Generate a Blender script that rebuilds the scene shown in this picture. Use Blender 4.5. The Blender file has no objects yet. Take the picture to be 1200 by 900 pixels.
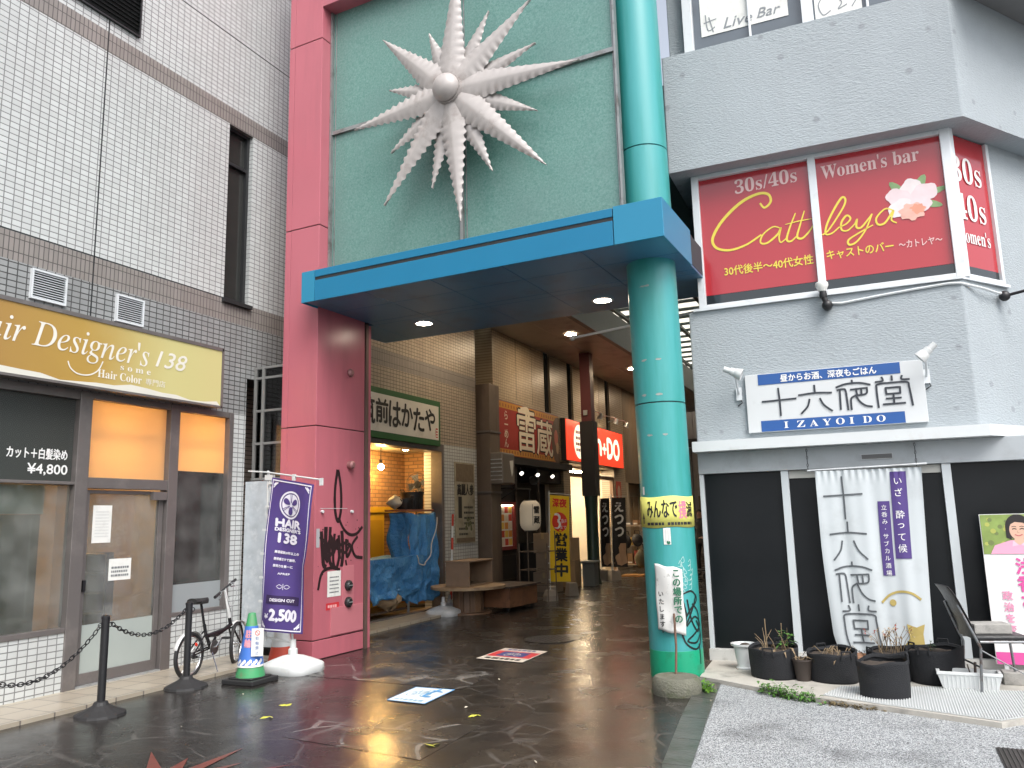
import bpy, bmesh, math, random
from mathutils import Vector, Matrix, noise as mnoise

rnd = random.Random(7)
SC = bpy.context.scene
COL = SC.collection
R = math.radians
V = Vector

# ------------------------------------------------------------------ camera
YAW, PIT, ROL = R(24.6846), R(9.6639), R(-1.4719)
fw = V((-math.sin(YAW) * math.cos(PIT), math.cos(YAW) * math.cos(PIT), math.sin(PIT)))
rt = V((math.cos(YAW), math.sin(YAW), 0))
up = rt.cross(fw)
r2 = math.cos(ROL) * rt + math.sin(ROL) * up
u2 = -math.sin(ROL) * rt + math.cos(ROL) * up
cam = bpy.data.cameras.new('camera')
cam.sensor_width = 36.0
cam.lens = 931.68 / 1200 * 36
cam.clip_start = 0.05
cam.clip_end = 3000
camo = bpy.data.objects.new('camera', cam)
COL.objects.link(camo)
m = Matrix((r2, u2, -fw)).transposed().to_4x4()
m.translation = V((0, 0, 1.55))
camo.matrix_world = m
SC.camera = camo

# ------------------------------------------------------------------ sky, sun, exposure
W = bpy.data.worlds.new('World')
SC.world = W
W.use_nodes = True
nt = W.node_tree
nt.nodes.clear()
wo = nt.nodes.new('ShaderNodeOutputWorld')
bg = nt.nodes.new('ShaderNodeBackground')
sky = nt.nodes.new('ShaderNodeTexSky')
sky.sky_type = 'NISHITA'
sky.sun_disc = False
SUN_EL, SUN_AZ = 52.0, 132.0          # azimuth clockwise from +Y
sky.sun_elevation = R(SUN_EL)
sky.sun_rotation = R(SUN_AZ)
sky.dust_density = 4.0
sky.air_density = 1.0
hs = nt.nodes.new('ShaderNodeHueSaturation')   # rain cloud: nearly grey light
hs.inputs['Saturation'].default_value = 0.42
nt.links.new(sky.outputs[0], hs.inputs['Color'])
nt.links.new(hs.outputs[0], bg.inputs[0])
bg.inputs[1].default_value = 0.15
nt.links.new(bg.outputs[0], wo.inputs[0])
sl = bpy.data.lights.new('sun', 'SUN')
sl.energy = 1.0
sl.angle = R(35)
sl.color = (1.0, 0.99, 0.965)
so = bpy.data.objects.new('sun', sl)
COL.objects.link(so)
sdir = V((math.sin(R(SUN_AZ)) * math.cos(R(SUN_EL)), math.cos(R(SUN_AZ)) * math.cos(R(SUN_EL)), math.sin(R(SUN_EL))))
so.rotation_euler = sdir.to_track_quat('Z', 'Y').to_euler()
SC.view_settings.view_transform = 'Standard'
SC.view_settings.look = 'None'
SC.view_settings.gamma = 1
SC.view_settings.use_curve_mapping = False
SC.view_settings.exposure = 1.03
SC.render.engine = 'CYCLES'
SC.cycles.use_denoising = True
SC.cycles.max_bounces = 8
SC.cycles.diffuse_bounces = 4
SC.cycles.glossy_bounces = 3
SC.cycles.transparent_max_bounces = 8
SC.cycles.sample_clamp_indirect = 6.0
SC.cycles.caustics_reflective = False
SC.cycles.caustics_refractive = False

# ------------------------------------------------------------------ materials
MATS = {}


def newmat(name):
    mt = bpy.data.materials.new(name)
    mt.use_nodes = True
    t = mt.node_tree
    t.nodes.clear()
    out = t.nodes.new('ShaderNodeOutputMaterial')
    return mt, t, out


def N(t, kind, **kw):
    n = t.nodes.new(kind)
    for k, v in kw.items():
        if k in n.inputs:
            n.inputs[k].default_value = v
        else:
            setattr(n, k, v)
    return n


def c4(c):
    return (c[0], c[1], c[2], 1)


def mul(c, k):
    return (min(1, c[0] * k), min(1, c[1] * k), min(1, c[2] * k))


def M(name, col, rough=.6, metal=0., var=.12, scale=4., bump=0., bscale=60., emit=None, es=0., spec=.5, dirt=None, dscale=2., dlo=.5, dhi=.7, streak=False, rvar=0.):
    """plain surface: colour varied by noise, optional stains, optional bump"""
    if name in MATS:
        return MATS[name]
    mt, t, out = newmat(name)
    b = N(t, 'ShaderNodeBsdfPrincipled')
    t.links.new(b.outputs[0], out.inputs[0])
    b.inputs['Roughness'].default_value = rough
    b.inputs['Metallic'].default_value = metal
    b.inputs['Specular IOR Level'].default_value = spec
    g = N(t, 'ShaderNodeNewGeometry')
    pos = g.outputs['Position']
    nz = N(t, 'ShaderNodeTexNoise', Scale=scale, Detail=5.)
    t.links.new(pos, nz.inputs['Vector'])
    mx = N(t, 'ShaderNodeMixRGB')
    mx.inputs[1].default_value = c4(mul(col, 1 - var))
    mx.inputs[2].default_value = c4(mul(col, 1 + var))
    t.links.new(nz.outputs['Fac'], mx.inputs[0])
    cur = mx.outputs[0]
    if dirt is not None:
        mp = N(t, 'ShaderNodeMapping')
        if streak:
            mp.inputs['Scale'].default_value = (1, 1, .12)
        t.links.new(pos, mp.inputs['Vector'])
        n2 = N(t, 'ShaderNodeTexNoise', Scale=dscale, Detail=6., Roughness=.65)
        t.links.new(mp.outputs[0], n2.inputs['Vector'])
        rp = N(t, 'ShaderNodeValToRGB')
        rp.color_ramp.elements[0].position = dlo
        rp.color_ramp.elements[1].position = dhi
        t.links.new(n2.outputs['Fac'], rp.inputs[0])
        m2 = N(t, 'ShaderNodeMixRGB')
        t.links.new(rp.outputs[0], m2.inputs[0])
        t.links.new(cur, m2.inputs[1])
        m2.inputs[2].default_value = c4(dirt)
        cur = m2.outputs[0]
    t.links.new(cur, b.inputs['Base Color'])
    if rvar:
        mr = N(t, 'ShaderNodeMapRange')
        mr.inputs['To Min'].default_value = max(0.02, rough - rvar)
        mr.inputs['To Max'].default_value = min(1, rough + rvar)
        t.links.new(nz.outputs['Fac'], mr.inputs[0])
        t.links.new(mr.outputs[0], b.inputs['Roughness'])
    if bump:
        n3 = N(t, 'ShaderNodeTexNoise', Scale=bscale, Detail=4.)
        t.links.new(pos, n3.inputs['Vector'])
        bp = N(t, 'ShaderNodeBump', Strength=bump, Distance=.02)
        t.links.new(n3.outputs['Fac'], bp.inputs['Height'])
        t.links.new(bp.outputs[0], b.inputs['Normal'])
    if emit is not None:
        b.inputs['Emission Color'].default_value = c4(emit)
        b.inputs['Emission Strength'].default_value = es
    MATS[name] = mt
    return mt


def tile(name, axes, c1, c2, cm, w=.095, h=.06, mortar=.006, rough=.35, offset=0., dirt=(.25, .25, .24), damt=.35, emit=0.):
    """small wall tiles or bricks laid in the plane of two world axes"""
    mt, t, out = newmat(name)
    b = N(t, 'ShaderNodeBsdfPrincipled', Roughness=rough)
    t.links.new(b.outputs[0], out.inputs[0])
    g = N(t, 'ShaderNodeNewGeometry')
    sp = N(t, 'ShaderNodeSeparateXYZ')
    t.links.new(g.outputs['Position'], sp.inputs[0])
    cb = N(t, 'ShaderNodeCombineXYZ')
    t.links.new(sp.outputs['XYZ'.index(axes[0])], cb.inputs[0])
    t.links.new(sp.outputs['XYZ'.index(axes[1])], cb.inputs[1])
    br = N(t, 'ShaderNodeTexBrick', offset=offset, squash=1.)
    br.inputs['Scale'].default_value = 1.
    br.inputs['Mortar Size'].default_value = mortar
    br.inputs['Mortar Smooth'].default_value = .1
    br.inputs['Brick Width'].default_value = w
    br.inputs['Row Height'].default_value = h
    br.inputs['Color1'].default_value = c4(c1)
    br.inputs['Color2'].default_value = c4(c2)
    br.inputs['Mortar'].default_value = c4(cm)
    t.links.new(cb.outputs[0], br.inputs['Vector'])
    mp = N(t, 'ShaderNodeMapping')
    mp.inputs['Scale'].default_value = (1, 1, .25)
    t.links.new(g.outputs['Position'], mp.inputs['Vector'])
    nz = N(t, 'ShaderNodeTexNoise', Scale=1.1, Detail=6., Roughness=.65)
    t.links.new(mp.outputs[0], nz.inputs['Vector'])
    rp = N(t, 'ShaderNodeValToRGB')
    rp.color_ramp.elements[0].position = .48
    rp.color_ramp.elements[1].position = .8
    rp.color_ramp.elements[1].color = (damt, damt, damt, 1)
    t.links.new(nz.outputs['Fac'], rp.inputs[0])
    mx = N(t, 'ShaderNodeMixRGB')
    t.links.new(rp.outputs[0], mx.inputs[0])
    t.links.new(br.outputs['Color'], mx.inputs[1])
    mx.inputs[2].default_value = c4(dirt)
    t.links.new(mx.outputs[0], b.inputs['Base Color'])
    bp = N(t, 'ShaderNodeBump', Strength=.35, Distance=.01, invert=True)
    t.links.new(br.outputs['Fac'], bp.inputs['Height'])
    t.links.new(bp.outputs[0], b.inputs['Normal'])
    MATS[name] = mt
    return mt


def glass(name, tint=(.8, .85, .83), refl=1.0, rough=.02, haze=0.):
    mt, t, out = newmat(name)
    tr = N(t, 'ShaderNodeBsdfTransparent')
    tr.inputs[0].default_value = c4(tint)
    gl = N(t, 'ShaderNodeBsdfGlossy', Roughness=rough)
    gl.inputs[0].default_value = (refl, refl, refl, 1)
    fr = N(t, 'ShaderNodeFresnel', IOR=1.5)
    mx = N(t, 'ShaderNodeMixShader')
    t.links.new(fr.outputs[0], mx.inputs[0])
    body = tr.outputs[0]
    if haze:                       # a film of condensation and dirt on the pane
        df = N(t, 'ShaderNodeBsdfDiffuse')
        df.inputs[0].default_value = (.5, .52, .5, 1)
        g = N(t, 'ShaderNodeNewGeometry')
        nz_ = N(t, 'ShaderNodeTexNoise', Scale=3.2, Detail=4.)
        t.links.new(g.outputs['Position'], nz_.inputs['Vector'])
        mr = N(t, 'ShaderNodeMapRange')
        mr.inputs['From Min'].default_value = .3
        mr.inputs['From Max'].default_value = .7
        mr.inputs['To Min'].default_value = haze * .4
        mr.inputs['To Max'].default_value = haze * 1.6
        t.links.new(nz_.outputs['Fac'], mr.inputs[0])
        m1 = N(t, 'ShaderNodeMixShader')
        t.links.new(mr.outputs[0], m1.inputs[0])
        t.links.new(tr.outputs[0], m1.inputs[1])
        t.links.new(df.outputs[0], m1.inputs[2])
        body = m1.outputs[0]
    t.links.new(body, mx.inputs[1])
    t.links.new(gl.outputs[0], mx.inputs[2])
    t.links.new(mx.outputs[0], out.inputs[0])
    MATS[name] = mt
    return mt


def frosted(name, col, gloss=.08, rough=.3, dense=.5):
    """a diffusing pane: half lets light through, half is seen as its own surface"""
    mt, t, out = newmat(name)
    tl = N(t, 'ShaderNodeBsdfTranslucent')
    tl.inputs[0].default_value = c4(col)
    df = N(t, 'ShaderNodeBsdfDiffuse')
    df.inputs[0].default_value = c4(col)
    m1 = N(t, 'ShaderNodeMixShader')
    m1.inputs[0].default_value = dense
    t.links.new(tl.outputs[0], m1.inputs[1])
    t.links.new(df.outputs[0], m1.inputs[2])
    gl = N(t, 'ShaderNodeBsdfGlossy', Roughness=rough)
    fr = N(t, 'ShaderNodeFresnel', IOR=1.45)
    mx = N(t, 'ShaderNodeMixShader')
    t.links.new(fr.outputs[0], mx.inputs[0])
    t.links.new(m1.outputs[0], mx.inputs[1])
    t.links.new(gl.outputs[0], mx.inputs[2])
    t.links.new(mx.outputs[0], out.inputs[0])
    MATS[name] = mt
    return mt


def lamp(name, col, s):
    if name in MATS:
        return MATS[name]
    mt, t, out = newmat(name)
    e = N(t, 'ShaderNodeEmission', Strength=s)
    e.inputs[0].default_value = c4(col)
    t.links.new(e.outputs[0], out.inputs[0])
    MATS[name] = mt
    return mt


# ------------------------------------------------------------------ mesh builder
class MB:
    def __init__(s):
        s.v = []
        s.f = []
        s.mi = []
        s.sm = []

    def add(s, vs, fs, mi=0, smooth=False):
        o = len(s.v)
        s.v += [V(p) for p in vs]
        for f in fs:
            s.f.append([i + o for i in f])
            s.mi.append(mi)
            s.sm.append(smooth)
        return s

    def box(s, x0, x1, y0, y1, z0, z1, mi=0):
        x0, x1 = min(x0, x1), max(x0, x1)
        y0, y1 = min(y0, y1), max(y0, y1)
        z0, z1 = min(z0, z1), max(z0, z1)
        vs = [(x, y, z) for z in (z0, z1) for x, y in ((x0, y0), (x1, y0), (x1, y1), (x0, y1))]
        return s.add(vs, [(3, 2, 1, 0), (4, 5, 6, 7), (0, 1, 5, 4), (1, 2, 6, 5), (2, 3, 7, 6), (3, 0, 4, 7)], mi)

    def quad(s, a, b, c, d, mi=0):
        return s.add([a, b, c, d], [(0, 1, 2, 3)], mi)

    def prism(s, poly, ext, mi=0, smooth=False):
        """poly: list of 3D points, ext: vector; both caps"""
        ext = V(ext)
        n = len(poly)
        vs = [V(p) for p in poly] + [V(p) + ext for p in poly]
        fs = [tuple(range(n - 1, -1, -1)), tuple(range(n, 2 * n))]
        s.add(vs, fs, mi)
        s.add(vs, [(i, (i + 1) % n, n + (i + 1) % n, n + i) for i in range(n)], mi, smooth)
        return s

    def obox(s, c, ax, ay, az, mi=0):
        """box with centre c and three half-axis vectors"""
        c, ax, ay, az = V(c), V(ax), V(ay), V(az)
        vs = [c + sx * ax + sy * ay + sz * az for sz in (-1, 1) for sx, sy in ((-1, -1), (1, -1), (1, 1), (-1, 1))]
        return s.add(vs, [(3, 2, 1, 0), (4, 5, 6, 7), (0, 1, 5, 4), (1, 2, 6, 5), (2, 3, 7, 6), (3, 0, 4, 7)], mi)

    def tube(s, path, r, n=8, mi=0, closed=False, cap=True):
        path = [V(p) for p in path]
        k = len(path)
        rs = r if isinstance(r, (list, tuple)) else [r] * k
        vs = []
        prev = None
        for i, p in enumerate(path):
            if closed:
                d = path[(i + 1) % k] - path[i - 1]
            else:
                d = path[min(i + 1, k - 1)] - path[max(i - 1, 0)]
            d.normalize()
            if prev is None:
                a = V((0, 0, 1)) if abs(d.z) < .9 else V((1, 0, 0))
                x = d.cross(a).normalized()
            else:
                x = (prev - d * prev.dot(d)).normalized()
            prev = x
            y = d.cross(x)
            for j in range(n):
                t = 2 * math.pi * j / n
                vs.append(p + (x * math.cos(t) + y * math.sin(t)) * rs[i])
        fs = []
        for i in range(k if closed else k - 1):
            a, b = i * n, ((i + 1) % k) * n
            for j in range(n):
                fs.append((a + j, a + (j + 1) % n, b + (j + 1) % n, b + j))
        s.add(vs, fs, mi, True)
        if cap and not closed:
            s.add(vs[:n], [tuple(range(n - 1, -1, -1))], mi)
            s.add(vs[-n:], [tuple(range(n))], mi)
        return s

    def lathe(s, prof, c=(0, 0, 0), n=24, mi=0, axis=(0, 0, 1), smooth=True, sx=1., sy=1.):
        """profile of (radius, height) turned round an axis through c"""
        c = V(c)
        az = V(axis).normalized()
        a = V((0, 1, 0)) if abs(az.y) < .9 else V((1, 0, 0))
        ax = a.cross(az).normalized()
        ay = az.cross(ax)
        vs = []
        for r, h in prof:
            for j in range(n):
                t = 2 * math.pi * j / n
                vs.append(c + az * h + ax * (r * sx * math.cos(t)) + ay * (r * sy * math.sin(t)))
        fs = []
        for i in range(len(prof) - 1):
            for j in range(n):
                fs.append((i * n + j, i * n + (j + 1) % n, (i + 1) * n + (j + 1) % n, (i + 1) * n + j))
        s.add(vs, fs, mi, smooth)
        ringed = prof[0] == prof[-1]
        if prof[0][0] > 1e-4 and not ringed:
            s.add(vs[:n], [tuple(range(n - 1, -1, -1))], mi)
        if prof[-1][0] > 1e-4 and not ringed:
            s.add(vs[-n:], [tuple(range(n))], mi)
        return s

    def ball(s, c, r, n=12, k=8, mi=0, sz=1.):
        return s.lathe([(max(1e-5, r * math.sin(math.pi * i / k)), -r * sz * math.cos(math.pi * i / k)) for i in range(k + 1)], c, n, mi)

    def grid(s, fn, nu, nv, mi=0, smooth=True, thick=0.):
        vs = [V(fn(i / nu, j / nv)) for j in range(nv + 1) for i in range(nu + 1)]
        w = nu + 1
        fs = [(j * w + i, j * w + i + 1, (j + 1) * w + i + 1, (j + 1) * w + i) for j in range(nv) for i in range(nu)]
        s.add(vs, fs, mi, smooth)
        return s

    def build(s, name, mats, root=None, local=False, bevel=0., solid=0., angle=40):
        me = bpy.data.meshes.new(name)
        off = V((0, 0, 0))
        if root is not None and not local:
            off = V((0, 0, 0))
            q = root
            while q is not None:
                off = off + q.location
                q = q.parent
        me.from_pydata([p - off for p in s.v], [], s.f)
        if not isinstance(mats, (list, tuple)):
            mats = [mats]
        for mt in mats:
            me.materials.append(mt)
        for i, p in enumerate(me.polygons):
            p.material_index = s.mi[i]
            p.use_smooth = s.sm[i]
        if any(s.sm):
            me.update()
            try:
                me.set_sharp_from_angle(angle=R(angle))
            except Exception:
                pass
        o = bpy.data.objects.new(name, me)
        COL.objects.link(o)
        if root is not None:
            o.parent = root
        if solid:
            md = o.modifiers.new('solid', 'SOLIDIFY')
            md.thickness = solid
            md.offset = 0
        if bevel:
            md = o.modifiers.new('bevel', 'BEVEL')
            md.width = bevel
            md.segments = 2
            md.limit_method = 'ANGLE'
        return o


def tag(o, label, cat, group=None):
    o['label'] = label
    o['category'] = cat
    if group:
        o['group'] = group
    return o


def struct(o, kind='structure'):
    o['kind'] = kind
    return o


def thing(name, label, cat, loc=(0, 0, 0), rz=0., group=None):
    o = bpy.data.objects.new(name, None)
    o.empty_display_size = .1
    COL.objects.link(o)
    o.location = loc
    o.rotation_euler = (0, 0, rz)
    return tag(o, label, cat, group)


def solo(mb, name, mats, label, cat, group=None, **kw):
    """a thing that is one mesh; its origin is put at its base"""
    xs = [p.x for p in mb.v]
    ys = [p.y for p in mb.v]
    zs = [p.z for p in mb.v]
    c = V(((min(xs) + max(xs)) / 2, (min(ys) + max(ys)) / 2, min(zs)))
    mb.v = [p - c for p in mb.v]
    o = mb.build(name, mats, None, **kw)
    o.location = c
    return tag(o, label, cat, group)


def dup(o, parent=None):
    c = o.copy()
    COL.objects.link(c)
    if parent is not None:
        c.parent = parent
    for ch in list(o.children):
        dup(ch, c)
    return c


# ------------------------------------------------------------------ writing
_geo = {}


def text_geo(sx, shear=0.):
    key = (sx, shear)
    if key in _geo:
        return _geo[key]
    c = bpy.data.curves.new('t', 'FONT')
    c.body = sx
    c.resolution_u = 3
    c.shear = shear
    o = bpy.data.objects.new('t', c)
    COL.objects.link(o)
    dg = bpy.context.evaluated_depsgraph_get()
    me = bpy.data.meshes.new_from_object(o.evaluated_get(dg))
    vs = [(v.co.x, v.co.y) for v in me.vertices]
    fs = [tuple(p.vertices) for p in me.polygons]
    bpy.data.objects.remove(o)
    bpy.data.curves.remove(c)
    bpy.data.meshes.remove(me)
    _geo[key] = (vs, fs)
    return _geo[key]


def plane(O, u, v=(0, 0, 1)):
    O, u, v = V(O), V(u).normalized(), V(v).normalized()
    n = u.cross(v)
    return lambda a, b, h=0.: O + u * a + v * b + n * h


_lay = [0]


def text(mb, fm, sx, a0, b0, a1, b1, bold=0., mi=0, shear=0., h=.004, keep=False, rise=0., by=1.):
    """write sx so that its outline fills the rectangle a0,b0 - a1,b1 of the frame fm; rise lifts the far end"""
    vs, fs = text_geo(sx, shear)
    if not vs:
        return
    x0 = min(p[0] for p in vs)
    x1 = max(p[0] for p in vs)
    y0 = min(p[1] for p in vs)
    y1 = max(p[1] for p in vs)
    kx = (a1 - a0) / max(x1 - x0, 1e-5)
    ky = (b1 - b0) / max(y1 - y0, 1e-5)
    ox, oy = 0., 0.
    if keep:
        k = min(kx, ky)
        ox = ((a1 - a0) - k * (x1 - x0)) / 2
        oy = ((b1 - b0) - k * (y1 - y0)) / 2
        kx = ky = k
    st = [(0, 0)] if not bold else [(-bold, 0), (bold, 0), (0, bold * by), (0, -bold * by)]
    for q, (dx, dy) in enumerate(st):
        hh = h + q * .0004
        mb.add([fm(a0 + ox + kx * (x - x0) + dx, b0 + oy + ky * (y - y0) + dy + rise * (x - x0) / max(x1 - x0, 1e-5), hh) for x, y in vs], fs, mi)


def vtext(mb, fm, sx, a0, b_top, cell, pitch, bold=0., mi=0, h=.004, wide=1.):
    """vertical writing, one em-sized cell under the other"""
    for i, ch in enumerate(sx):
        if ch in ' ':
            continue
        vs, fs = text_geo(ch)
        x0 = min(p[0] for p in vs)
        x1 = max(p[0] for p in vs)
        y0 = min(p[1] for p in vs)
        y1 = max(p[1] for p in vs)
        cx = a0 + cell / 2
        cy = b_top - pitch * (i + .5)
        st = [(0, 0)] if not bold else [(-bold, 0), (bold, 0), (0, bold), (0, -bold)]
        for q, (dx, dy) in enumerate(st):
            mb.add([fm(cx + cell * wide * (x - (x0 + x1) / 2) + dx, cy + cell * (y - (y0 + y1) / 2) + dy, h + q * .0004) for x, y in vs], fs, mi)


def mathtext(sx, style):
    if style == 's':
        return ''.join({'C': '\U0001D49E', 'a': '\U0001D4B6', 't': '\U0001D4C9', 'l': '\U0001D4C1', 'e': '\u212F', 'y': '\U0001D4CE'}.get(ch, ch) for ch in sx)
    U, L, D = {'b': (0x1D400, 0x1D41A, 0x1D7CE), 'i': (0x1D434, 0x1D44E, None), 'bs': (0x1D4D0, 0x1D4EA, None), 'bi': (0x1D468, 0x1D482, None)}[style]
    o = ''
    for ch in sx:
        if 'A' <= ch <= 'Z':
            o += chr(U + ord(ch) - 65)
        elif 'a' <= ch <= 'z':
            o += chr(L + ord(ch) - 97) if not (style == 'i' and ch == 'h') else '\u210e'
        elif ch.isdigit() and D:
            o += chr(D + int(ch))
        else:
            o += ch
    return o


def spline(pts, k=6):
    if len(pts) < 3:
        return pts
    P = [pts[0]] + list(pts) + [pts[-1]]
    out = []
    for i in range(1, len(P) - 2):
        p0, p1, p2, p3 = P[i - 1], P[i], P[i + 1], P[i + 2]
        for j in range(k):
            t = j / k
            out.append(tuple(.5 * ((2 * p1[d]) + (-p0[d] + p2[d]) * t + (2 * p0[d] - 5 * p1[d] + 4 * p2[d] - p3[d]) * t * t + (-p0[d] + 3 * p1[d] - 3 * p2[d] + p3[d]) * t ** 3) for d in range(2)))
    out.append(pts[-1])
    return out


def stroke(mb, fm, pts, w, mi=0, h=.004, smooth=True, taper=0.):
    """a brush stroke of width w along 2D points"""
    _lay[0] = (_lay[0] + 1) % 12
    hh = h + _lay[0] * .00025
    p = spline(pts) if smooth else list(pts)
    n = len(p)
    L, Rr = [], []
    for i in range(n):
        a = p[max(i - 1, 0)]
        b = p[min(i + 1, n - 1)]
        dx, dy = b[0] - a[0], b[1] - a[1]
        l = math.hypot(dx, dy) or 1
        ww = w * (1 - taper * abs(2 * i / (n - 1) - 1)) / 2 if n > 1 else w / 2
        ex, ey = -dy / l * ww, dx / l * ww
        e = 0
        if i == 0:
            e = -.3 * w
        if i == n - 1:
            e = .3 * w
        cx, cy = p[i][0] + dx / l * e, p[i][1] + dy / l * e
        L.append((cx + ex, cy + ey))
        Rr.append((cx - ex, cy - ey))
    vs = [fm(a, b, hh) for a, b in L] + [fm(a, b, hh) for a, b in Rr]
    mb.add(vs, [(n + i, n + i + 1, i + 1, i) for i in range(n - 1)], mi)


def patch(mb, fm, a0, b0, a1, b1, mi=0, h=.002, na=1, nb=1):
    vs = [fm(a0 + (a1 - a0) * i / na, b0 + (b1 - b0) * j / nb, h) for j in range(nb + 1) for i in range(na + 1)]
    w = na + 1
    mb.add(vs, [(j * w + i, j * w + i + 1, (j + 1) * w + i + 1, (j + 1) * w + i) for j in range(nb) for i in range(na)], mi)


def disc(mb, fm, ca, cb, ra, rb=None, n=28, mi=0, h=.003, r0=0.):
    rb = ra if rb is None else rb
    if r0:
        vs = [fm(ca + ra * k * math.cos(2 * math.pi * i / n), cb + rb * k * math.sin(2 * math.pi * i / n), h) for k in (1, r0) for i in range(n)]
        mb.add(vs, [(i, (i + 1) % n, n + (i + 1) % n, n + i) for i in range(n)], mi)
    else:
        mb.add([fm(ca + ra * math.cos(2 * math.pi * i / n), cb + rb * math.sin(2 * math.pi * i / n), h) for i in range(n)], [tuple(range(n))], mi)


def poly2(mb, fm, pts, mi=0, h=.003):
    mb.add([fm(a, b, h) for a, b in pts], [tuple(range(len(pts)))], mi)


def lines(mb, fm, a0, b0, a1, b1, k, mi=0, h=.004, fill=.55, horizontal=True):
    """rows of print too small to read in the photograph: short dashes"""
    for i in range(k):
        if horizontal:
            y = b1 - (b1 - b0) * (i + .5) / k
            t = (b1 - b0) / k * fill / 2
            x = a0
            while x < a1 - t:
                w = min(a1 - x, t * rnd.uniform(1.2, 3.))
                patch(mb, fm, x, y - t, x + w, y + t, mi, h)
                x += w + t * .6
        else:
            x = a0 + (a1 - a0) * (i + .5) / k
            t = (a1 - a0) / k * fill / 2
            y = b1
            while y > b0 + t:
                w = min(y - b0, t * rnd.uniform(1.2, 3.))
                patch(mb, fm, x - t, y - w, x + t, y, mi, h)
                y -= w + t * .6

# ------------------------------------------------------------------ shared materials
white_paint = M('white_paint', (.6, .63, .64), .4, var=.05, dirt=(.5, .5, .48), dscale=3, dlo=.55, dhi=.8)
white_plastic = M('white_plastic', (.58, .6, .6), .4, var=.04, dirt=(.45, .43, .4), dscale=6, dlo=.55, dhi=.85)
silver = M('silver_metal', (.62, .64, .65), .35, .8, var=.06)
alu = M('aluminium', (.5, .52, .53), .4, .6, var=.08, dirt=(.25, .25, .25), dscale=3)
white_alu = M('white_aluminium', (.66, .69, .71), .35, .1, var=.05, dirt=(.4, .42, .42), dscale=4, dlo=.55, dhi=.85)
bronze = M('bronze_aluminium', (.165, .15, .145), .38, .35, var=.12, dirt=(.22, .2, .19), dscale=3)
dark_metal = M('dark_metal', (.03, .032, .034), .4, .3, var=.2)
black_paint = M('black_paint', (.012, .012, .014), .38, var=.2, dirt=(.06, .06, .06), dscale=9, dlo=.6, dhi=.85)
black_rubber = M('black_rubber', (.02, .02, .021), .6, var=.25, bump=.1)
rust = M('rusty_metal', (.11, .06, .04), .7, .2, var=.35, scale=25)
black_ink = M('black_ink', (.012, .012, .013), .55, var=.05)
white_ink = M('white_ink', (.78, .78, .77), .55, var=.03)
red_ink = M('red_ink', (.55, .03, .04), .5, var=.08)
blue_ink = M('blue_ink', (.02, .1, .36), .45, var=.08)
green_ink = M('green_ink', (.02, .13, .07), .5, var=.1)
yellow_ink = M('yellow_ink', (.75, .55, .05), .5, var=.05)
grey_ink = M('grey_ink', (.16, .17, .18), .6, var=.08)
paper = M('paper', (.72, .73, .7), .7, var=.04, dirt=(.6, .6, .57), dscale=8)
concrete = M('concrete', (.33, .32, .3), .85, var=.2, scale=14, bump=.3, bscale=90, dirt=(.15, .15, .14), dscale=5)
wood_brown = M('wood_brown', (.2, .115, .065), .55, var=.3, scale=9, dirt=(.08, .05, .035), dscale=5, streak=True)
wood_dark = M('wood_dark', (.06, .043, .035), .5, var=.3, scale=12, dirt=(.12, .09, .07), dscale=8)
cardboard = M('cardboard', (.36, .25, .15), .8, var=.15)
clear_glass = glass('clear_glass', (.8, .83, .79), .5, haze=.17)
smoke_glass = glass('smoked_glass', (.3, .31, .3))
lamp_warm = lamp('lamp_warm', (1., .76, .48), 48)
lamp_neutral = lamp('lamp_neutral', (1., .86, .68), 27)
lamp_dim = lamp('lamp_dim_warm', (1., .66, .36), 9)

# ------------------------------------------------------------------ ground
mt, t, out = newmat('wet_stone')


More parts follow.
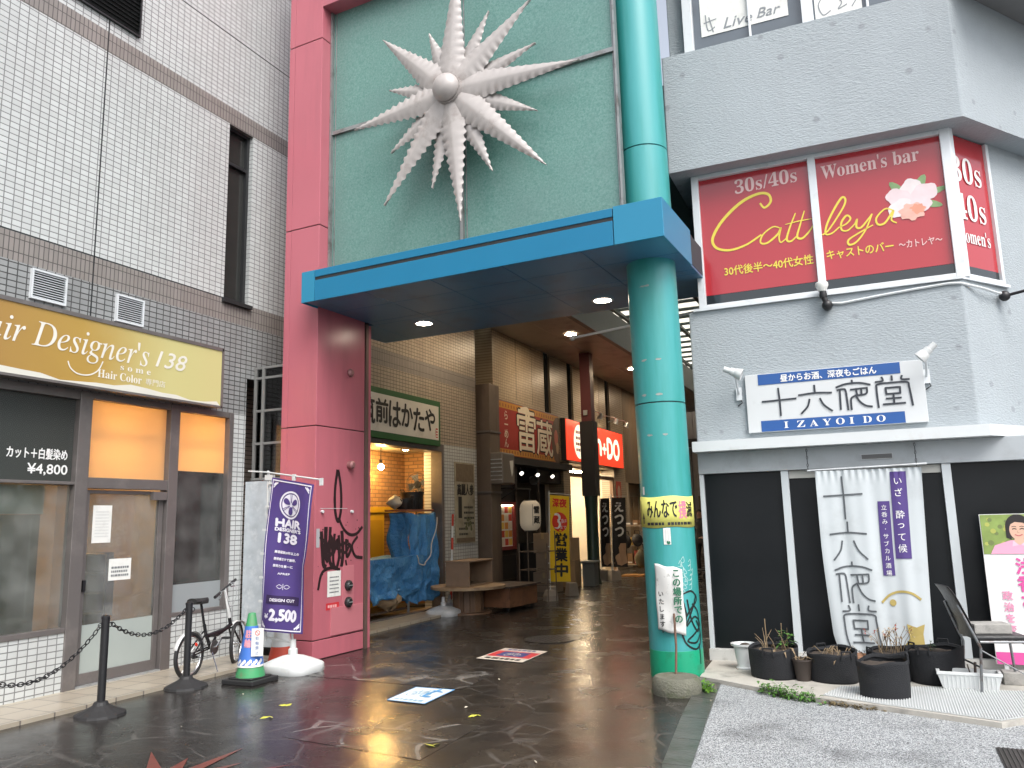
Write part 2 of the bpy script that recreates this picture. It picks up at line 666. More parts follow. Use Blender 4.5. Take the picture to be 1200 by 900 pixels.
def stone_material(name, cell, joint_w, joint_col, dark, lite, rough_lo, rough_hi):
    mt, t, out = newmat(name)
    b = N(t, 'ShaderNodeBsdfPrincipled')
    t.links.new(b.outputs[0], out.inputs[0])
    g = N(t, 'ShaderNodeNewGeometry')
    wn = N(t, 'ShaderNodeTexNoise', Scale=1.3, Detail=3.)
    t.links.new(g.outputs['Position'], wn.inputs['Vector'])
    va = N(t, 'ShaderNodeVectorMath', operation='MULTIPLY_ADD')
    t.links.new(wn.outputs['Color'], va.inputs[0])
    va.inputs[1].default_value = (.35, .35, 0)
    t.links.new(g.outputs['Position'], va.inputs[2])
    ve = N(t, 'ShaderNodeTexVoronoi', feature='DISTANCE_TO_EDGE', Scale=1 / cell)
    t.links.new(va.outputs[0], ve.inputs['Vector'])
    vc = N(t, 'ShaderNodeTexVoronoi', feature='F1', Scale=1 / cell)
    t.links.new(va.outputs[0], vc.inputs['Vector'])
    jr = N(t, 'ShaderNodeValToRGB')
    jr.color_ramp.elements[0].position = joint_w * .45
    jr.color_ramp.elements[0].color = (1, 1, 1, 1)
    jr.color_ramp.elements[1].position = joint_w
    jr.color_ramp.elements[1].color = (0, 0, 0, 1)
    t.links.new(ve.outputs['Distance'], jr.inputs[0])
    # joints come and go with the wear
    jn = N(t, 'ShaderNodeTexNoise', Scale=2.2, Detail=4.)
    t.links.new(g.outputs['Position'], jn.inputs['Vector'])
    jm = N(t, 'ShaderNodeMapRange')
    jm.inputs['From Min'].default_value = .35
    jm.inputs['From Max'].default_value = .65
    t.links.new(jn.outputs['Fac'], jm.inputs[0])
    jx = N(t, 'ShaderNodeMath', operation='MULTIPLY')
    t.links.new(jr.outputs[0], jx.inputs[0])
    t.links.new(jm.outputs[0], jx.inputs[1])
    sn = N(t, 'ShaderNodeTexNoise', Scale=14., Detail=8., Roughness=.7)
    t.links.new(g.outputs['Position'], sn.inputs['Vector'])
    mx = N(t, 'ShaderNodeMixRGB')
    mx.inputs[1].default_value = c4(dark)
    mx.inputs[2].default_value = c4(lite)
    t.links.new(sn.outputs['Fac'], mx.inputs[0])
    hv = N(t, 'ShaderNodeMixRGB', blend_type='MULTIPLY')
    hv.inputs[0].default_value = .4
    t.links.new(mx.outputs[0], hv.inputs[1])
    bw = N(t, 'ShaderNodeRGBToBW')
    t.links.new(vc.outputs['Color'], bw.inputs[0])
    t.links.new(bw.outputs[0], hv.inputs[2])
    m2 = N(t, 'ShaderNodeMixRGB')
    t.links.new(jx.outputs[0], m2.inputs[0])
    t.links.new(hv.outputs[0], m2.inputs[1])
    m2.inputs[2].default_value = c4(joint_col)
    t.links.new(m2.outputs[0], b.inputs['Base Color'])
    pn = N(t, 'ShaderNodeTexNoise', Scale=1.7, Detail=6., Roughness=.6)
    t.links.new(g.outputs['Position'], pn.inputs['Vector'])
    rr = N(t, 'ShaderNodeMapRange')
    rr.inputs['From Min'].default_value = .35
    rr.inputs['From Max'].default_value = .68
    rr.inputs['To Min'].default_value = rough_lo
    rr.inputs['To Max'].default_value = rough_hi
    t.links.new(pn.outputs['Fac'], rr.inputs[0])
    t.links.new(rr.outputs[0], b.inputs['Roughness'])
    hs_ = N(t, 'ShaderNodeMath', operation='MULTIPLY_ADD')
    t.links.new(jr.outputs[0], hs_.inputs[0])
    hs_.inputs[1].default_value = -.2
    t.links.new(sn.outputs['Fac'], hs_.inputs[2])
    bp = N(t, 'ShaderNodeBump', Strength=.2, Distance=.01)
    t.links.new(hs_.outputs[0], bp.inputs['Height'])
    t.links.new(bp.outputs[0], b.inputs['Normal'])
    MATS[name] = mt
    return mt


wet_stone = stone_material('wet_paving', .42, .03, (.075, .069, .064), (.013, .0118, .011), (.04, .0355, .032), .14, .33)
patch_stone = stone_material('relaid_paving', .4, .05, (.17, .165, .155), (.018, .017, .017), (.055, .05, .047), .12, .36)
asphalt_ground = M('open_ground', (.09, .09, .09), .6, var=.2, bump=.2)
MATS['pale_asphalt'] = None
del MATS['pale_asphalt']


def gravel_mat():
    mt, t, out = newmat('pale_asphalt')
    b = N(t, 'ShaderNodeBsdfPrincipled', Roughness=.55)
    t.links.new(b.outputs[0], out.inputs[0])
    g = N(t, 'ShaderNodeNewGeometry')
    v = N(t, 'ShaderNodeTexVoronoi', feature='F1', Scale=140.)
    t.links.new(g.outputs['Position'], v.inputs['Vector'])
    bw = N(t, 'ShaderNodeRGBToBW')
    t.links.new(v.outputs['Color'], bw.inputs[0])
    rp = N(t, 'ShaderNodeValToRGB')
    rp.color_ramp.elements[0].position = .12
    rp.color_ramp.elements[0].color = (.07, .075, .08, 1)
    rp.color_ramp.elements[1].position = .85
    rp.color_ramp.elements[1].color = (.56, .585, .595, 1)
    e = rp.color_ramp.elements.new(.5)
    e.color = (.31, .325, .335, 1)
    t.links.new(bw.outputs[0], rp.inputs[0])
    n = N(t, 'ShaderNodeTexNoise', Scale=1.6, Detail=5.)
    t.links.new(g.outputs['Position'], n.inputs['Vector'])
    r2_ = N(t, 'ShaderNodeValToRGB')
    r2_.color_ramp.elements[0].position = .52
    r2_.color_ramp.elements[1].position = .75
    t.links.new(n.outputs['Fac'], r2_.inputs[0])
    mx = N(t, 'ShaderNodeMixRGB', blend_type='MULTIPLY')
    t.links.new(r2_.outputs[0], mx.inputs[0])
    t.links.new(rp.outputs[0], mx.inputs[1])
    mx.inputs[2].default_value = (.45, .45, .45, 1)
    t.links.new(mx.outputs[0], b.inputs['Base Color'])
    bp = N(t, 'ShaderNodeBump', Strength=.6, Distance=.01)
    t.links.new(v.outputs['Distance'], bp.inputs['Height'])
    t.links.new(bp.outputs[0], b.inputs['Normal'])
    MATS['pale_asphalt'] = mt
    return mt


pale_asphalt = gravel_mat()


def sheet(name, pts, z, mt):
    mb = MB()
    mb.add([(x, y, z) for x, y in pts], [tuple(range(len(pts)))])
    return struct(mb.build(name, mt))


sheet('ground', [(-900, -900), (900, -900), (900, 900), (-900, 900)], -.02, asphalt_ground)
sheet('arcade_paving', [(-7.6, -8), (-.95, -8), (-1.16, 4.1), (-1.42, 5.2), (-1.58, 6.4), (-1.75, 8.0), (-1.75, 40), (-7.6, 40)], 0, wet_stone)
sheet('relaid_patch', [(-4.22, 4.94), (-2.94, 4.79), (-2.96, 5.71), (-4.33, 5.64)], .002, patch_stone)
sheet('relaid_patch', [(-5.9, 6.95), (-3.74, 6.84), (-3.78, 7.7), (-6.06, 7.62)], .002, patch_stone)
kerb_stone = M('kerb_stone', (.07, .072, .065), .3, var=.35, scale=6, dirt=(.03, .04, .025), dscale=4, bump=.2, bscale=25)
mb = MB()
kl = [(-.95, -8), (-1.16, 4.1), (-1.42, 5.2), (-1.58, 6.4), (-1.74, 7.85)]
kr = [(-.76, -8), (-.98, 4.1), (-1.24, 5.2), (-1.38, 6.4), (-1.53, 7.75)]
for i in range(4):
    k = 7 if i == 0 else 2
    for j in range(k):
        a, b_ = j / k, (j + 1) / k - .006
        p = [tuple(kl[i][d] + (kl[i + 1][d] - kl[i][d]) * q for d in (0, 1)) for q in (a, b_)]
        q_ = [tuple(kr[i][d] + (kr[i + 1][d] - kr[i][d]) * q for d in (0, 1)) for q in (a, b_)]
        mb.prism([(p[0][0], p[0][1], -.03), (q_[0][0], q_[0][1], -.03), (q_[1][0], q_[1][1], -.03), (p[1][0], p[1][1], -.03)], (0, 0, .05))
struct(mb.build('kerb', kerb_stone))
sheet('asphalt', [(-.76, -8), (14, -8), (14, 9.5), (2, 8.2), (.95, 7.0), (.76, 7.0), (.6, 6.83), (-.14, 7.11), (-.78, 7.3), (-1.53, 7.75), (-1.38, 6.4), (-1.24, 5.2), (-.98, 4.1)], .008, pale_asphalt)
pad_concrete = M('pad_concrete', (.42, .4, .36), .8, var=.12, scale=8, dirt=(.22, .21, .19), dscale=3, bump=.2)
mb = MB()
pp = [(-1.74, 7.86), (-1.53, 7.75), (-.78, 7.3), (-.14, 7.11), (.6, 6.83), (.76, 7.0), (.95, 7.0), (2, 8.2), (3, 9.0), (3, 9.4), (-1.82, 9.2)]
mb.prism([(x, y, -.03) for x, y in pp], (0, 0, .075))
struct(mb.build('pavement', pad_concrete))

tan_tile = tile('tan_paving', 'YX', (.42, .37, .29), (.36, .315, .25), (.16, .14, .12), w=.3, h=.3, mortar=.008, rough=.3, damt=.5, dirt=(.2, .18, .15))
mb = MB()
mb.box(-7.32, -6.55, -4, 7.66, -.03, .035)
mb.box(-7.62, -6.78, 8.72, 14.1, -.03, .035)
struct(mb.build('path', tan_tile))

# painted star on the paving, mostly below the frame
mb = MB()
gp = plane((0, 0, .004), (1, 0, 0), (0, 1, 0))
cx, cy = -4.2, 3.78
for k in range(16):
    a = math.pi * 2 * k / 16 + .1
    L_ = .84 if k % 2 == 0 else .58
    w = .12
    poly2(mb, gp, [(cx + .28 * math.cos(a - .2), cy + .28 * math.sin(a - .2)), (cx + L_ * math.cos(a), cy + L_ * math.sin(a)), (cx + .28 * math.cos(a + .2), cy + .28 * math.sin(a + .2))], h=0.)
struct(mb.build('star_marking', M('faded_red_paint', (.16, .045, .035), .3, var=.35, scale=18, dirt=(.04, .03, .03), dscale=9)))

# ------------------------------------------------------------------ left building
LW = -7.3
tile_white = tile('white_wall_tile', 'YZ', (.56, .585, .58), (.5, .52, .515), (.18, .185, .185), mortar=.0052)
tile_grey = tile('grey_wall_tile', 'YZ', (.3, .31, .31), (.26, .27, .27), (.05, .05, .05), damt=.5, dirt=(.12, .12, .12))
tile_band = tile('taupe_band_tile', 'YZ', (.27, .245, .23), (.235, .215, .2), (.08, .075, .07), w=.05, h=.135, mortar=.005, damt=.4, dirt=(.12, .11, .1))
tile_beige = tile('beige_wall_tile', 'YZ', (.42, .36, .28), (.36, .3, .24), (.12, .1, .085), damt=.5, dirt=(.12, .1, .08))
tile_dark_x = tile('brown_recess_tile', 'XZ', (.46, .38, .32), (.4, .33, .28), (.1, .09, .08))  # brownish tile lining the recess beside the pillar
plain_wall = M('rendered_wall', (.3, .29, .27), .8, var=.12)

sal = thing('salon_building', 'white tiled building with brown bands and a glazed hairdresser front', 'building', (LW, 5.0, 0))
BY0, BY1 = -3.0, 14.1
WT = .4
# rows of wall: (z0, z1, material index, openings in y)
rows = [(0, .58, 0, [(5.39, 6.66)]), (.58, 2.95, 0, [(1.0, 7.5)]), (2.95, 4.10, 1, []), (4.10, 4.38, 2, []),
        (4.38, 6.74, 0, [(7.27, 7.70)]), (6.74, 6.98, 2, []), (6.98, 9.2, 0, []), (9.2, 9.46, 2, []), (9.46, 13.0, 0, [])]
mb = MB()
for z0, z1, mi, ops in rows:
    ops = list(ops)
    if z0 < 3:
        ops.append((7.72, 8.7))
        if z1 < 3:
            ops.append((9.75, 12.75))
    if z1 == 4.10:
        pass
    y = BY0
    for a, b_ in sorted(ops):
        mb.box(LW - WT, LW, y, a, z0, z1, mi)
        y = b_
    mb.box(LW - WT, LW, y, 9.3 if y < 9.3 else BY1, z0, z1, mi)
    if y < 9.3:
        if z0 < 2.9 and z0 >= .0 and z1 <= 2.95:
            mb.box(LW - WT, LW, 9.3, 9.75, z0, z1, 3)
            mb.box(LW - WT, LW, 12.75, BY1, z0, z1, 3)
        elif z1 in (4.38, 6.98, 9.46):
            mb.box(LW - WT, LW, 9.3, BY1, z0, z1, 2)
        else:
            mb.box(LW - WT, LW, 9.3, BY1, z0, z1, 3)
    # back of the building
mb.box(LW - WT, LW, 7.72, 8.7, 3.42, 4.10, 1)
mb.box(-12, LW - WT, BY1 - .3, BY1, 0, 13, 4)
mb.box(-12, LW - WT, BY0, BY0 + .3, 0, 13, 4)
mb.box(-12.3, -12, BY0, BY1, 0, 13, 4)
mb.box(-12, LW - WT, BY0 + .3, BY1 - .3, 12.8, 13, 4)
mb.build('wall', [tile_white, tile_grey, tile_band, tile_beige, plain_wall], sal)

# recess beside the gate pillar
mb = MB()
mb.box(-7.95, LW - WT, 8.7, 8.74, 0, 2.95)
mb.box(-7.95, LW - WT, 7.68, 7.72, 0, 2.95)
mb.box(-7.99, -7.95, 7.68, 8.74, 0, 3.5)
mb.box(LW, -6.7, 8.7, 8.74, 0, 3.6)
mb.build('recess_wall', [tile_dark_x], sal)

# movement joint
mb = MB()
mb.box(LW - .01, LW + .003, 5.44, 5.455, 3.0, 13)
mb.box(LW - .01, LW + .003, 3.0, 7.72, 4.385, 4.395)
mb.box(LW - .01, LW + .003, BY0, 9.3, 7.98, 7.99)
mb.build('movement_joint', dark_metal, sal)

# tall narrow window
mb = MB()
for y0, y1, z0, z1 in ((7.27, 7.30, 4.38, 6.74), (7.655, 7.70, 4.38, 6.74), (7.30, 7.655, 4.38, 4.43), (7.30, 7.655, 6.70, 6.74), (7.30, 7.655, 6.22, 6.26)):
    mb.box(LW - .16, LW - .06, y0, y1, z0, z1)
mb.box(LW - .1, LW + .05, 7.24, 7.73, 4.33, 4.379)
wn = mb.build('window', dark_metal, sal)
mb = MB()
mb.box(LW - .12, LW - .11, 7.30, 7.655, 4.43, 6.70)
mb.build('pane', M('dark_glazing', (.03, .032, .03), .08, var=.2, spec=.6), wn)
# blind behind the glass wall of a storey: closes the hole
mb = MB()
mb.box(LW - .39, LW - .35, 7.2, 7.75, 4.3, 6.8)
mb.build('blind', M('dark_blind', (.02, .02, .02), .8), sal)


def vent(y0, y1, z0, z1, k, mt, back):
    mb = MB()
    t_ = .018
    for a, b_, c_, d_ in ((y0, y1, z0, z0 + t_), (y0, y1, z1 - t_, z1), (y0, y0 + t_, z0 + t_, z1 - t_), (y1 - t_, y1, z0 + t_, z1 - t_)):
        mb.box(LW, LW + .035, a, b_, c_, d_)
    f = mb.build('vent', mt, sal)
    mb = MB()
    mb.box(LW - .0, LW + .004, y0 + t_, y1 - t_, z0 + t_, z1 - t_, 1)
    h = (z1 - z0 - 2 * t_) / k
    for i in range(k):
        z = z0 + t_ + h * (i + .5)
        mb.obox((LW + .018, (y0 + y1) / 2, z), (.011, 0, -.008), (0, (y1 - y0) / 2 - t_, 0), (.0012, 0, .0015))
    mb.build('slat', [mt, back], f)


blk = M('vent_dark', (.01, .01, .01), .9)
vent(4.78, 5.15, 3.77, 4.07, 11, white_alu, blk)
vent(5.73, 6.08, 3.75, 4.05, 11, white_alu, blk)
vent(4.55, 5.83, 7.12, 7.62, 9, dark_metal, blk)

# ---- hairdresser's front: frame, panes, door
mb = MB()
for y0, y1, z0, z1 in ((1.0, 1.14, 0.58, 2.95), (5.39, 5.53, 0, 2.95), (6.53, 6.66, 0, 2.95), (7.43, 7.5, .58, 2.95), (3.2, 3.28, .58, 2.9),
                       (1.14, 5.39, 2.86, 2.95), (5.53, 6.53, 2.88, 2.95), (6.66, 7.43, 2.88, 2.95), (5.53, 6.53, 1.97, 2.08),
                       (1.14, 5.39, .58, .63), (6.66, 7.43, .58, .62), (1.14, 3.2, 2.0, 2.03), (3.28, 5.39, 2.0, 2.03)):
    mb.box(LW - .10, LW + .02 if y1 - y0 < .2 else LW + .012, y0, y1, z0, z1)
fr = mb.build('shopfront_frame', bronze, sal, bevel=.004)
# films and panes
orange_film = frosted('orange_frosted_film', (.85, .62, .36), dense=.3)
mb = MB()
mb.box(LW - .06, LW - .055, 5.53, 6.53, 2.08, 2.88)
mb.build('transom_pane', orange_film, sal)
mb = MB()
mb.box(LW - .06, LW - .055, 6.66, 7.43, 2.2, 2.88)
mb.build('transom_pane', orange_film, sal)


def scallop():
    mt, t, out = newmat('patterned_film')
    b = N(t, 'ShaderNodeBsdfPrincipled', Roughness=.18)
    t.links.new(b.outputs[0], out.inputs[0])
    g = N(t, 'ShaderNodeNewGeometry')
    v = N(t, 'ShaderNodeTexVoronoi', feature='F1', Scale=11., Randomness=0.)
    t.links.new(g.outputs['Position'], v.inputs['Vector'])
    w = N(t, 'ShaderNodeMath', operation='MULTIPLY')
    t.links.new(v.outputs['Distance'], w.inputs[0])
    w.inputs[1].default_value = 38.
    s_ = N(t, 'ShaderNodeMath', operation='SINE')
    t.links.new(w.outputs[0], s_.inputs[0])
    mx = N(t, 'ShaderNodeMixRGB')
    mx.inputs[1].default_value = (.042, .045, .042, 1)
    mx.inputs[2].default_value = (.062, .066, .062, 1)
    t.links.new(s_.outputs[0], mx.inputs[0])
    t.links.new(mx.outputs[0], b.inputs['Base Color'])
    return mt


mb = MB()
mb.box(LW - .06, LW - .05, 3.28, 5.39, 2.03, 2.86)
mb.box(LW - .06, LW - .05, 1.14, 3.2, 2.03, 2.86)
fl = mb.build('patterned_pane', scallop(), sal)
mb = MB()
fm = plane((LW - .05, 0, 0), (0, 1, 0))
text(mb, fm, 'カット＋白髪染め', 4.72, 2.24, 5.33, 2.345, .0025)
text(mb, fm, '¥4,800', 4.93, 2.085, 5.34, 2.195, .0025)
mb.build('price_lettering', white_ink, fl)
mb = MB()
mb.box(LW - .06, LW - .055, 3.28, 5.39, .63, 2.0)
mb.box(LW - .06, LW - .055, 1.14, 3.2, .63, 2.0)
mb.build('window_pane', clear_glass, sal)
mb = MB()
mb.box(LW - .06, LW - .055, 6.66, 7.43, .62, 2.2)
mb.build('window_pane', glass('brown_glass', (.7, .66, .62), .5, haze=.13), sal)
# door
d = MB()
for y0, y1, z0, z1 in ((5.545, 5.60, .05, 1.955), (6.46, 6.52, .05, 1.955), (5.60, 6.46, .05, .16), (5.60, 6.46, 1.92, 1.955)):
    d.box(LW - .075, LW - .03, y0, y1, z0, z1)
do = d.build('door', bronze, sal, bevel=.003)
mb = MB()
mb.box(LW - .058, LW - .05, 5.60, 6.46, .62, 1.92)
mb.build('door_pane', clear_glass, do)
mb = MB()
mb.box(LW - .058, LW - .05, 5.60, 6.46, .16, .62)
mb.build('frosted_pane', M('frosted_grey_green', (.34, .38, .36), .35, var=.06), do)
mb = MB()
mb.box(LW - .03, LW - .005, 5.565, 5.595, .95, 1.06)
mb.build('lock', black_paint, do)
mb = MB()
mb.box(LW - .03, LW + .02, 6.34, 6.52, 1.86, 1.95)
mb.build('door_closer', bronze, do)
# grey film in the right-hand window, and threshold step
mb = MB()
mb.box(LW - .052, LW - .048, 6.66, 7.43, .62, .92)
mb.build('window_film', M('grey_film', (.27, .3, .31), .3, var=.06), sal)
mb = MB()
mb.box(LW - .12, LW + .03, 5.53, 6.53, .03, .05)
mb.build('threshold', alu, sal)

# interior of the salon
warm_wall = M('salon_wall', (.55, .4, .26), .7, var=.06)
mb = MB()
mb.box(-10.6, -10.5, .9, 7.5, 0, 2.98)
mb.box(-10.5, LW - .4, .85, .95, 0, 2.98)
mb.box(-10.5, LW - .4, 7.5, 7.6, 0, 2.98)
mb.box(-10.5, LW - .1, .95, 7.5, 2.951, 3.0)
mb.build('inner_wall', warm_wall, sal)
mb = MB()
mb.box(-10.5, LW - .11, .95, 7.5, .0, .045)
mb.build('inner_floor', M('salon_floor', (.16, .11, .075), .35, var=.2), sal)
for y in (2.6, 4.3, 5.95, 7.1):
    mb = MB()
    if y > 5.9:
        mb.box(-7.78, -7.66, y - .3, y + .3, 2.5, 2.55)
    else:
        mb.box(-8.7, -8.6, y - .3, y + .3, 2.89, 2.93)
    mb.build('ceiling_lamp', lamp_warm, sal)

# seen through the glass: brown screen, added olive panel, shoe shelf, white half blind, counter
solo(MB().box(-7.62, -7.58, 6.72, 7.07, .1, 2.15).box(-7.62, -7.58, 7.08, 7.46, .1, 2.15).box(-7.63, -7.56, 6.72, 7.46, 2.15, 2.26), 'room_screen',
     M('screen_brown', (.27, .2, .17), .6, var=.12), 'dark brown panel screen behind the right window of the hairdresser', 'screen')
solo(MB().box(-7.80, -7.76, 4.88, 5.38, .05, 1.72), 'room_screen', M('olive_reflection_panel', (.1, .11, .075), .5, var=.1), 'olive panel added behind the left shop window in place of the street reflection', 'screen')  # added panel: olive for the street's reflection, cutting the warm glow
mb = MB()
for y in (5.66, 5.95):
    mb.box(-7.75, -7.5, y, y + .02, .05, 1.3)
for z in (.3, .5, .7, .9, 1.1, 1.29):
    mb.box(-7.75, -7.5, 5.68, 5.95, z, z + .02)
mb.box(-7.76, -7.75, 5.66, 5.97, .05, 1.31)
solo(mb, 'shoe_shelf', M('ply', (.42, .27, .13), .55, var=.2), 'light wooden shoe shelf behind the glass door', 'shelf')
mb = MB()
mb.box(-8.1, -8.05, 6.0, 6.5, .05, 1.3)
for i in range(4):
    mb.box(-8.05, -8.0, 6.02 + i * .12, 6.12 + i * .12, .1, .5, 1)
    mb.box(-8.05, -8.0, 6.02 + i * .12, 6.12 + i * .12, .6, 1.2, 1)
solo(mb, 'cabinet', [M('dark_cabinet', (.05, .035, .03), .4), M('dark_cabinet_panel', (.08, .055, .045), .35)], 'dark brown cabinet standing behind the glass door', 'cabinet')
solo(MB().box(-7.55, -7.53, 4.2, 5.25, 1.72, 2.0), 'half_blind', M('white_blind', (.6, .66, .64), .6, var=.04), 'white half blind hung behind the left shop window', 'blind')
solo(MB().box(-8.6, -8.1, 1.6, 5.0, .045, .95).box(-8.65, -8.05, 1.55, 5.02, .95, 1.0), 'counter', M('olive_counter', (.1, .105, .085), .5, var=.1), 'olive grey counter behind the left shop window', 'counter')
mb = MB()
fm2 = plane((-7.5, 4.66, .92), (0, 1, 0))
mb.box(-7.53, -7.502, 4.48, 4.86, .72, 1.1)
disc(mb, fm2, 0, 0, .16, r0=.8, mi=1)
disc(mb, fm2, 0, 0, .12, r0=.75, mi=2, h=.005)
text(mb, fm2, 'OPEN', -.085, -.03, .085, .03, .003, mi=1)
solo(mb, 'lit_sign', [black_paint, lamp('led_red', (1., .05, .06), 3.), lamp('led_blue', (.1, .16, 1.), 4.)], 'small round red and blue lit sign behind the left shop window', 'sign')

# notices on the door
for k, (y0, y1, z0, z1, lab) in enumerate(((5.66, 5.88, 1.42, 1.80, 'plain white paper sheet taped high on the glass door'), (5.88, 6.15, 1.03, 1.25, 'small white printed notice taped low on the glass door'))):
    mb = MB()
    mb.box(LW - .049, LW - .047, y0, y1, z0, z1)
    if k:
        lines(mb, plane((LW - .047, 0, 0), (0, 1, 0)), y0 + .03, z0 + .03, y1 - .03, z1 - .07, 3, 1, h=.002)
    else:
        lines(mb, plane((LW - .047, 0, 0), (0, 1, 0)), y0 + .03, z0 + .05, y1 - .03, z1 - .05, 9, 2, h=.002, fill=.3)
    solo(mb, 'notice', [paper, grey_ink, M('pale_print', (.55, .56, .55), .7)], lab, 'notice')

# ---- golden shop sign
SX = -7.1
gs = thing('shop_sign', 'long gold signboard with white script above the hairdresser front', 'sign', (SX, 4.5, 2.96))


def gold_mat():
    mt, t, out = newmat('gold_hues')  # gold pales along the sign, from brownish to yellowish
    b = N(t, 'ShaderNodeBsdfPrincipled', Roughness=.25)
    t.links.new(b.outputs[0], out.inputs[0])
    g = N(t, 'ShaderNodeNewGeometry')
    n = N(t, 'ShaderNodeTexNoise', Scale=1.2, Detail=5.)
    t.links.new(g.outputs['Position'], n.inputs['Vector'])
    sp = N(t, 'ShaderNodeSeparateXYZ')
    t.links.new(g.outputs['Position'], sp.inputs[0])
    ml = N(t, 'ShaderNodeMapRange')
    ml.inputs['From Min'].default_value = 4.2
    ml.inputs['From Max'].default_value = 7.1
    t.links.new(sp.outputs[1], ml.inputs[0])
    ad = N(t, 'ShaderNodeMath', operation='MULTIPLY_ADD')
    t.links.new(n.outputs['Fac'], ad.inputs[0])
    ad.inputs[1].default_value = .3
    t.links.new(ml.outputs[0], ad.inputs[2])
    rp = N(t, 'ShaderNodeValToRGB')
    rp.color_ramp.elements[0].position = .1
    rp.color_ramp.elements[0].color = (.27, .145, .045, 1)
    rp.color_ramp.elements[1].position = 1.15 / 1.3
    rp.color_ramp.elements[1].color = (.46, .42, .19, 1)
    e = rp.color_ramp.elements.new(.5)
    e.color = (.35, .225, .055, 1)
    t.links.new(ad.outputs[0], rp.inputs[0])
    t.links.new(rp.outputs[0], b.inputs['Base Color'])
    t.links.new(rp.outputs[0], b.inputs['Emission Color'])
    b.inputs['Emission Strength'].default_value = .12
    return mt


mb = MB()
mb.box(LW, SX - .015, .8, 7.1, 2.96, 3.67)
mb.box(SX - .016, SX + .012, .8, 7.1, 3.64, 3.68)
mb.box(SX - .016, SX + .012, .8, 7.1, 2.95, 2.975)
mb.box(SX - .016, SX + .012, 7.08, 7.11, 2.95, 3.68)
mb.build('sign_case', bronze, gs)
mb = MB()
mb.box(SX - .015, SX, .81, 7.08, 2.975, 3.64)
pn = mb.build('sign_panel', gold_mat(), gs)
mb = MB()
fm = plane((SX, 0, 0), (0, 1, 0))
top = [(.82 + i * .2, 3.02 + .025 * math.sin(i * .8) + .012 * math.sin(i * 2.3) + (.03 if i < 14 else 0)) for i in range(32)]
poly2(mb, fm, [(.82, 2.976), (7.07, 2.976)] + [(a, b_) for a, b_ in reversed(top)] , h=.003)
mb.build('painted_glow_edge', M('painted_glow_edge', (.55, .54, .48), .3, var=.06, emit=(.6, .6, .55), es=.1), pn)  # pale shape painted for the tubes' glow along the lit sign's lower edge
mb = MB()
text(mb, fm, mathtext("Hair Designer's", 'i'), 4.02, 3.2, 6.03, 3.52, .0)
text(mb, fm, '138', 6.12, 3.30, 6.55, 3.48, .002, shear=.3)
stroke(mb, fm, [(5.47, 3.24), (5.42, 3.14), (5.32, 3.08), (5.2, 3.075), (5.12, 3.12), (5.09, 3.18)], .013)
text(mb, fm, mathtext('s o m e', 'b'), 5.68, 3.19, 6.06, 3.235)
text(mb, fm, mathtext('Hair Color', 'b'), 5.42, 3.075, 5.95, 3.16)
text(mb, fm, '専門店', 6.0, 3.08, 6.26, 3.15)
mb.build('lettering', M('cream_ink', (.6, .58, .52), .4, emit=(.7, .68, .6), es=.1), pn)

# ------------------------------------------------------------------ arcade gate: pillar, beam, glass, canopy, round column
GA = R(-2.14)
gate = thing('arcade_gate', 'tall arcade entrance gate with pink pillar, blue canopy and turquoise round column', 'gate', (-6.14, 7.67, 0), GA)
pink = M('pink_enamel', (.47, .135, .17), .32, var=.06, scale=2., dirt=(.36, .11, .14), dscale=1.6, dlo=.5, dhi=.75, streak=True, rvar=.08)
pink_dark = M('dark_seam', (.05, .02, .022), .7)
blue_en = M('blue_enamel', (.004, .165, .315), .35, var=.07, scale=1.5, rvar=.08)
blue_cap = M('light_blue_enamel', (.018, .215, .365), .35, var=.06, scale=1.5)
slate = M('slate_soffit', (.055, .19, .33), .3, .0, var=.12, scale=1.2, dirt=(.05, .13, .21), dscale=2)


def teal_mat():
    return M('turquoise_paint', (.055, .32, .33), .38, var=.07, scale=1.2, dirt=(.012, .23, .19), dscale=1.4, dlo=.44, dhi=.66, streak=True, rvar=.08)


teal = teal_mat()
# pillar: stacked enamel panels with dark joints between
mb = MB()
seams = [0, .22, 2.73, 5.28, 7.86, 9.9]
for a, b_ in zip(seams[:-1], seams[1:]):
    g_ = .006
    mb.box(-.46, 0, 0, .94, a + g_, b_ - g_)
    mb.box(-.56, -.466, 0.004, .94, a + g_, b_ - g_)
mb.box(-.55, -.01, .01, .93, 0, 9.9, 1)
pil = mb.build('pillar', [pink, pink_dark], gate, local=True, bevel=.006)
mb = MB()
mb.box(-.03, .02, .95, 1.0, 0, 4.18)
mb.box(-.1, -.004, 1.0, 1.08, 0, 4.18, 1)
mb.build('edge_channel', [M('brown_channel', (.15, .1, .085), .45, .3, var=.2), pink], pil, local=True)
# service hatch, meter sockets and fittings on the pillar's street face
pf = plane((.001, 0, 0), (0, 1, 0))   # along the street face, local: a = depth into the arcade
mb = MB()
mb.box(0, .012, .30, .92, .24, .56)
mb.box(0, .006, .52, .74, .44, 1.04)
hb = mb.build('hatch', M('pink_hatch', (.5, .17, .2), .36, var=.08), pil, local=True, bevel=.003)
mb = MB()
for z in (.80, .60):
    mb.lathe([(.062, 0), (.062, .03), (.05, .036), (.04, .05)], (.006, .62, z), 18, 0, (1, 0, 0))
    mb.box(.055, .062, .59, .65, z - .006, z + .006, 1)
mb.build('socket', [dark_metal, alu], hb, local=True)
mb = MB()
mb.lathe([(.05, 0), (.05, .06), (.03, .08)], (0, .63, 2.28), 14, 0, (1, 0, 0))
mb.lathe([(.05, 0), (.055, .02), (.03, .05)], (0, .63, 3.47), 14, 0, (1, 0, 0))
mb.build('bracket', M('old_pink_fitting', (.3, .14, .14), .5, .2), pil, local=True)
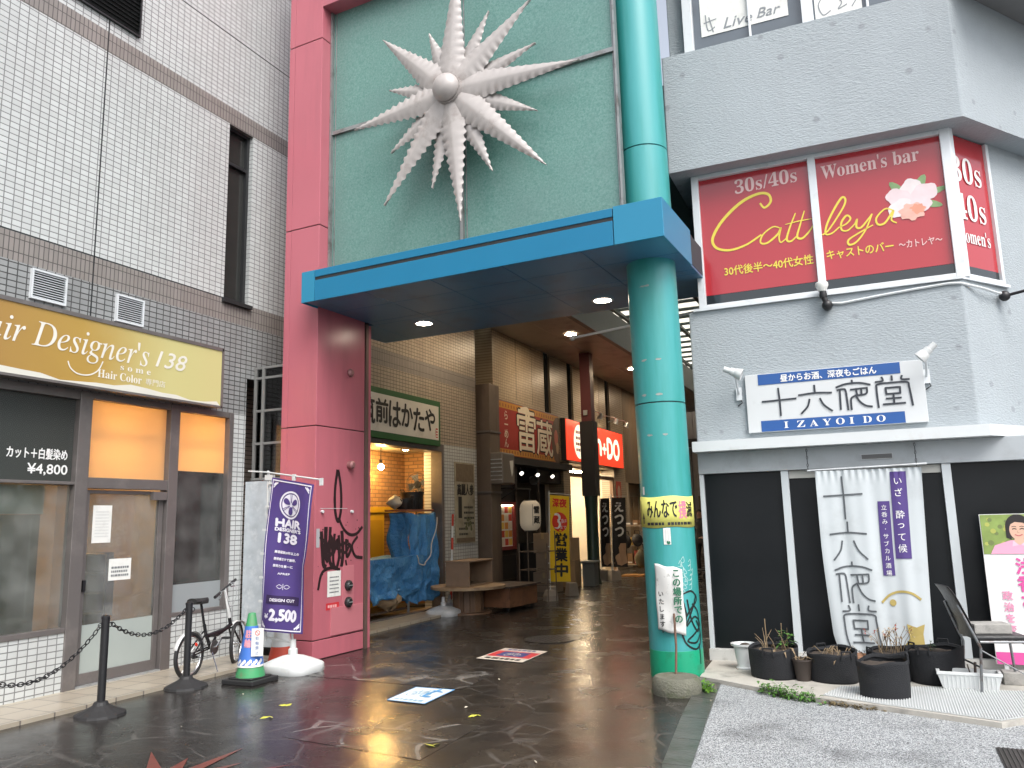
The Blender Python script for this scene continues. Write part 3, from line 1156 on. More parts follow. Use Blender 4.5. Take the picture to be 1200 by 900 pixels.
mb = MB()
mb.box(0, .004, .1, .6, 1.735, 1.74)
mb.lathe([(.018, 0), (.018, .03)], (0, .12, 1.7), 10, 0, (1, 0, 0))
mb.lathe([(.018, 0), (.018, .03)], (0, .68, 1.7), 10, 0, (1, 0, 0))
mb.build('hook', white_paint, pil, local=True)
# graffiti sprayed in black
mb = MB()
gr = plane((.003, 0, 0), (0, 1, 0))
S_ = lambda pts, w: stroke(mb, gr, pts, w * 1.3, h=0.)
S_([(.40, 2.2), (.36, 1.95), (.37, 1.7), (.43, 1.58), (.48, 1.75), (.47, 2.0), (.42, 2.2)], .035)
S_([(.44, 1.62), (.52, 1.5), (.64, 1.42), (.78, 1.42), (.9, 1.5)], .03)
S_([(.12, 1.45), (.16, 1.1), (.2, 1.05)], .045)
S_([(.2, 1.5), (.2, 1.2), (.24, 1.12)], .05)
S_([(.28, 1.5), (.27, 1.15), (.32, 1.05)], .04)
S_([(.36, 1.42), (.34, 1.12), (.4, 1.02), (.46, 1.2), (.44, 1.4)], .035)
S_([(.1, 1.4), (.3, 1.28), (.5, 1.3), (.62, 1.34)], .03)
S_([(.5, 1.45), (.52, 1.2), (.5, 1.05)], .045)
S_([(.58, 1.35), (.6, 1.15), (.68, 1.25), (.62, 1.3)], .035)
S_([(.8, 1.38), (.7, 1.28), (.76, 1.15), (.9, 1.12)], .03)
S_([(.08, .8), (.14, .98), (.3, 1.03), (.46, 1.0)], .03)
S_([(.58, 1.1), (.62, .95), (.66, .82)], .025)
S_([(.22, 1.22), (.3, 1.4), (.34, 1.2), (.42, 1.36), (.46, 1.14)], .04)
S_([(.16, 1.3), (.26, 1.16), (.38, 1.26), (.56, 1.2), (.66, 1.3)], .03)
for k in range(26):
    a = rnd.uniform(.05, .85)
    disc(mb, gr, a, rnd.uniform(.85, 1.6), rnd.uniform(.004, .011), n=7, h=.0)
mb.build('graffiti', M('spray_black', (.025, .012, .014), .5), pil, local=True)

# beam
mb = MB()
mb.box(.0, 4.45, 0, .9, 8.31, 9.9)
mb.build('beam', pink, gate, local=True, bevel=.006)
# glass wall with bars


def frost_mat():
    mt, t, out = newmat('green_cast_glass')
    b = N(t, 'ShaderNodeBsdfPrincipled', Roughness=.24)
    t.links.new(b.outputs[0], out.inputs[0])
    g = N(t, 'ShaderNodeNewGeometry')
    n = N(t, 'ShaderNodeTexNoise', Scale=42., Detail=6., Roughness=.75)
    t.links.new(g.outputs['Position'], n.inputs['Vector'])
    n2 = N(t, 'ShaderNodeTexNoise', Scale=1.1, Detail=6., Roughness=.7)
    t.links.new(g.outputs['Position'], n2.inputs['Vector'])
    rp = N(t, 'ShaderNodeValToRGB')
    rp.color_ramp.elements[0].position = .3
    rp.color_ramp.elements[0].color = (.07, .195, .17, 1)
    rp.color_ramp.elements[1].position = .72
    rp.color_ramp.elements[1].color = (.2, .35, .315, 1)
    t.links.new(n.outputs['Fac'], rp.inputs[0])
    r2_ = N(t, 'ShaderNodeValToRGB')
    r2_.color_ramp.elements[0].position = .45
    r2_.color_ramp.elements[1].position = .75
    r2_.color_ramp.elements[1].color = (.45, .45, .45, 1)
    t.links.new(n2.outputs['Fac'], r2_.inputs[0])
    mx = N(t, 'ShaderNodeMixRGB')
    t.links.new(r2_.outputs[0], mx.inputs[0])
    t.links.new(rp.outputs[0], mx.inputs[1])
    mx.inputs[2].default_value = (.13, .22, .21, 1)
    t.links.new(mx.outputs[0], b.inputs['Base Color'])
    bp = N(t, 'ShaderNodeBump', Strength=.25, Distance=.01)
    t.links.new(n.outputs['Fac'], bp.inputs['Height'])
    t.links.new(bp.outputs[0], b.inputs['Normal'])
    return mt


cast = frost_mat()
mb = MB()
for u0, u1 in ((.03, 1.955), (1.99, 3.92)):
    for z0, z1 in ((4.60, 6.56), (6.60, 8.31)):
        mb.box(u0, u1, .215, .235, z0, z1)
gl = mb.build('glass_wall', cast, gate, local=True)
grey_bar = M('grey_bar', (.3, .31, .31), .4, .5, var=.15, dirt=(.15, .14, .13), dscale=5)
mb = MB()
mb.box(1.955, 1.99, .17, .24, 4.58, 8.31)
mb.box(.03, 1.95, .18, .24, 6.555, 6.605)
mb.box(1.995, 3.92, .18, .24, 6.555, 6.605)
mb.box(.003, .03, .16, .24, 4.58, 8.31)
mb.box(3.92, 3.945, .16, .24, 4.58, 8.31)
for u in (.06, 1.93, 2.02, 3.89):
    mb.box(u, u + .01, .205, .215, 4.58, 8.31)
mb.build('glazing_bar', grey_bar, gl, local=True)
# canopy
C0, C1, WF, WB = -.005, 4.46, -.30, 2.08
mb = MB()
mb.box(C0, C1, WF + .02, .94, 4.22, 4.55)
mb.box(-.5, C1, 1.09, WB, 4.22, 4.55)
mb.box(.03, C1, .94, 1.09, 4.22, 4.55)
cn = mb.build('canopy', M('canopy_core', (.03, .05, .06), .6), gate, local=True)
mb = MB()
mb.box(.20, 3.97, WF, WF + .02, 4.475, 4.565)
mb.box(.20, 3.97, WF, WF + .02, 4.18, 4.435)
mb.box(C0, .195, WF, WF + .02, 4.18, 4.565, 1)
mb.box(C0 - .0, C0 + .012, WF + .021, -.006, 4.18, 4.565, 1)
mb.box(3.98, C1 + .02, WF - .004, WF + .02, 4.18, 4.575, 1)
mb.box(C1, C1 + .02, WF + .021, .75, 4.18, 4.575, 1)
mb.build('fascia', [blue_en, blue_cap], cn, local=True, bevel=.004)
mb = MB()
mb.box(.20, 3.97, WF + .01, WF + .018, 4.43, 4.48)
mb.box(C0, C1, WF + .02, .9, 4.551, 4.56)
mb.build('gutter_groove', dark_metal, cn, local=True)
# soffit panels
mb = MB()
us = [.0, .9, 1.8, 2.7, 3.6, C1]
ws = [WF + .02, .3, .94]
for i in range(5):
    for j in range(2):
        mb.box(us[i] + .007 + (.02 if i == 0 else 0), us[i + 1] - .004, ws[j] + .004, ws[j + 1] - .004, 4.195, 4.22)
us2 = [-.5, .0, .9, 1.8, 2.7, 3.6, C1]
for i in range(6):
    mb.box(us2[i] + .004, us2[i + 1] - .004, 1.10, WB - .004, 4.195, 4.22)
for i in range(1, 6):
    mb.box(us2[i] + .004 + (.03 if i == 1 else 0), us2[i + 1] - .004, .945, 1.092, 4.195, 4.22)
mb.build('soffit_panel', slate, cn, local=True)
for wx, wy in ((-5.42, 9.0), (-2.93, 9.12)):
    u = (wx + 6.14) * math.cos(GA) + (wy - 7.67) * math.sin(GA)
    w = -(wx + 6.14) * math.sin(GA) + (wy - 7.67) * math.cos(GA)
    mb = MB()
    mb.lathe([(.105, .0), (.105, .008)], (u, w, 4.186), 28)
    dl = mb.build('downlight', lamp_neutral, cn, local=True)
    mb = MB()
    mb.lathe([(.108, .0), (.135, .0), (.135, .012), (.108, .012), (.108, 0)], (u, w, 4.182), 28)
    mb.build('trim_ring', white_paint, dl, local=True)

# round column, passes through the canopy
CU = (-2.0 + 6.14) * math.cos(GA) + (8.07 - 7.67) * math.sin(GA)
CW = -(-2.0 + 6.14) * math.sin(GA) + (8.07 - 7.67) * math.cos(GA)
CR = .258
LEAN = -.0095
CAX = (LEAN, 0, 1)
mb = MB()
mb.lathe([(CR, .26), (CR, 2.672), (CR - .012, 2.676)], (CU, CW, 0), 56, 0, CAX)
mb.lathe([(CR - .012, 2.684), (CR, 2.688), (CR, 5.452), (CR - .012, 5.456)], (CU, CW, 0), 56, 0, CAX)
mb.lathe([(CR - .012, 5.464), (CR, 5.468), (CR, 9.9)], (CU, CW, 0), 56, 0, CAX)
mb.lathe([(CR - .013, .1), (CR - .013, 9.9)], (CU, CW, 0), 56, 2, CAX)
mb.lathe([(CR + .002, 0.0), (CR + .002, .262), (CR - .002, .266)], (CU, CW, 0), 56, 1, CAX)
co = mb.build('column', [teal, M('green_paint', (.01, .3, .16), .35, var=.15, scale=5, dirt=(.02, .1, .05), dscale=6, dlo=.55, dhi=.8), dark_metal], gate, local=True)
# worn patches and old bolt plates on the column
th0 = math.atan2(-8.07, 2.0 - 0.0)
base_ang = math.atan2(0 - 8.07, 0 + 2.0) - GA      # local bearing towards the street


def colmap(r):
    def f(a, b_, h=0.):
        th = base_ang + a / r
        return V((CU + LEAN * b_ + (r + h) * math.cos(th), CW + (r + h) * math.sin(th), b_))
    return f


cm = colmap(CR)
mb = MB()
for z, offs in ((3.12, (-.14, .02)), (2.76, (-.16, .0)), (2.35, (-.12, .03)), (3.9, (-.1, -.05)), (4.6, (-.08,))):
    for a in offs:
        pts = []
        n = 9
        for i in range(n):
            t_ = 2 * math.pi * i / n
            pts.append((a + (.028 + rnd.uniform(-.01, .014)) * math.cos(t_), z + (.011 + rnd.uniform(-.004, .006)) * math.sin(t_)))
        poly2(mb, cm, pts, h=.002)
mb.build('chipped_paint', M('chipped_paint', (.26, .31, .29), .7, var=.2, scale=40), co, local=True)
# graffiti on the column: black scrawl, pale doodles
mb = MB()
for pts in ([(.07, .82), (.12, .62), (.1, .5), (.2, .66), (.26, .78)], [(.1, .8), (.2, .82), (.27, .74), (.18, .66), (.1, .56)],
            [(.12, .5), (.22, .58), (.3, .5), (.2, .42), (.12, .36), (.22, .34), (.3, .42)], [(.06, .46), (.1, .34), (.2, .28), (.28, .32), (.3, .42), (.24, .54)],
            [(.14, .74), (.18, .54), (.26, .44), (.28, .6), (.2, .7)], [(.26, .32), (.27, .2), (.265, .14)]):
    stroke(mb, cm, pts, .017, h=.002)
mb.build('graffiti', M('marker_black', (.008, .012, .012), .4), co, local=True)
mb = MB()
for k in range(9):
    a, b_ = .1 + rnd.uniform(-.03, .04), 1.12 - k * .035
    stroke(mb, cm, [(a, b_), (a + rnd.uniform(-.03, .03), b_ + .03), (a + .03, b_ - .02), (a - .01, b_ - .03)], .004, h=.002)
for k in range(6):
    a, b_ = .2 + rnd.uniform(-.02, .02), 1.1 - k * .045
    stroke(mb, cm, [(a, b_), (a + .025, b_ + .02), (a + .02, b_ - .03), (a - .01, b_ - .04)], .004, h=.002)
mb.build('doodle', M('pale_marker', (.45, .62, .6), .5), co, local=True)

# cable tie bar reaching from the column into the arcade
mb = MB()
mb.tube([(2.45, 2.25, 3.93), (4.4, 2.2, 4.06)], .018, 8)
mb.ball((2.45, 2.25, 3.93), .04)
mb.build('tie_rod', silver, gate, local=True)

# yellow banner strapped round the column: a thing of its own
def colworld(r):
    ca, sa = math.cos(GA), math.sin(GA)
    f0 = colmap(r)

    def f(a, b_, h=0.):
        p = f0(a, b_, h)
        return V((-6.14 + ca * p.x - sa * p.y, 7.67 + sa * p.x + ca * p.y, p.z))
    return f


cw = colworld(CR + .004)
bn = thing('banner', 'yellow cloth banner with black brush writing strapped round the turquoise column', 'banner', (-2.0, 8.07, 1.43))
mb = MB()
vs = []
mb.grid(lambda s_, t_: cw(-.42 + .84 * s_, 1.435 + .30 * t_ + .006 * math.sin(s_ * 14), 0), 40, 2)
cl = mb.build('cloth', M('yellow_cloth', (.68, .66, .16), .7, var=.05), bn, solid=.003)
mb = MB()
text(mb, cw, 'みんなで', -.215, 1.53, .10, 1.70, .003)
text(mb, cw, '滅', .205, 1.53, .30, 1.68, .002)
stroke(mb, cw, [(-.33, 1.7), (-.33, 1.52)], .01, h=.004)
lines(mb, cw, -.22, 1.455, -.02, 1.485, 1, fill=.9)
lines(mb, cw, .0, 1.455, .27, 1.485, 1, fill=.9)
poly2(mb, cw, [(-.30, 1.52), (-.28, 1.58), (-.26, 1.52), (-.27, 1.52), (-.27, 1.47), (-.29, 1.47), (-.29, 1.52)], h=.004)
mb.build('brush_lettering', black_ink, cl)
mb = MB()
text(mb, cw, '撲', .115, 1.52, .205, 1.69, .004)
mb.build('pink_lettering', M('pink_ink', (.75, .22, .3), .6), cl)
solo((lambda q: (patch(q, cw, -.05, 1.27, .02, 1.43, 0, .001, 3), lines(q, cw, -.04, 1.3, .01, 1.42, 2, 1, .0025, .4, False), disc(q, cw, -.005, 1.29, .018, n=10, mi=2, h=.0025), q)[-1])(MB()), 'sticker', [paper, M('pale_print', (.5, .5, .5)), green_ink],
     'small white sticker below the yellow banner on the turquoise column', 'sticker')
solo((lambda q: (patch(q, cw, -.27, 1.76, -.24, 1.84, 0, .001, 2), q)[-1])(MB()), 'sticker', paper, 'tiny white sticker above the yellow banner on the turquoise column', 'sticker')

# hand-written white board on an iron rod in a round concrete foot
hs_t = thing('notice_stand', 'crumpled white hand-written board on a thin iron rod leaning on the column', 'sign', (-1.83, 7.32, 0))
mb = MB()
mb.lathe([(.19, 0), (.2, .06), (.19, .14), (.17, .16), (.02, .165)], (-1.82, 7.28, -.01), 28, sx=1.1)
mb.build('concrete_foot', M('mossy_concrete', (.13, .13, .1), .85, var=.3, scale=18, dirt=(.06, .075, .03), dscale=6, bump=.5), hs_t)
mb = MB()
mb.tube([(-1.83, 7.3, .1), (-1.865, 7.52, .36), (-1.93, 7.77, .62)], .011, 8)
mb.build('rod', rust, hs_t)
mb = MB()
cw2 = colworld(CR + .035)
mb.grid(lambda s_, t_: cw2(-.165 + .27 * s_ + .006 * math.sin(t_ * 9), .445 + .62 * t_ + .05 * (.5 - s_) + .006 * math.sin(s_ * 11), .006 * math.sin(s_ * 5 + t_ * 7)), 16, 22)
bd = mb.build('board', M('dirty_white_board', (.6, .6, .58), .6, var=.06, dirt=(.2, .2, .19), dscale=18, dlo=.6, dhi=.75), hs_t, solid=.006)
mb = MB()
vtext(mb, cw2, 'この場所での', .0, 1.04, .085, .085, .003, h=.022, wide=.9)
mb.build('green_writing', green_ink, bd)
mb = MB()
vtext(mb, cw2, 'いたします。', -.135, .84, .06, .07, .0015, h=.022, wide=.9)
mb.build('black_writing', black_ink, bd)

# ------------------------------------------------------------------ star ornament on the glass
SC0 = (-6.14 + 1.99 * math.cos(GA), 7.67 + 1.99 * math.sin(GA), 0)
st = thing('star_ornament', 'pearly white sixteen-pointed metal star with crinkled rays on the green glass wall', 'ornament', (-4.11, 7.50, 6.44), GA)
pearl = M('pearl_metal', (.43, .4, .385), .42, .1, var=.14, scale=9, dirt=(.24, .2, .18), dscale=4, dlo=.56, dhi=.8)


def ray_mesh(L, w, h):
    mb = MB()
    n = int(30 + L * 22)
    secs = []
    for i in range(n + 1):
        t_ = i / n
        body = min(1, (t_ / .22 + .55)) if t_ < .22 else 1
        wd = w * (1 - max(0, (t_ - .16) / .84) ** .95) * body + .006
        wob = 1 + .1 * math.sin(i * 1.55) * (1 if t_ < .97 else 0)
        we = wd * wob
        hh = h * (1 - t_ * .85) * body
        x = L * t_ + .03
        lift = 0.
        edge = .012 * math.sin(i * 1.55 + .6)
        secs.append([(x, -we, lift + edge), (x, -wd * .66, lift + hh * .45), (x, -wd * .12, lift + hh), (x, wd * .12, lift + hh), (x, wd * .66, lift + hh * .45), (x, we, lift - edge), (x, 0, lift - .03)])
    vs = [p for s_ in secs for p in s_]
    k = 7
    fs = [(i * k + j, (i + 1) * k + j, (i + 1) * k + (j + 1) % k, i * k + (j + 1) % k) for i in range(n) for j in range(k)]
    mb.add(vs, fs, 0, True)
    mb.add(secs[0], [tuple(range(6, -1, -1))], 0)
    mb.add(secs[-1], [tuple(range(7))], 0)
    return mb


star_tips = [(86, 1.68), (38, 1.34), (-3, 1.63), (-45, 1.68), (-86, 1.62), (-128, 1.53), (-175, 1.4), (135, 1.36),
             (61, 1.02), (16, 1.12), (-25, 1.18), (-65, 1.18), (-105, 1.14), (-149, 1.02), (162, .94), (110, .92)]
for i, (a, L) in enumerate(star_tips):
    big = i < 8
    q = ray_mesh(L * (.97 if big else .97), .185 if big else .165, .065 if big else .055)
    ra = R(a)
    ux = V((math.cos(ra), 0, math.sin(ra)))
    uz = V((0, -1, 0))
    uy = uz.cross(ux)
    off = V((0, -.05 if big else .0, 0))
    q.v = [ux * p.x + uy * p.y + uz * p.z + off for p in q.v]
    q.build('ray', pearl, st, local=True, angle=60)
mb = MB()
prof = [(max(1e-4, .165 * math.sin(t_)), .13 * math.cos(t_)) for t_ in [i / 10 * math.pi / 2 for i in range(11)]]
mb.lathe(prof, (0, -.15, 0), 40, 0, (0, -1, 0))
nb = 40
ring = [(0.17 * (1 + .05 * (i % 2)) * math.cos(2 * math.pi * i / nb), 0.17 * (1 + .05 * (i % 2)) * math.sin(2 * math.pi * i / nb)) for i in range(nb)]
mb.prism([(a, -.13, b_) for a, b_ in ring], (0, .06, 0))
mb.build('boss', pearl, st, local=True, angle=60)
mb = MB()
mb.lathe([(.12, 0), (.12, .24)], (0, .2, 0), 16, 0, (0, -1, 0))
mb.build('mount', dark_metal, st, local=True)

# notices on the pink pillar
pw = lambda a, b_, h=0.: V((-6.14 + math.cos(GA) * (.0 + h) - math.sin(GA) * a, 7.67 + math.sin(GA) * h + math.cos(GA) * a, b_))
q = MB()
patch(q, pw, .24, .69, .49, .99, 0, .003)
lines(q, pw, .28, .72, .45, .94, 5, 1, .005, .35)
solo(q, 'notice', [paper, grey_ink], 'white paper notice on the pink pillar beside the meter sockets', 'notice')
q = MB()
patch(q, pw, .22, .54, .46, .62, 0, .003)
lines(q, pw, .25, .56, .43, .6, 1, 1, .005, .8)
solo(q, 'notice', [red_ink, M('pale_red', (.75, .4, .4))], 'small red plate under the white paper on the pink pillar', 'sign')
q = MB()
patch(q, pw, .03, 1.28, .09, 1.5, 0, .003)
solo(q, 'notice', M('grey_label', (.4, .4, .42)), 'narrow grey label on the front edge of the pink pillar', 'label')

# bluish board and metal-framed screen in the gap left of the pillar
bl = MB()
bl.box(-7.27, -6.70, 7.72, 7.74, .12, 2.1)
bl.box(-7.28, -6.69, 7.735, 7.755, .1, .13, 1)
solo(bl, 'board', [M('marbled_grey_board', (.42, .46, .49), .5, var=.28, scale=7, dirt=(.55, .58, .6), dscale=9), dark_metal], 'marbled pale blue-grey board closing the gap between white building and pink pillar', 'board')
sc_t = thing('glazed_screen', 'metal framed glass screen above the grey board beside the pink pillar', 'screen', (-7.0, 7.85, 2.12))
mb = MB()
for x in (-7.28, -7.15, -6.74):
    mb.box(x, x + .035, 7.83, 7.87, 2.12, 3.58)
for z in (2.12, 2.57, 2.99, 3.42, 3.555):
    mb.box(-7.3, -6.70, 7.84, 7.88, z, z + .03)
sf = mb.build('frame', M('weathered_frame', (.27, .27, .26), .5, .4, var=.15), sc_t)
mb = MB()
mb.box(-7.27, -6.72, 7.851, 7.855, 2.15, 3.55)
mb.build('pane', glass('grey_screen_glass', (.55, .57, .57)), sf)

# ------------------------------------------------------------------ right-hand corner building
RA = R(1.14)
RO = V((-1.82, 8.80, 0))
rb = thing('corner_building', 'pale grey stucco corner building with red-filmed windows and black ground-floor panels', 'building', tuple(RO), RA)


def rbw(u, w, z):
    return V((RO.x + math.cos(RA) * u - math.sin(RA) * w, RO.y + math.sin(RA) * u + math.cos(RA) * w, z))


def stucco_mat(name, col):
    mt, t, out = newmat(name)
    b = N(t, 'ShaderNodeBsdfPrincipled', Roughness=.75)
    t.links.new(b.outputs[0], out.inputs[0])
    g = N(t, 'ShaderNodeNewGeometry')
    n = N(t, 'ShaderNodeTexNoise', Scale=2.5, Detail=6., Roughness=.6)
    t.links.new(g.outputs['Position'], n.inputs['Vector'])
    mx = N(t, 'ShaderNodeMixRGB')
    mx.inputs[1].default_value = c4(mul(col, .9))
    mx.inputs[2].default_value = c4(mul(col, 1.08))
    t.links.new(n.outputs['Fac'], mx.inputs[0])
    # scattered grey patches where the render was mended
    v = N(t, 'ShaderNodeTexVoronoi', feature='F1', Scale=3.1)
    wn = N(t, 'ShaderNodeTexNoise', Scale=12., Detail=4.)
    t.links.new(g.outputs['Position'], wn.inputs['Vector'])
    t.links.new(g.outputs['Position'], v.inputs['Vector'])
    ad = N(t, 'ShaderNodeMath', operation='MULTIPLY_ADD')
    t.links.new(wn.outputs['Fac'], ad.inputs[0])
    ad.inputs[1].default_value = .11
    t.links.new(v.outputs['Distance'], ad.inputs[2])
    rp = N(t, 'ShaderNodeValToRGB')
    rp.color_ramp.elements[0].position = .135
    rp.color_ramp.elements[0].color = (.45, .45, .45, 1)
    rp.color_ramp.elements[1].position = .19
    rp.color_ramp.elements[1].color = (0, 0, 0, 1)
    t.links.new(ad.outputs[0], rp.inputs[0])
    m2 = N(t, 'ShaderNodeMixRGB')
    t.links.new(rp.outputs[0], m2.inputs[0])
    t.links.new(mx.outputs[0], m2.inputs[1])
    m2.inputs[2].default_value = (.17, .18, .19, 1)
    # rain streaks
    mp = N(t, 'ShaderNodeMapping')
    mp.inputs['Scale'].default_value = (2.2, 2.2, .16)
    t.links.new(g.outputs['Position'], mp.inputs['Vector'])
    n3 = N(t, 'ShaderNodeTexNoise', Scale=2.2, Detail=7., Roughness=.7)
    t.links.new(mp.outputs[0], n3.inputs['Vector'])
    r3 = N(t, 'ShaderNodeValToRGB')
    r3.color_ramp.elements[0].position = .52
    r3.color_ramp.elements[1].position = .85
    r3.color_ramp.elements[1].color = (.4, .4, .4, 1)
    t.links.new(n3.outputs['Fac'], r3.inputs[0])
    m3 = N(t, 'ShaderNodeMixRGB')
    t.links.new(r3.outputs[0], m3.inputs[0])
    t.links.new(m2.outputs[0], m3.inputs[1])
    m3.inputs[2].default_value = (.28, .3, .31, 1)
    t.links.new(m3.outputs[0], b.inputs['Base Color'])
    mp2 = N(t, 'ShaderNodeMapping')
    mp2.inputs['Scale'].default_value = (1, 1, 2.6)
    t.links.new(g.outputs['Position'], mp2.inputs['Vector'])
    n4 = N(t, 'ShaderNodeTexNoise', Scale=26., Detail=5., Roughness=.6)
    t.links.new(mp2.outputs[0], n4.inputs['Vector'])
    bp = N(t, 'ShaderNodeBump', Strength=.55, Distance=.02)
    t.links.new(n4.outputs['Fac'], bp.inputs['Height'])
    t.links.new(bp.outputs[0], b.inputs['Normal'])
    return mt


stucco = stucco_mat('grey_stucco', (.345, .385, .41))
CHX, CHY = .60, .80       # direction of the chamfered side
# outline of the wall in plan at a given set-back: front edge, chamfer, far end
def outline(w0, u0, u1, ch, depth=9.0, back=None):
    p = [(u0, w0), (u1, w0), (u1 + CHX * ch, w0 + CHY * ch)]
    p += [(u1 + CHX * ch, depth), (u0, depth)]
    return p


def slab(mb, pts, z0, z1, mi=0):
    mb.prism([(a, b_, z0) for a, b_ in pts], (0, 0, z1 - z0), mi)


mb = MB()
slab(mb, outline(0, 0, 2.72, 3.2), 2.325, 3.80)
slab(mb, outline(.26, .1, 2.6, 3.2), 3.80, 5.42)
slab(mb, outline(-.2, -.09, 2.885, 3.4), 5.42, 6.86)
slab(mb, outline(.1, -.05, 2.85, 3.4), 6.86, 12.0)
slab(mb, outline(.12, 0.02, 2.9, 3.2), 0, 2.325)
# pier at the end of the window on the chamfered side
px, py = 2.72 + CHX * .74, CHY * .74
mb.prism([(px, py, 3.80), (px + CHX * 1.2, py + CHY * 1.2, 3.80), (px + CHX * 1.2 - .25, py + CHY * 1.2 + .2, 3.80), (px - .2, py + .16, 3.80)], (0, 0, 1.62))
mb.build('wall', stucco, rb, local=True, bevel=.015)

# ---- first-floor window band with red printed film
WZ0, WZ1 = 3.83, 5.40


def frame_bar(mb, u0, u1, w0, w1, z0, z1, mi=0):
    mb.box(u0, u1, w0, w1, z0, z1, mi)


mb = MB()
frame_bar(mb, .12, .20, .01, .12, WZ0, WZ1 + .02)
frame_bar(mb, 1.39, 1.47, .01, .12, WZ0, WZ1 + .02)
frame_bar(mb, .20, 1.39, .01, .1, WZ0, WZ0 + .045)
frame_bar(mb, 1.47, 2.68, .01, .1, WZ0, WZ0 + .045)
frame_bar(mb, .20, 1.39, .01, .1, WZ1 - .03, WZ1 + .02)
frame_bar(mb, 1.47, 2.68, .01, .1, WZ1 - .03, WZ1 + .02)
# corner post
mb.prism([(2.68, .008, WZ0), (2.77, .008, WZ0), (2.81, .06, WZ0), (2.75, .12, WZ0), (2.68, .12, WZ0)], (0, 0, WZ1 + .02 - WZ0))
# chamfer frame
c0 = V((2.75, .04, 0))
cd = V((CHX, CHY, 0))
cn_ = V((CHY, -CHX, 0))
mb.obox(c0 + cd * .40 - cn_ * .03 + V((0, 0, WZ0 + .022)), cd * .33, cn_ * .04, V((0, 0, .022)))
mb.obox(c0 + cd * .70 - cn_ * .03 + V((0, 0, (WZ0 + WZ1) / 2)), cd * .025, cn_ * .04, V((0, 0, (WZ1 - WZ0) / 2)))
wf = mb.build('window_frame', white_alu, rb, local=True, bevel=.004)
mb = MB()
slab(mb, [(.06, -.035), (2.72, -.035), (2.75 + CHX * .8, -.02 + CHY * .8), (2.6 + CHX * .8, .1 + CHY * .8), (2.65, .2), (.06, .2)], 3.802, 3.832)
mb.build('window_sill', white_alu, rb, local=True)
film = M('red_film', (.4, .028, .036), .12, var=.06, scale=1.2, spec=.7)
strip = M('dark_glass_strip', (.02, .025, .028), .06, spec=.7)
fmR = plane((0, .06, 0), (1, 0, 0))
mb = MB()
mb.box(.20, 1.39, .06, .07, WZ0 + .16, WZ1)
mb.box(.20, 1.39, .06, .07, WZ0 + .04, WZ0 + .157, 1)
w1 = mb.build('window', [film, strip], rb, local=True)
cream = M('pale_print_pink', (.74, .5, .48), .3, var=.04)
mb = MB()
text(mb, fmR, mathtext('30s/40s', 'b'), .60, 5.13, 1.27, 5.30, rise=.02)
mb.build('pale_lettering', cream, w1, local=True)
SCRIPT = {'C' : [(0.866, 4.966), (0.907, 4.913), (0.976, 4.974), (0.954, 5.063), (0.843, 5.088), (0.648, 5.018), (0.437, 4.843), (0.317, 4.656), (0.349, 4.537), (0.495, 4.485), (0.678, 4.518), (0.839, 4.602)] ,
          'a1' : [(1.055, 4.645), (0.979, 4.676), (0.868, 4.608), (0.833, 4.52), (0.902, 4.501), (1.019, 4.582), (1.059, 4.654), (1.032, 4.545), (1.046, 4.484), (1.108, 4.522)] ,
          't1' : [(1.22, 4.785), (1.148, 4.628), (1.11, 4.507), (1.152, 4.48), (1.225, 4.536)] ,
          't2' : [(1.314, 4.795), (1.258, 4.643), (1.22, 4.52), (1.271, 4.494), (1.35, 4.562), (1.385, 4.611)] ,
          'tc' : [(1.111, 4.68), (1.247, 4.694), (1.38, 4.697)] ,
          'l' : [(1.482, 4.499), (1.549, 4.548), (1.698, 4.751), (1.737, 4.845), (1.704, 4.879), (1.619, 4.766), (1.533, 4.611), (1.509, 4.504), (1.569, 4.497), (1.645, 4.551)] ,
          'e' : [(1.645, 4.551), (1.722, 4.578), (1.768, 4.63), (1.733, 4.67), (1.676, 4.603), (1.672, 4.519), (1.73, 4.503), (1.806, 4.563)] ,
          'y1' : [(1.806, 4.563), (1.831, 4.612), (1.817, 4.527), (1.863, 4.513), (1.944, 4.598), (1.976, 4.639)] ,
          'y2' : [(1.979, 4.638), (1.903, 4.479), (1.805, 4.363), (1.733, 4.342), (1.726, 4.393), (1.813, 4.445), (1.971, 4.517)] ,
          'a2_' : [(2.183, 4.644), (2.109, 4.674), (2.018, 4.591), (2.026, 4.517), (2.095, 4.524), (2.186, 4.643), (2.157, 4.546), (2.198, 4.506)] }
yel = M('yellow_print', (.72, .58, .07), .3, var=.04)
mb = MB()
for q_, w_ in (('C', .036), ('a1', .022), ('t1', .024), ('t2', .024), ('tc', .014)):
    stroke(mb, fmR, SCRIPT[q_], w_, taper=.45)
text(mb, fmR, '30代後半～40代女性', .42, 4.19, 1.36, 4.30, .002)
mb.build('yellow_lettering', yel, w1, local=True)
mb = MB()
mb.box(1.47, 2.68, .06, .07, WZ0 + .16, WZ1)
mb.box(1.47, 2.68, .06, .07, WZ0 + .04, WZ0 + .157, 1)
w2 = mb.build('window', [film, strip], rb, local=True)
mb = MB()
text(mb, fmR, mathtext("Women's bar", 'b'), 1.52, 5.12, 2.48, 5.28, rise=.02)
text(mb, fmR, '～カトレヤ～', 2.2, 4.22, 2.6, 4.30, .001)
mb.build('pale_lettering', cream, w2, local=True)
mb = MB()
for q_, w_ in (('l', .024), ('e', .022), ('y1', .022), ('y2', .022), ('a2_', .022)):
    stroke(mb, fmR, SCRIPT[q_], w_, taper=.4)
text(mb, fmR, 'キャストのバー', 1.5, 4.21, 2.15, 4.315, .002)
mb.build('yellow_lettering', yel, w2, local=True)
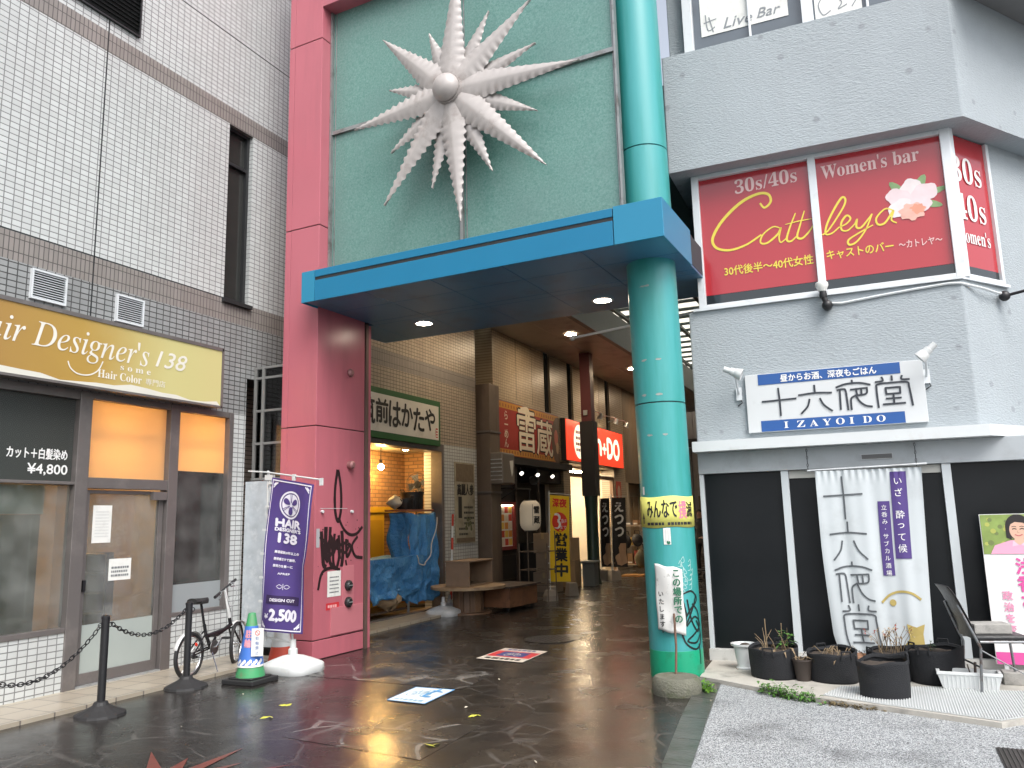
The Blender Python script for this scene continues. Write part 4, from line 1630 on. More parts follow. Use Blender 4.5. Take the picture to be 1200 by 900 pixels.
# printed flower
mb = MB()
fx, fz = 2.36, 4.72
for a, L, w, mi in ((60, .3, .1, 2), (15, .36, .07, 2), (128, .3, .09, 2), (-20, .3, .08, 2)):
    a = R(a)
    pts = []
    for i in range(13):
        t_ = i / 12 * 2 * math.pi
        x = L / 2 + L / 2 * math.cos(t_)
        y = w / 2 * math.sin(t_)
        pts.append((fx + x * math.cos(a) - y * math.sin(a), fz + x * math.sin(a) + y * math.cos(a)))
    poly2(mb, fmR, pts, mi, .0045)
for k, (a, L, w, mi) in enumerate(((85, .24, .2, 0), (25, .27, .2, 3), (155, .25, .19, 3), (-150, .25, .18, 0), (-25, .2, .17, 3))):
    a = R(a)
    pts = []
    for i in range(22):
        t_ = i / 22 * 2 * math.pi
        x = L / 2 + (L / 2) * math.cos(t_) * (1 + .05 * math.sin(6 * t_))
        y = w / 2 * math.sin(t_) * (1 + .12 * math.sin(5 * t_))
        pts.append((fx + x * math.cos(a) - y * math.sin(a), fz + x * math.sin(a) + y * math.cos(a)))
    poly2(mb, fmR, pts, mi, .0055 + k * .0004)
for k, (dx, dz, r_) in enumerate(((0, -.12, .12), (.05, -.1, .07), (-.05, -.13, .06))):
    pts = []
    for i in range(26):
        t_ = i / 26 * 2 * math.pi
        rr = r_ * (1 + .16 * math.sin(7 * t_ + k))
        pts.append((fx + dx + rr * math.cos(t_), fz + dz + rr * .75 * math.sin(t_)))
    poly2(mb, fmR, pts, 1 if k != 1 else 4, .0078 + k * .0004)
mb.build('flower_print', [M('flower_white', (.74, .66, .66), .4, var=.12, scale=14), M('flower_pink', (.74, .4, .33), .4, var=.2, scale=16), M('leaf_print', (.2, .32, .14), .5, var=.3, scale=12), M('flower_blush', (.72, .58, .6), .4, var=.12, scale=14), M('flower_core', (.7, .3, .2), .4, var=.2)], w2, local=True)
# window on the chamfered side
fmC = plane(c0 + cd * .06 - cn_ * .02, cd)
mb = MB()
mb.obox(c0 + cd * .38 - cn_ * .03 + V((0, 0, (WZ0 + WZ1) / 2 + .07)), cd * .32, cn_ * .005, V((0, 0, (WZ1 - WZ0) / 2 - .07)))
mb.obox(c0 + cd * .38 - cn_ * .028 + V((0, 0, WZ0 + .08)), cd * .32, cn_ * .005, V((0, 0, .06)), 1)
w3 = mb.build('window', [film, strip], rb, local=True)
mb = MB()
text(mb, fmC, mathtext('30s', 'b'), -.02, 4.88, .50, 5.17)
text(mb, fmC, mathtext('40s', 'b'), -.02, 4.47, .50, 4.76)
text(mb, fmC, mathtext("Women's", 'b'), -.06, 4.22, .52, 4.38)
mb.build('pale_lettering', M('white_print', (.76, .7, .68), .3), w3, local=True)

# ---- second-floor windows
mb = MB()
for u0, u1 in ((.16, .27), (.90, .925), (1.48, 1.60), (2.14, 2.165), (2.74, 2.84)):
    mb.box(u0, u1, -.06 if u1 - u0 > .05 else -.03, .1, 6.86, 8.4)
mb.box(.27, 2.74, -.07, .1, 6.862, 6.90)
mb.box(.27, 2.74, -.05, .1, 8.36, 8.42)
uf = mb.build('window_frame', white_alu, rb, local=True, bevel=.004)
grey_glass = M('grey_glazing', (.1, .12, .14), .06, var=.2, spec=.8)
for u0, u1 in ((.27, .90), (.925, 1.48), (1.60, 2.14), (2.165, 2.74)):
    mb = MB()
    mb.box(u0, u1, .02, .03, 6.90, 8.36)
    mb.build('window_pane', grey_glass, uf, local=True)
fmU = plane((0, .015, 0), (1, 0, 0))
mb = MB()
patch(mb, fmU, .36, 7.13, 1.34, 8.2, 0, .003)
mb.build('window_paper', paper, uf, local=True)
mb = MB()
patch(mb, fmU, 1.62, 6.99, 2.10, 8.2, 0, .003)
uw = mb.build('window_paper', paper, uf, local=True)
mb = MB()
text(mb, fmU, 'Live', .62, 7.17, .95, 7.3, .001, h=.006, shear=.3)
text(mb, fmU, 'Bar', 1.0, 7.19, 1.26, 7.31, .001, h=.006, shear=.3)
stroke(mb, fmU, [(.42, 7.4), (.44, 7.2), (.52, 7.22)], .012, h=.006)
stroke(mb, fmU, [(.4, 7.3), (.54, 7.32)], .012, h=.006)
stroke(mb, fmU, [(.46, 7.36), (.5, 7.16)], .012, h=.006)
stroke(mb, fmU, [(1.72, 7.25), (1.66, 7.15), (1.7, 7.02), (1.78, 7.05)], .012, h=.006)
stroke(mb, fmU, [(1.84, 7.22), (1.9, 7.12), (1.86, 7.05), (1.95, 7.08)], .012, h=.006)
stroke(mb, fmU, [(2.0, 7.26), (2.06, 7.15), (2.0, 7.04)], .012, h=.006)
mb.build('handwriting', M('grey_marker', (.22, .24, .26), .6), uw, local=True)

# eave on the chamfered side
mb = MB()
e0 = V((2.86, -.2, 0))
mb.obox(e0 + cd * 1.9 + cn_ * .12 + V((0, 0, 6.95)), cd * 1.85, cn_ * .5, V((0, 0, .085)))
ea = mb.build('eave', M('eave_grey', (.2, .2, .2), .7, var=.2), rb, local=True)
mb = MB()
mb.obox(e0 + cd * 1.9 + cn_ * .64 + V((0, 0, 7.0)), cd * 1.86, cn_ * .02, V((0, 0, .15)))
mb.build('eave_trim', teal, ea, local=True)

# ---- awning slab and beam over the ground floor
mb = MB()
slab(mb, [(-.02, -.2), (2.78, -.2), (2.78 + CHX * 2.4, -.2 + CHY * 2.4), (2.5 + CHX * 2.4, .1 + CHY * 2.4), (2.6, .1), (-.02, .1)], 2.215, 2.325)
mb.build('awning', white_paint, rb, local=True, bevel=.006)
mb = MB()
mb.box(.0, 3.6, -.02, .1, 1.985, 2.213)
mb.build('fascia_beam', M('pale_grey_paint', (.36, .39, .41), .5, var=.06, dirt=(.3, .32, .33), dscale=3), rb, local=True, bevel=.004)
for u0, u1 in ((.0, .045), (.85, .925), (2.35, 2.43)):
    mb = MB()
    mb.box(u0, u1, .0, .11, .155, 1.984)
    mb.build('post', M('grey_white_post', (.52, .56, .58), .4, var=.05), rb, local=True, bevel=.003)
mb = MB()
mb.box(-.005, 3.9, -.03, .11, .04, .154)
mb.build('plinth', M('plinth', (.5, .5, .48), .7, var=.1, dirt=(.25, .24, .22), dscale=5), rb, local=True)
blackp = M('black_panel', (.006, .0075, .009), .32, var=.25, scale=1.5, spec=.28, dirt=(.012, .013, .015), dscale=1.2, dlo=.4, dhi=.9, rvar=.08)
mb = MB()
for u0, u1 in ((.047, .848), (.927, 2.348), (2.432, 3.9)):
    mb.box(u0, u1, .05, .11, .156, 1.982)
mb.build('black_panel', blackp, rb, local=True)
mb = MB()
mb.box(.93, 2.345, .03, .049, 1.90, 1.98)
mb.build('lintel_panel', M('beige_lintel', (.4, .4, .37), .6), rb, local=True)
mb = MB()
mb.box(1.64, 1.93, -.032, -.021, 2.055, 2.11)
mb.box(1.645, 1.925, -.036, -.032, 2.06, 2.105, 1)
mb.build('vent', [alu, M('vent_mesh', (.12, .12, .12), .8)], rb, local=True)

# ---- cable run under the first-floor window
mb = MB()
pts = [(1.46, 3.72), (1.6, 3.70), (1.95, 3.73), (2.3, 3.755), (2.6, 3.77), (2.70, 3.76)]
path = [(u, -.015, z) for u, z in pts] + [(c0 + cd * k + cn_ * .06 + V((0, 0, z)))[:] for k, z in ((.2, 3.72), (.45, 3.70), (.7, 3.72))]
mb.tube(path, .014, 6)
mb.build('cable', white_paint, rb, local=True)

# ---- signboard with blue strips
sg = thing('signboard', 'white signboard with seal-script characters and blue strips above the white awning', 'sign', tuple(rbw(1.42, -.06, 2.39)), RA)
SL = lambda u, w, z: (u - 1.42, w + .06, z - 2.39)
mb = MB()
b0 = SL(.565, -.05, 2.395)
b1 = SL(2.285, -.005, 3.02)
mb.box(b0[0], b1[0], b0[1], b1[1], b0[2], b1[2])
sp_ = mb.build('panel', M('sign_white', (.58, .6, .61), .3, var=.03, dirt=(.48, .5, .5), dscale=5, dlo=.6, dhi=.85), sg, local=True, bevel=.004)
fmS = plane((-1.42, .01 - .001, -2.39), (1, 0, 0))
mb = MB()
patch(mb, fmS, .70, 2.90, 2.08, 3.015, 0, .003)
patch(mb, fmS, .70, 2.40, 2.08, 2.515, 0, .003)
mb.build('blue_strip', M('sign_blue', (.018, .085, .29), .35, var=.05), sp_, local=True)
mb = MB()
text(mb, fmS, '昼からお酒、深夜もごはん', .93, 2.917, 1.86, 2.995, .0022, h=.006)
for i, ch in enumerate('IZAYOIDO'):
    text(mb, fmS, mathtext(ch, 'b'), .93 + i * .127, 2.425, .93 + i * .127 + (.045 if ch == 'I' else .082), 2.492, h=.006)
mb.build('white_lettering', white_ink, sp_, local=True)

seal = {
    '十': [[(0, .55), (1, .58)], [(.5, 1), (.52, .5), (.52, .0)]],
    '六': [[(.5, 1), (.5, .72)], [(0, .68), (.5, .72), (1, .68)], [(.32, .5), (.25, .25), (.04, .0)], [(.64, .5), (.75, .25), (.98, .02)]],
    '夜': [[(.48, 1), (.48, .9)], [(0, .8), (.25, .88), (.5, .9), (.75, .88), (1, .8)], [(.02, .7), (.2, .72), (.27, .66), (.29, .35), (.3, .0)], [(.1, .7), (.09, .35), (.08, .03)],
           [(.42, .68), (.9, .7)], [(.9, .7), (.86, .5), (.55, .47)], [(.58, .68), (.6, .47)], [(.73, .68), (.73, .48)], [(.55, .47), (.42, .38), (.4, .2), (.4, .0)], [(.56, .47), (.66, .25), (.82, .1), (1, .05)]],
    '堂': [[(.5, 1), (.5, .86)], [(.22, .98), (.24, .86), (.04, .84)], [(.78, .98), (.77, .87), (.97, .85)], [(.06, .0), (.05, .6), (.1, .76), (.5, .78), (.9, .76), (.95, .6), (1, .0)],
           [(.3, .62), (.7, .62)], [(.7, .62), (.69, .42)], [(.69, .42), (.31, .42)], [(.31, .42), (.3, .62)], [(.5, .42), (.5, .1)], [(.3, .27), (.7, .27)], [(.2, .09), (.8, .09)]]}


def seal_glyph(mb, fm, ch, a0, b0, a1, b1, w, h=.006):
    for s_ in seal[ch]:
        stroke(mb, fm, [(a0 + (a1 - a0) * x, b0 + (b1 - b0) * y) for x, y in s_], w, h=h, smooth=len(s_) > 2)


mb = MB()
for ch, a0, a1, z0, z1 in (('十', .73, 1.07, 2.56, 2.85), ('六', 1.10, 1.42, 2.565, 2.85), ('夜', 1.47, 1.79, 2.57, 2.87), ('堂', 1.83, 2.16, 2.57, 2.88)):
    seal_glyph(mb, fmS, ch, a0, z0, a1, z1, .019)
mb.build('black_lettering', M('sign_ink', (.03, .035, .045), .4), sp_, local=True)


def spot(u, w, z, tx, tz, lab, side):
    o = thing('spotlight', lab, 'lamp', tuple(rbw(u, 0, z)), RA, 'white spotlights at the ends of the signboard')
    mb = MB()
    mb.box(-.03, .03, -.03, 0, -.27, -.13)
    mb.tube([(0, -.02, -.2), (0, -.1, -.16), (0, -.2, -.02), (0, -.24, .0)], .011, 8)
    mb.build('bracket', white_alu, o, local=True)
    d = V((tx, .05, tz)).normalized()
    mb = MB()
    c = V((0, -.25, .0))
    mb.lathe([(.0001, -.12), (.03, -.118), (.032, -.05), (.042, -.045), (.045, .0), (.05, .005), (.064, .07), (.064, .078), (.05, .072), (.02, .03)], c, 20, 0, d)
    mb.build('lamp_head', white_plastic, o, local=True)
    mb = MB()
    mb.tube([(.0, -.01, -.22), (side * .03, -.03, -.3), (side * -.02, -.01, -.33)], .006, 6)
    mb.build('flex', black_rubber, o, local=True)


spot(.49, 0, 3.03, .9, -.4, 'white spotlight on an arm at the left end of the seal-script signboard', 1)
spot(2.31, 0, 3.05, -.75, -.65, 'white spotlight on an arm at the right end of the seal-script signboard', 1)

# motion-sensor lamp below the middle bar of the window band
sn = thing('sensor_lamp', 'black jointed lamp with a white bulb below the red-filmed windows', 'lamp', tuple(rbw(1.41, 0, 3.74)), RA)
mb = MB()
mb.lathe([(.05, 0), (.05, .04), (.03, .05)], (.05, 0, -.05), 16, 0, (0, -1, 0))
mb.ball((.05, -.09, -.06), .055)
mb.tube([(.05, -.09, -.06), (.02, -.1, .04)], .03, 10)
mb.lathe([(.035, 0), (.04, .03), (.035, .07)], (.02, -.1, .02), 14)
mb.build('joint', black_paint, sn, local=True)
mb = MB()
mb.lathe([(.035, .0), (.05, .03), (.066, .06), (.064, .09), (.05, .1), (.0001, .1)], (.015, -.1, .09), 18)
mb.build('bulb', M('bulb_white', (.78, .78, .74), .3), sn, local=True)

# lamp arm on the chamfered side
ar = MB()
pA = rbw(*(c0 + cd * .55 + cn_ * .07)[:2], 3.68)
ar.ball(pA, .055)
ar.tube([pA, pA + V((.25, -.1, .02)), pA + V((.8, -.3, .05))], .016, 8)
ar.lathe([(.03, 0), (.06, .1), (.06, .11), (.001, .08)], pA + V((.8, -.3, .05)), 14, 0, (.7, -.3, -.4))
solo(ar, 'lamp_arm', black_paint, 'black lamp arm fixed below the narrow side window', 'lamp')

# ---- cloth hung in front of the entrance
nr = thing('noren_curtain', 'long white entrance cloth with seal-script characters and purple strips', 'curtain', tuple(rbw(1.68, -.10, .15)), RA)
NL = lambda u, w, z: V((u - 1.68, w + .10, z - .15))
mb = MB()
mb.tube([NL(1.12, -.1, 1.965), NL(2.22, -.1, 1.985)], .012, 8)
mb.build('rod', alu, nr, local=True)
mb = MB()
for u in (1.13, 2.13):
    for k in range(6):
        z = 1.975 + k * .038 + .01
        mb.tube([NL(u + .007 * math.cos(t_) * (k % 2), -.1 + .007 * math.cos(t_) * ((k + 1) % 2), z + .018 * math.sin(t_)) for t_ in [i * math.pi / 4 for i in range(8)]], .0035, 5, closed=True)
mb.build('hanging_chain', dark_metal, nr, local=True)


def cloth_pt(s_, t_, off=0.):
    """s 0..1 across, t 0..1 from the hem to the rod"""
    uL = 1.195 + .10 * max(0, .6 - t_) ** 1.3
    if t_ < .12:
        uL += .05 * (1 - t_ / .12) ** 1.5
    uR = 2.17 - .075 * (1 - t_) * .9
    u = uL + (uR - uL) * s_
    z = .15 + (1.955 - .15) * t_
    amp = .006 * (1 - t_) + .006
    wv = amp * math.sin(s_ * 17 + 1.5 * t_) + .003 * math.sin(s_ * 41 + 2 * t_) + .016 * math.sin(2 * t_ + s_ * 3) + (.012 * math.sin(s_ * 95) * max(0, (t_ - .93) / .07))
    return NL(u, -.105 - wv - off, z)


mb = MB()
mb.grid(lambda a, b_: cloth_pt(a, b_), 90, 46)
ck = mb.build('cloth', M('white_cloth', (.5, .54, .56), .85, var=.03, dirt=(.4, .43, .44), dscale=2.5, dlo=.55, dhi=.9), nr, local=True)


def fmN(a, b_, h=0.):
    s_ = (a - 1.195) / (2.17 - 1.195)
    t_ = (b_ - .15) / (1.955 - .15)
    return cloth_pt(min(1, max(0, s_)), min(1, max(0, t_)), h + .002)


def dstroke(mb, fm, pts, w, h=.006):
    p = spline(pts) if len(pts) > 2 else [(pts[0][0] + (pts[1][0] - pts[0][0]) * i / 14, pts[0][1] + (pts[1][1] - pts[0][1]) * i / 14) for i in range(15)]
    stroke(mb, fm, p, w, h=h, smooth=False)


mb = MB()
for ch, z0, z1, a0, a1 in (('十', 1.47, 1.89, 1.26, 1.62), ('六', 1.07, 1.44, 1.29, 1.63), ('夜', .66, 1.05, 1.30, 1.65), ('堂', .25, .64, 1.31, 1.66)):
    for s_ in seal[ch]:
        dstroke(mb, fmN, [(a0 + (a1 - a0) * x, z0 + (z1 - z0) * y) for x, y in s_], .016, h=.004)
for i, ch in enumerate('IZAYOIDO'):
    text(mb, fmN, ch, 1.29 + i * .05, .175, 1.29 + i * .05 + (.012 if ch == 'I' else .034), .215, h=.005)
mb.build('grey_lettering', M('cloth_ink', (.09, .1, .11), .8), ck, local=True)
mb = MB()
patch(mb, fmN, 1.885, 1.08, 2.03, 1.92, 0, .004, 8, 20)
patch(mb, fmN, 1.755, .92, 1.865, 1.635, 0, .004, 8, 20)
mb.build('purple_strip', M('purple_print', (.075, .045, .19), .8, var=.06), ck, local=True)
mb = MB()
vtext(mb, fmN, 'いざ、酔って候', 1.91, 1.88, .085, .108, .0, h=.008)
vtext(mb, fmN, '立呑み･サブカル酒場', 1.782, 1.61, .055, .07, .0, h=.008)
mb.build('pale_lettering', white_ink, ck, local=True)
mb = MB()
dstroke(mb, fmN, [(1.72, .67), (1.8, .74), (1.9, .77), (2.0, .755), (2.08, .70)], .022, .004)
disc(mb, fmN, 1.82, .665, .032, n=14, h=.004)
for pts in ([(1.93, .47), (2.02, .44), (2.1, .47), (2.08, .38), (2.09, .2), (2.02, .17), (1.9, .18), (1.88, .26), (1.95, .34)],):
    n_ = 1
    poly2(mb, fmN, pts, 0, .005)
mb.build('gold_hues', M('gold_cloth_print', (.4, .31, .1), .8, var=.25, scale=12), ck, local=True)

# ---- election poster board leaning beside the entrance
ps = thing('poster_board', 'tall pink and white poster board with a portrait, leaning on the black panels', 'poster', tuple(rbw(2.9, -.14, .045)), RA)
PL_ = lambda u, w, z: V((u - 2.9, w + .14, z - .045))
mb = MB()
for u in (2.66, 3.16):
    mb.box(*(PL_(u, 0, 0).x, PL_(u + .035, 0, 0).x), -.01, .015, 0, .12)
mb.build('leg', white_paint, ps, local=True)
mb = MB()
mb.box(PL_(2.6, 0, 0).x, PL_(3.22, 0, 0).x, -.02, .0, .1, 1.44)
pb = mb.build('board', M('poster_white', (.74, .73, .73), .4, var=.02), ps, local=True)
fmP = plane((-2.9, -.0205, -.045), (1, 0, 0))
mb = MB()
patch(mb, fmP, 2.605, 1.12, 3.215, 1.48, 0, .002)
for k in range(40):
    disc(mb, fmP, rnd.uniform(2.63, 3.19), rnd.uniform(1.2, 1.46), rnd.uniform(.012, .03), n=9, mi=rnd.choice((1, 2)), h=.0022 + k * .00004)
mb.build('portrait_background', [M('poster_green', (.22, .3, .08), .5, var=.5, scale=8), M('poster_lime', (.4, .42, .1), .5), M('poster_olive', (.16, .2, .07), .5)], pb, local=True)
mb = MB()
cxp = 2.90
disc(mb, fmP, cxp, 1.365, .1, .115, mi=0, h=.005)                       # hair
poly2(mb, fmP, [(cxp - .1, 1.37), (cxp - .1, 1.27), (cxp - .06, 1.25), (cxp - .05, 1.36)], 0, .0052)
poly2(mb, fmP, [(cxp + .05, 1.36), (cxp + .06, 1.25), (cxp + .1, 1.27), (cxp + .1, 1.37)], 0, .0052)
poly2(mb, fmP, [(cxp - .24, 1.122), (cxp - .2, 1.2), (cxp - .07, 1.245), (cxp + .07, 1.245), (cxp + .2, 1.2), (cxp + .25, 1.122)], 2, .0056)
poly2(mb, fmP, [(cxp - .035, 1.28), (cxp - .04, 1.23), (cxp, 1.2), (cxp + .04, 1.23), (cxp + .035, 1.28)], 1, .006)
disc(mb, fmP, cxp, 1.335, .07, .088, mi=1, h=.0064)                    # face
poly2(mb, fmP, [(cxp - .075, 1.36), (cxp - .04, 1.435), (cxp + .02, 1.445), (cxp + .075, 1.41), (cxp + .075, 1.36), (cxp + .05, 1.4), (cxp - .02, 1.41), (cxp - .055, 1.39)], 0, .0068)
for s_ in (-1, 1):
    stroke(mb, fmP, [(cxp + s_ * .045, 1.345), (cxp + s_ * .03, 1.35), (cxp + s_ * .014, 1.344)], .008, 0, .0072)
    stroke(mb, fmP, [(cxp + s_ * .048, 1.366), (cxp + s_ * .03, 1.371), (cxp + s_ * .014, 1.366)], .005, 0, .0072)
stroke(mb, fmP, [(cxp - .005, 1.33), (cxp - .008, 1.315), (cxp + .006, 1.313)], .004, 4, .0072)
stroke(mb, fmP, [(cxp - .028, 1.295), (cxp, 1.285), (cxp + .028, 1.296)], .009, 3, .0072)
disc(mb, fmP, cxp + .13, 1.2, .032, .045, mi=1, h=.0066)               # raised hand
for k in range(4):
    stroke(mb, fmP, [(cxp + .112 + k * .012, 1.22), (cxp + .11 + k * .013, 1.25 + .004 * (k % 2))], .011, 1, .0068, smooth=False)
poly2(mb, fmP, [(cxp - .05, 1.245), (cxp - .01, 1.2), (cxp - .06, 1.19)], 5, .0066)
poly2(mb, fmP, [(cxp + .05, 1.245), (cxp + .01, 1.2), (cxp + .06, 1.19)], 5, .0066)
mb.build('portrait', [M('hair_print', (.018, .014, .014), .5), M('skin_print', (.66, .42, .31), .5, var=.06), M('pink_shirt_print', (.74, .36, .5), .5, var=.1), M('lip_print', (.5, .12, .13), .5), M('skin_shade_print', (.45, .26, .19), .5), M('pale_pink_print', (.78, .5, .6), .5)], pb, local=True)
mb = MB()
vtext(mb, fmP, '浅香さくら', 2.84, 1.09, .155, .155, .005, h=.005)
patch(mb, fmP, 2.605, .145, 3.215, .25, 0, .003)
mb.build('pink_lettering', M('magenta_print', (.66, .09, .33), .5), pb, local=True)
mb = MB()
vtext(mb, fmP, '政治を変', 2.71, .80, .085, .1, .003, h=.005)
mb.build('pale_lettering', M('rose_print', (.72, .3, .45), .5), pb, local=True)
mb = MB()
text(mb, fmP, '進', 2.83, .16, 2.9, .235, .002, h=.006)
mb.build('white_lettering', white_ink, pb, local=True)

# ------------------------------------------------------------------ arcade: first shop, under the tiled building
brickm = tile('shop_brick', 'YZ', (.42, .24, .11), (.3, .16, .075), (.16, .1, .06), w=.21, h=.072, mortar=.009, rough=.7, offset=.5, damt=.3, dirt=(.1, .06, .04))
brickx = tile('shop_brick_side', 'XZ', (.42, .24, .11), (.3, .16, .075), (.16, .1, .06), w=.21, h=.072, mortar=.009, rough=.7, offset=.5, damt=.3, dirt=(.1, .06, .04))
mb = MB()
mb.box(-8.66, -8.6, 9.3, 13.5, 0, 2.95)
mb.box(-8.6, LW - .4, 13.5, 13.56, 0, 2.95, 1)
mb.box(-8.6, LW - .4, 9.24, 9.3, 0, 2.95, 1)
mb.build('brick_wall', [brickm, brickx], sal)
mb = MB()
mb.box(-8.6, LW - .4, 9.3, 13.5, 2.9, 2.95)
mb.box(-8.6, LW - .02, 9.3, 13.5, -.02, .02, 1)
mb.build('shop_ceiling', [M('shop_ceiling', (.3, .26, .2), .8), M('shop_floor', (.07, .065, .06), .4)], sal)
mb = MB()
for y0, y1, z0, z1 in ((9.75, 9.83, 0, 2.8), (12.66, 12.75, 0, 2.8), (9.75, 12.75, 2.8, 2.94)):
    mb.box(LW - .2, LW + .03, y0, y1, z0, z1)
mb.box(LW - .12, LW - .02, 9.83, 12.66, .02, .06)
mb.build('shop_frame', bronze, sal, bevel=.004)
mb = MB()
mb.box(-8.6, -8.56, 11.2, 12.72, .02, 1.72)
mb.box(-8.6, -8.54, 10.2, 13.48, 1.74, 1.84)
for y in (11.3, 12.05):
    mb.box(-8.56, -8.545, y, y + .6, .2, 1.6, 1)
mb.build('yellow_panel', [M('yellow_paint', (.55, .34, .02), .5, var=.1), M('yellow_paint_dark', (.45, .27, .015), .5, var=.1)], sal)

pl = thing('pendant_lamp', 'bare glowing bulb hanging in the brick-walled shop', 'lamp', (-8.25, 12.15, 2.9))
mb = MB()
mb.tube([(-8.25, 12.15, 2.9), (-8.25, 12.15, 2.68)], .008, 6)
mb.lathe([(.03, 2.6), (.03, 2.68)], (-8.25, 12.15, 0), 10)
mb.build('flex', black_rubber, pl)
MB().ball((-8.25, 12.15, 2.55), .055).build('bulb', lamp('bulb_warm', (1., .6, .2), 330), pl)
pl2 = thing('ceiling_spot', 'small round ceiling lamp in the brick-walled shop', 'lamp', (-8.0, 12.6, 2.9))
MB().lathe([(.05, 0), (.05, .02)], (-8.0, 12.6, 2.87), 14).build('glow', lamp('spot_warm', (1., .72, .38), 160), pl2)
MB().lathe([(.055, .0), (.07, .0), (.07, .03), (.055, .03), (.055, 0)], (-8.0, 12.6, 2.868), 16).build('ring', white_paint, pl2)

# sign of the first shop
sg1 = thing('shop_sign', 'white signboard with green border and black brush characters above the tarpaulin stall', 'sign', (-7.2, 11, 2.89))
mb = MB()
mb.box(LW, -7.21, 9.15, 12.52, 2.885, 3.70)
sgb = mb.build('green_border', M('sign_green', (.02, .1, .03), .4, var=.1), sg1, bevel=.004)
mb = MB()
mb.box(-7.21, -7.205, 9.22, 12.45, 2.99, 3.60)
pn = mb.build('sign_panel', M('sign_cream', (.62, .6, .55), .5, var=.05, dirt=(.4, .38, .33), dscale=3, dlo=.55, dhi=.85), sgb)
mb = MB()
fm = plane((-7.205, 0, 0), (0, 1, 0))
chars = '筑前はかたや'
for i, ch in enumerate(chars):
    y0 = 10.09 + i * .375
    text(mb, fm, ch, y0, 3.1 + (.04 if i % 2 else 0), y0 + .345, 3.52 - (.03 if i == 4 else 0), .011)
mb.build('lettering', black_ink, pn)
mb = MB()
patch(mb, fm, 12.34, 3.03, 12.41, 3.2, 0, .003)
for k in range(3):
    patch(mb, fm, 12.35, 3.045 + k * .05, 12.40, 3.075 + k * .05, 1, .0045)
mb.build('red_seal', [red_ink, paper], pn)

# tarpaulins
def tarp_mat():
    mt, t, out = newmat('blue_tarp')
    b = N(t, 'ShaderNodeBsdfPrincipled', Roughness=.38)
    t.links.new(b.outputs[0], out.inputs[0])
    g = N(t, 'ShaderNodeNewGeometry')
    n = N(t, 'ShaderNodeTexNoise', Scale=5., Detail=7., Roughness=.65)
    t.links.new(g.outputs['Position'], n.inputs['Vector'])
    rp = N(t, 'ShaderNodeValToRGB')
    rp.color_ramp.elements[0].position = .3
    rp.color_ramp.elements[0].color = (.035, .2, .5, 1)
    rp.color_ramp.elements[1].position = .75
    rp.color_ramp.elements[1].color = (.1, .33, .62, 1)
    t.links.new(n.outputs['Fac'], rp.inputs[0])
    t.links.new(rp.outputs[0], b.inputs['Base Color'])
    n2 = N(t, 'ShaderNodeTexNoise', Scale=16., Detail=5., Roughness=.6, Distortion=1.2)
    t.links.new(g.outputs['Position'], n2.inputs['Vector'])
    bp = N(t, 'ShaderNodeBump', Strength=.9, Distance=.05)
    t.links.new(n2.outputs['Fac'], bp.inputs['Height'])
    t.links.new(bp.outputs[0], b.inputs['Normal'])
    return mt


tarp = tarp_mat()


def nz(x, y, z, s_=1.):
    return mnoise.noise(V((x * s_, y * s_, z * s_)))


def drape(y0, y1, xf, xb, zt, zb, seed, lean=0.):
    """sheet over a box: back-top edge -> front edge -> hem"""
    def fn(a, b_):
        y = y0 + (y1 - y0) * a
        top = xf - xb
        tot = top + (zt - zb)
        d = b_ * tot
        if d < top:
            x, z = xb + d, zt
        else:
            x, z = xf, zt - (d - top)
        hem = max(0, (d - top) / max(zt - zb, .01))
        fold = (.04 * math.sin(a * 21 + seed + 1.5 * math.sin(a * 5)) + .11 * nz(a * 4, seed, b_ * 1.5) + .05 * nz(a * 11, seed, b_ * 7) + .03 * nz(a * 22, seed, b_ * 18)) * (.3 + hem)
        x += fold + .09 * hem * nz(a * 3, seed + 5, hem)
        z += .045 * nz(a * 5, b_ * 4, seed) - .05 * math.sin(a * math.pi) * (0 if hem > 0 else 1)
        if hem > .85:
            z += .16 * nz(a * 7, seed + 9, 0) * (hem - .85) / .15
        y += .05 * nz(b_ * 3, seed, a * 3) + lean * (zt - z)
        return (x, y, z)
    return fn


t1 = thing('tarpaulin', 'blue tarpaulin draped over the tall stack of stall goods beside the tiled pier', 'tarpaulin', (-7.6, 12.0, .2))
mb = MB()
mb.grid(drape(11.7, 12.62, -7.36, -7.78, 1.70, .2, 3.), 60, 60)
sh = mb.build('sheet', tarp, t1, solid=.006)
mb = MB()
mb.grid(lambda a, b_: (-7.36 - .42 * (1 - a) + .03 * math.sin(b_ * 14), 11.7 + .06 * nz(a * 3, b_ * 3, 2) + .02 * math.sin(b_ * 17), 1.70 - 1.45 * b_), 20, 40)
mb.build('side_fold', tarp, sh, solid=.006)
mb = MB()
path = []
for i in range(22):
    k = i / 21
    path.append((-7.2 + .02 * math.sin(i), 12.35 - .7 * k, 1.62 - 1.9 * k * (1 - k) * .9 - .62 * k))
mb.tube(path, .009, 6)
mb.build('rope', M('white_rope', (.55, .53, .48), .8), t1)
t2 = thing('tarpaulin', 'blue tarpaulin hanging over the low stall table beside the pink pillar', 'tarpaulin', (-7.5, 10.7, .3))
mb = MB()
mb.grid(drape(9.8, 11.95, -7.26, -8.0, .99, .36, 8.), 70, 44)
mb.build('sheet', tarp, t2, solid=.006)
tb = thing('stall_table', 'stall table whose thin metal legs show below the low blue tarpaulin', 'table', (-7.6, 10.8, .02))
MB().box(-8.05, -7.36, 9.9, 11.8, .9, .93).build('tabletop', wood_brown, tb)
for x in (-7.42, -8.0):
    for y in (10.0, 11.75):
        MB().box(x - .015, x + .015, y - .015, y + .015, .02, .9).build('leg', alu, tb)
mb = MB()
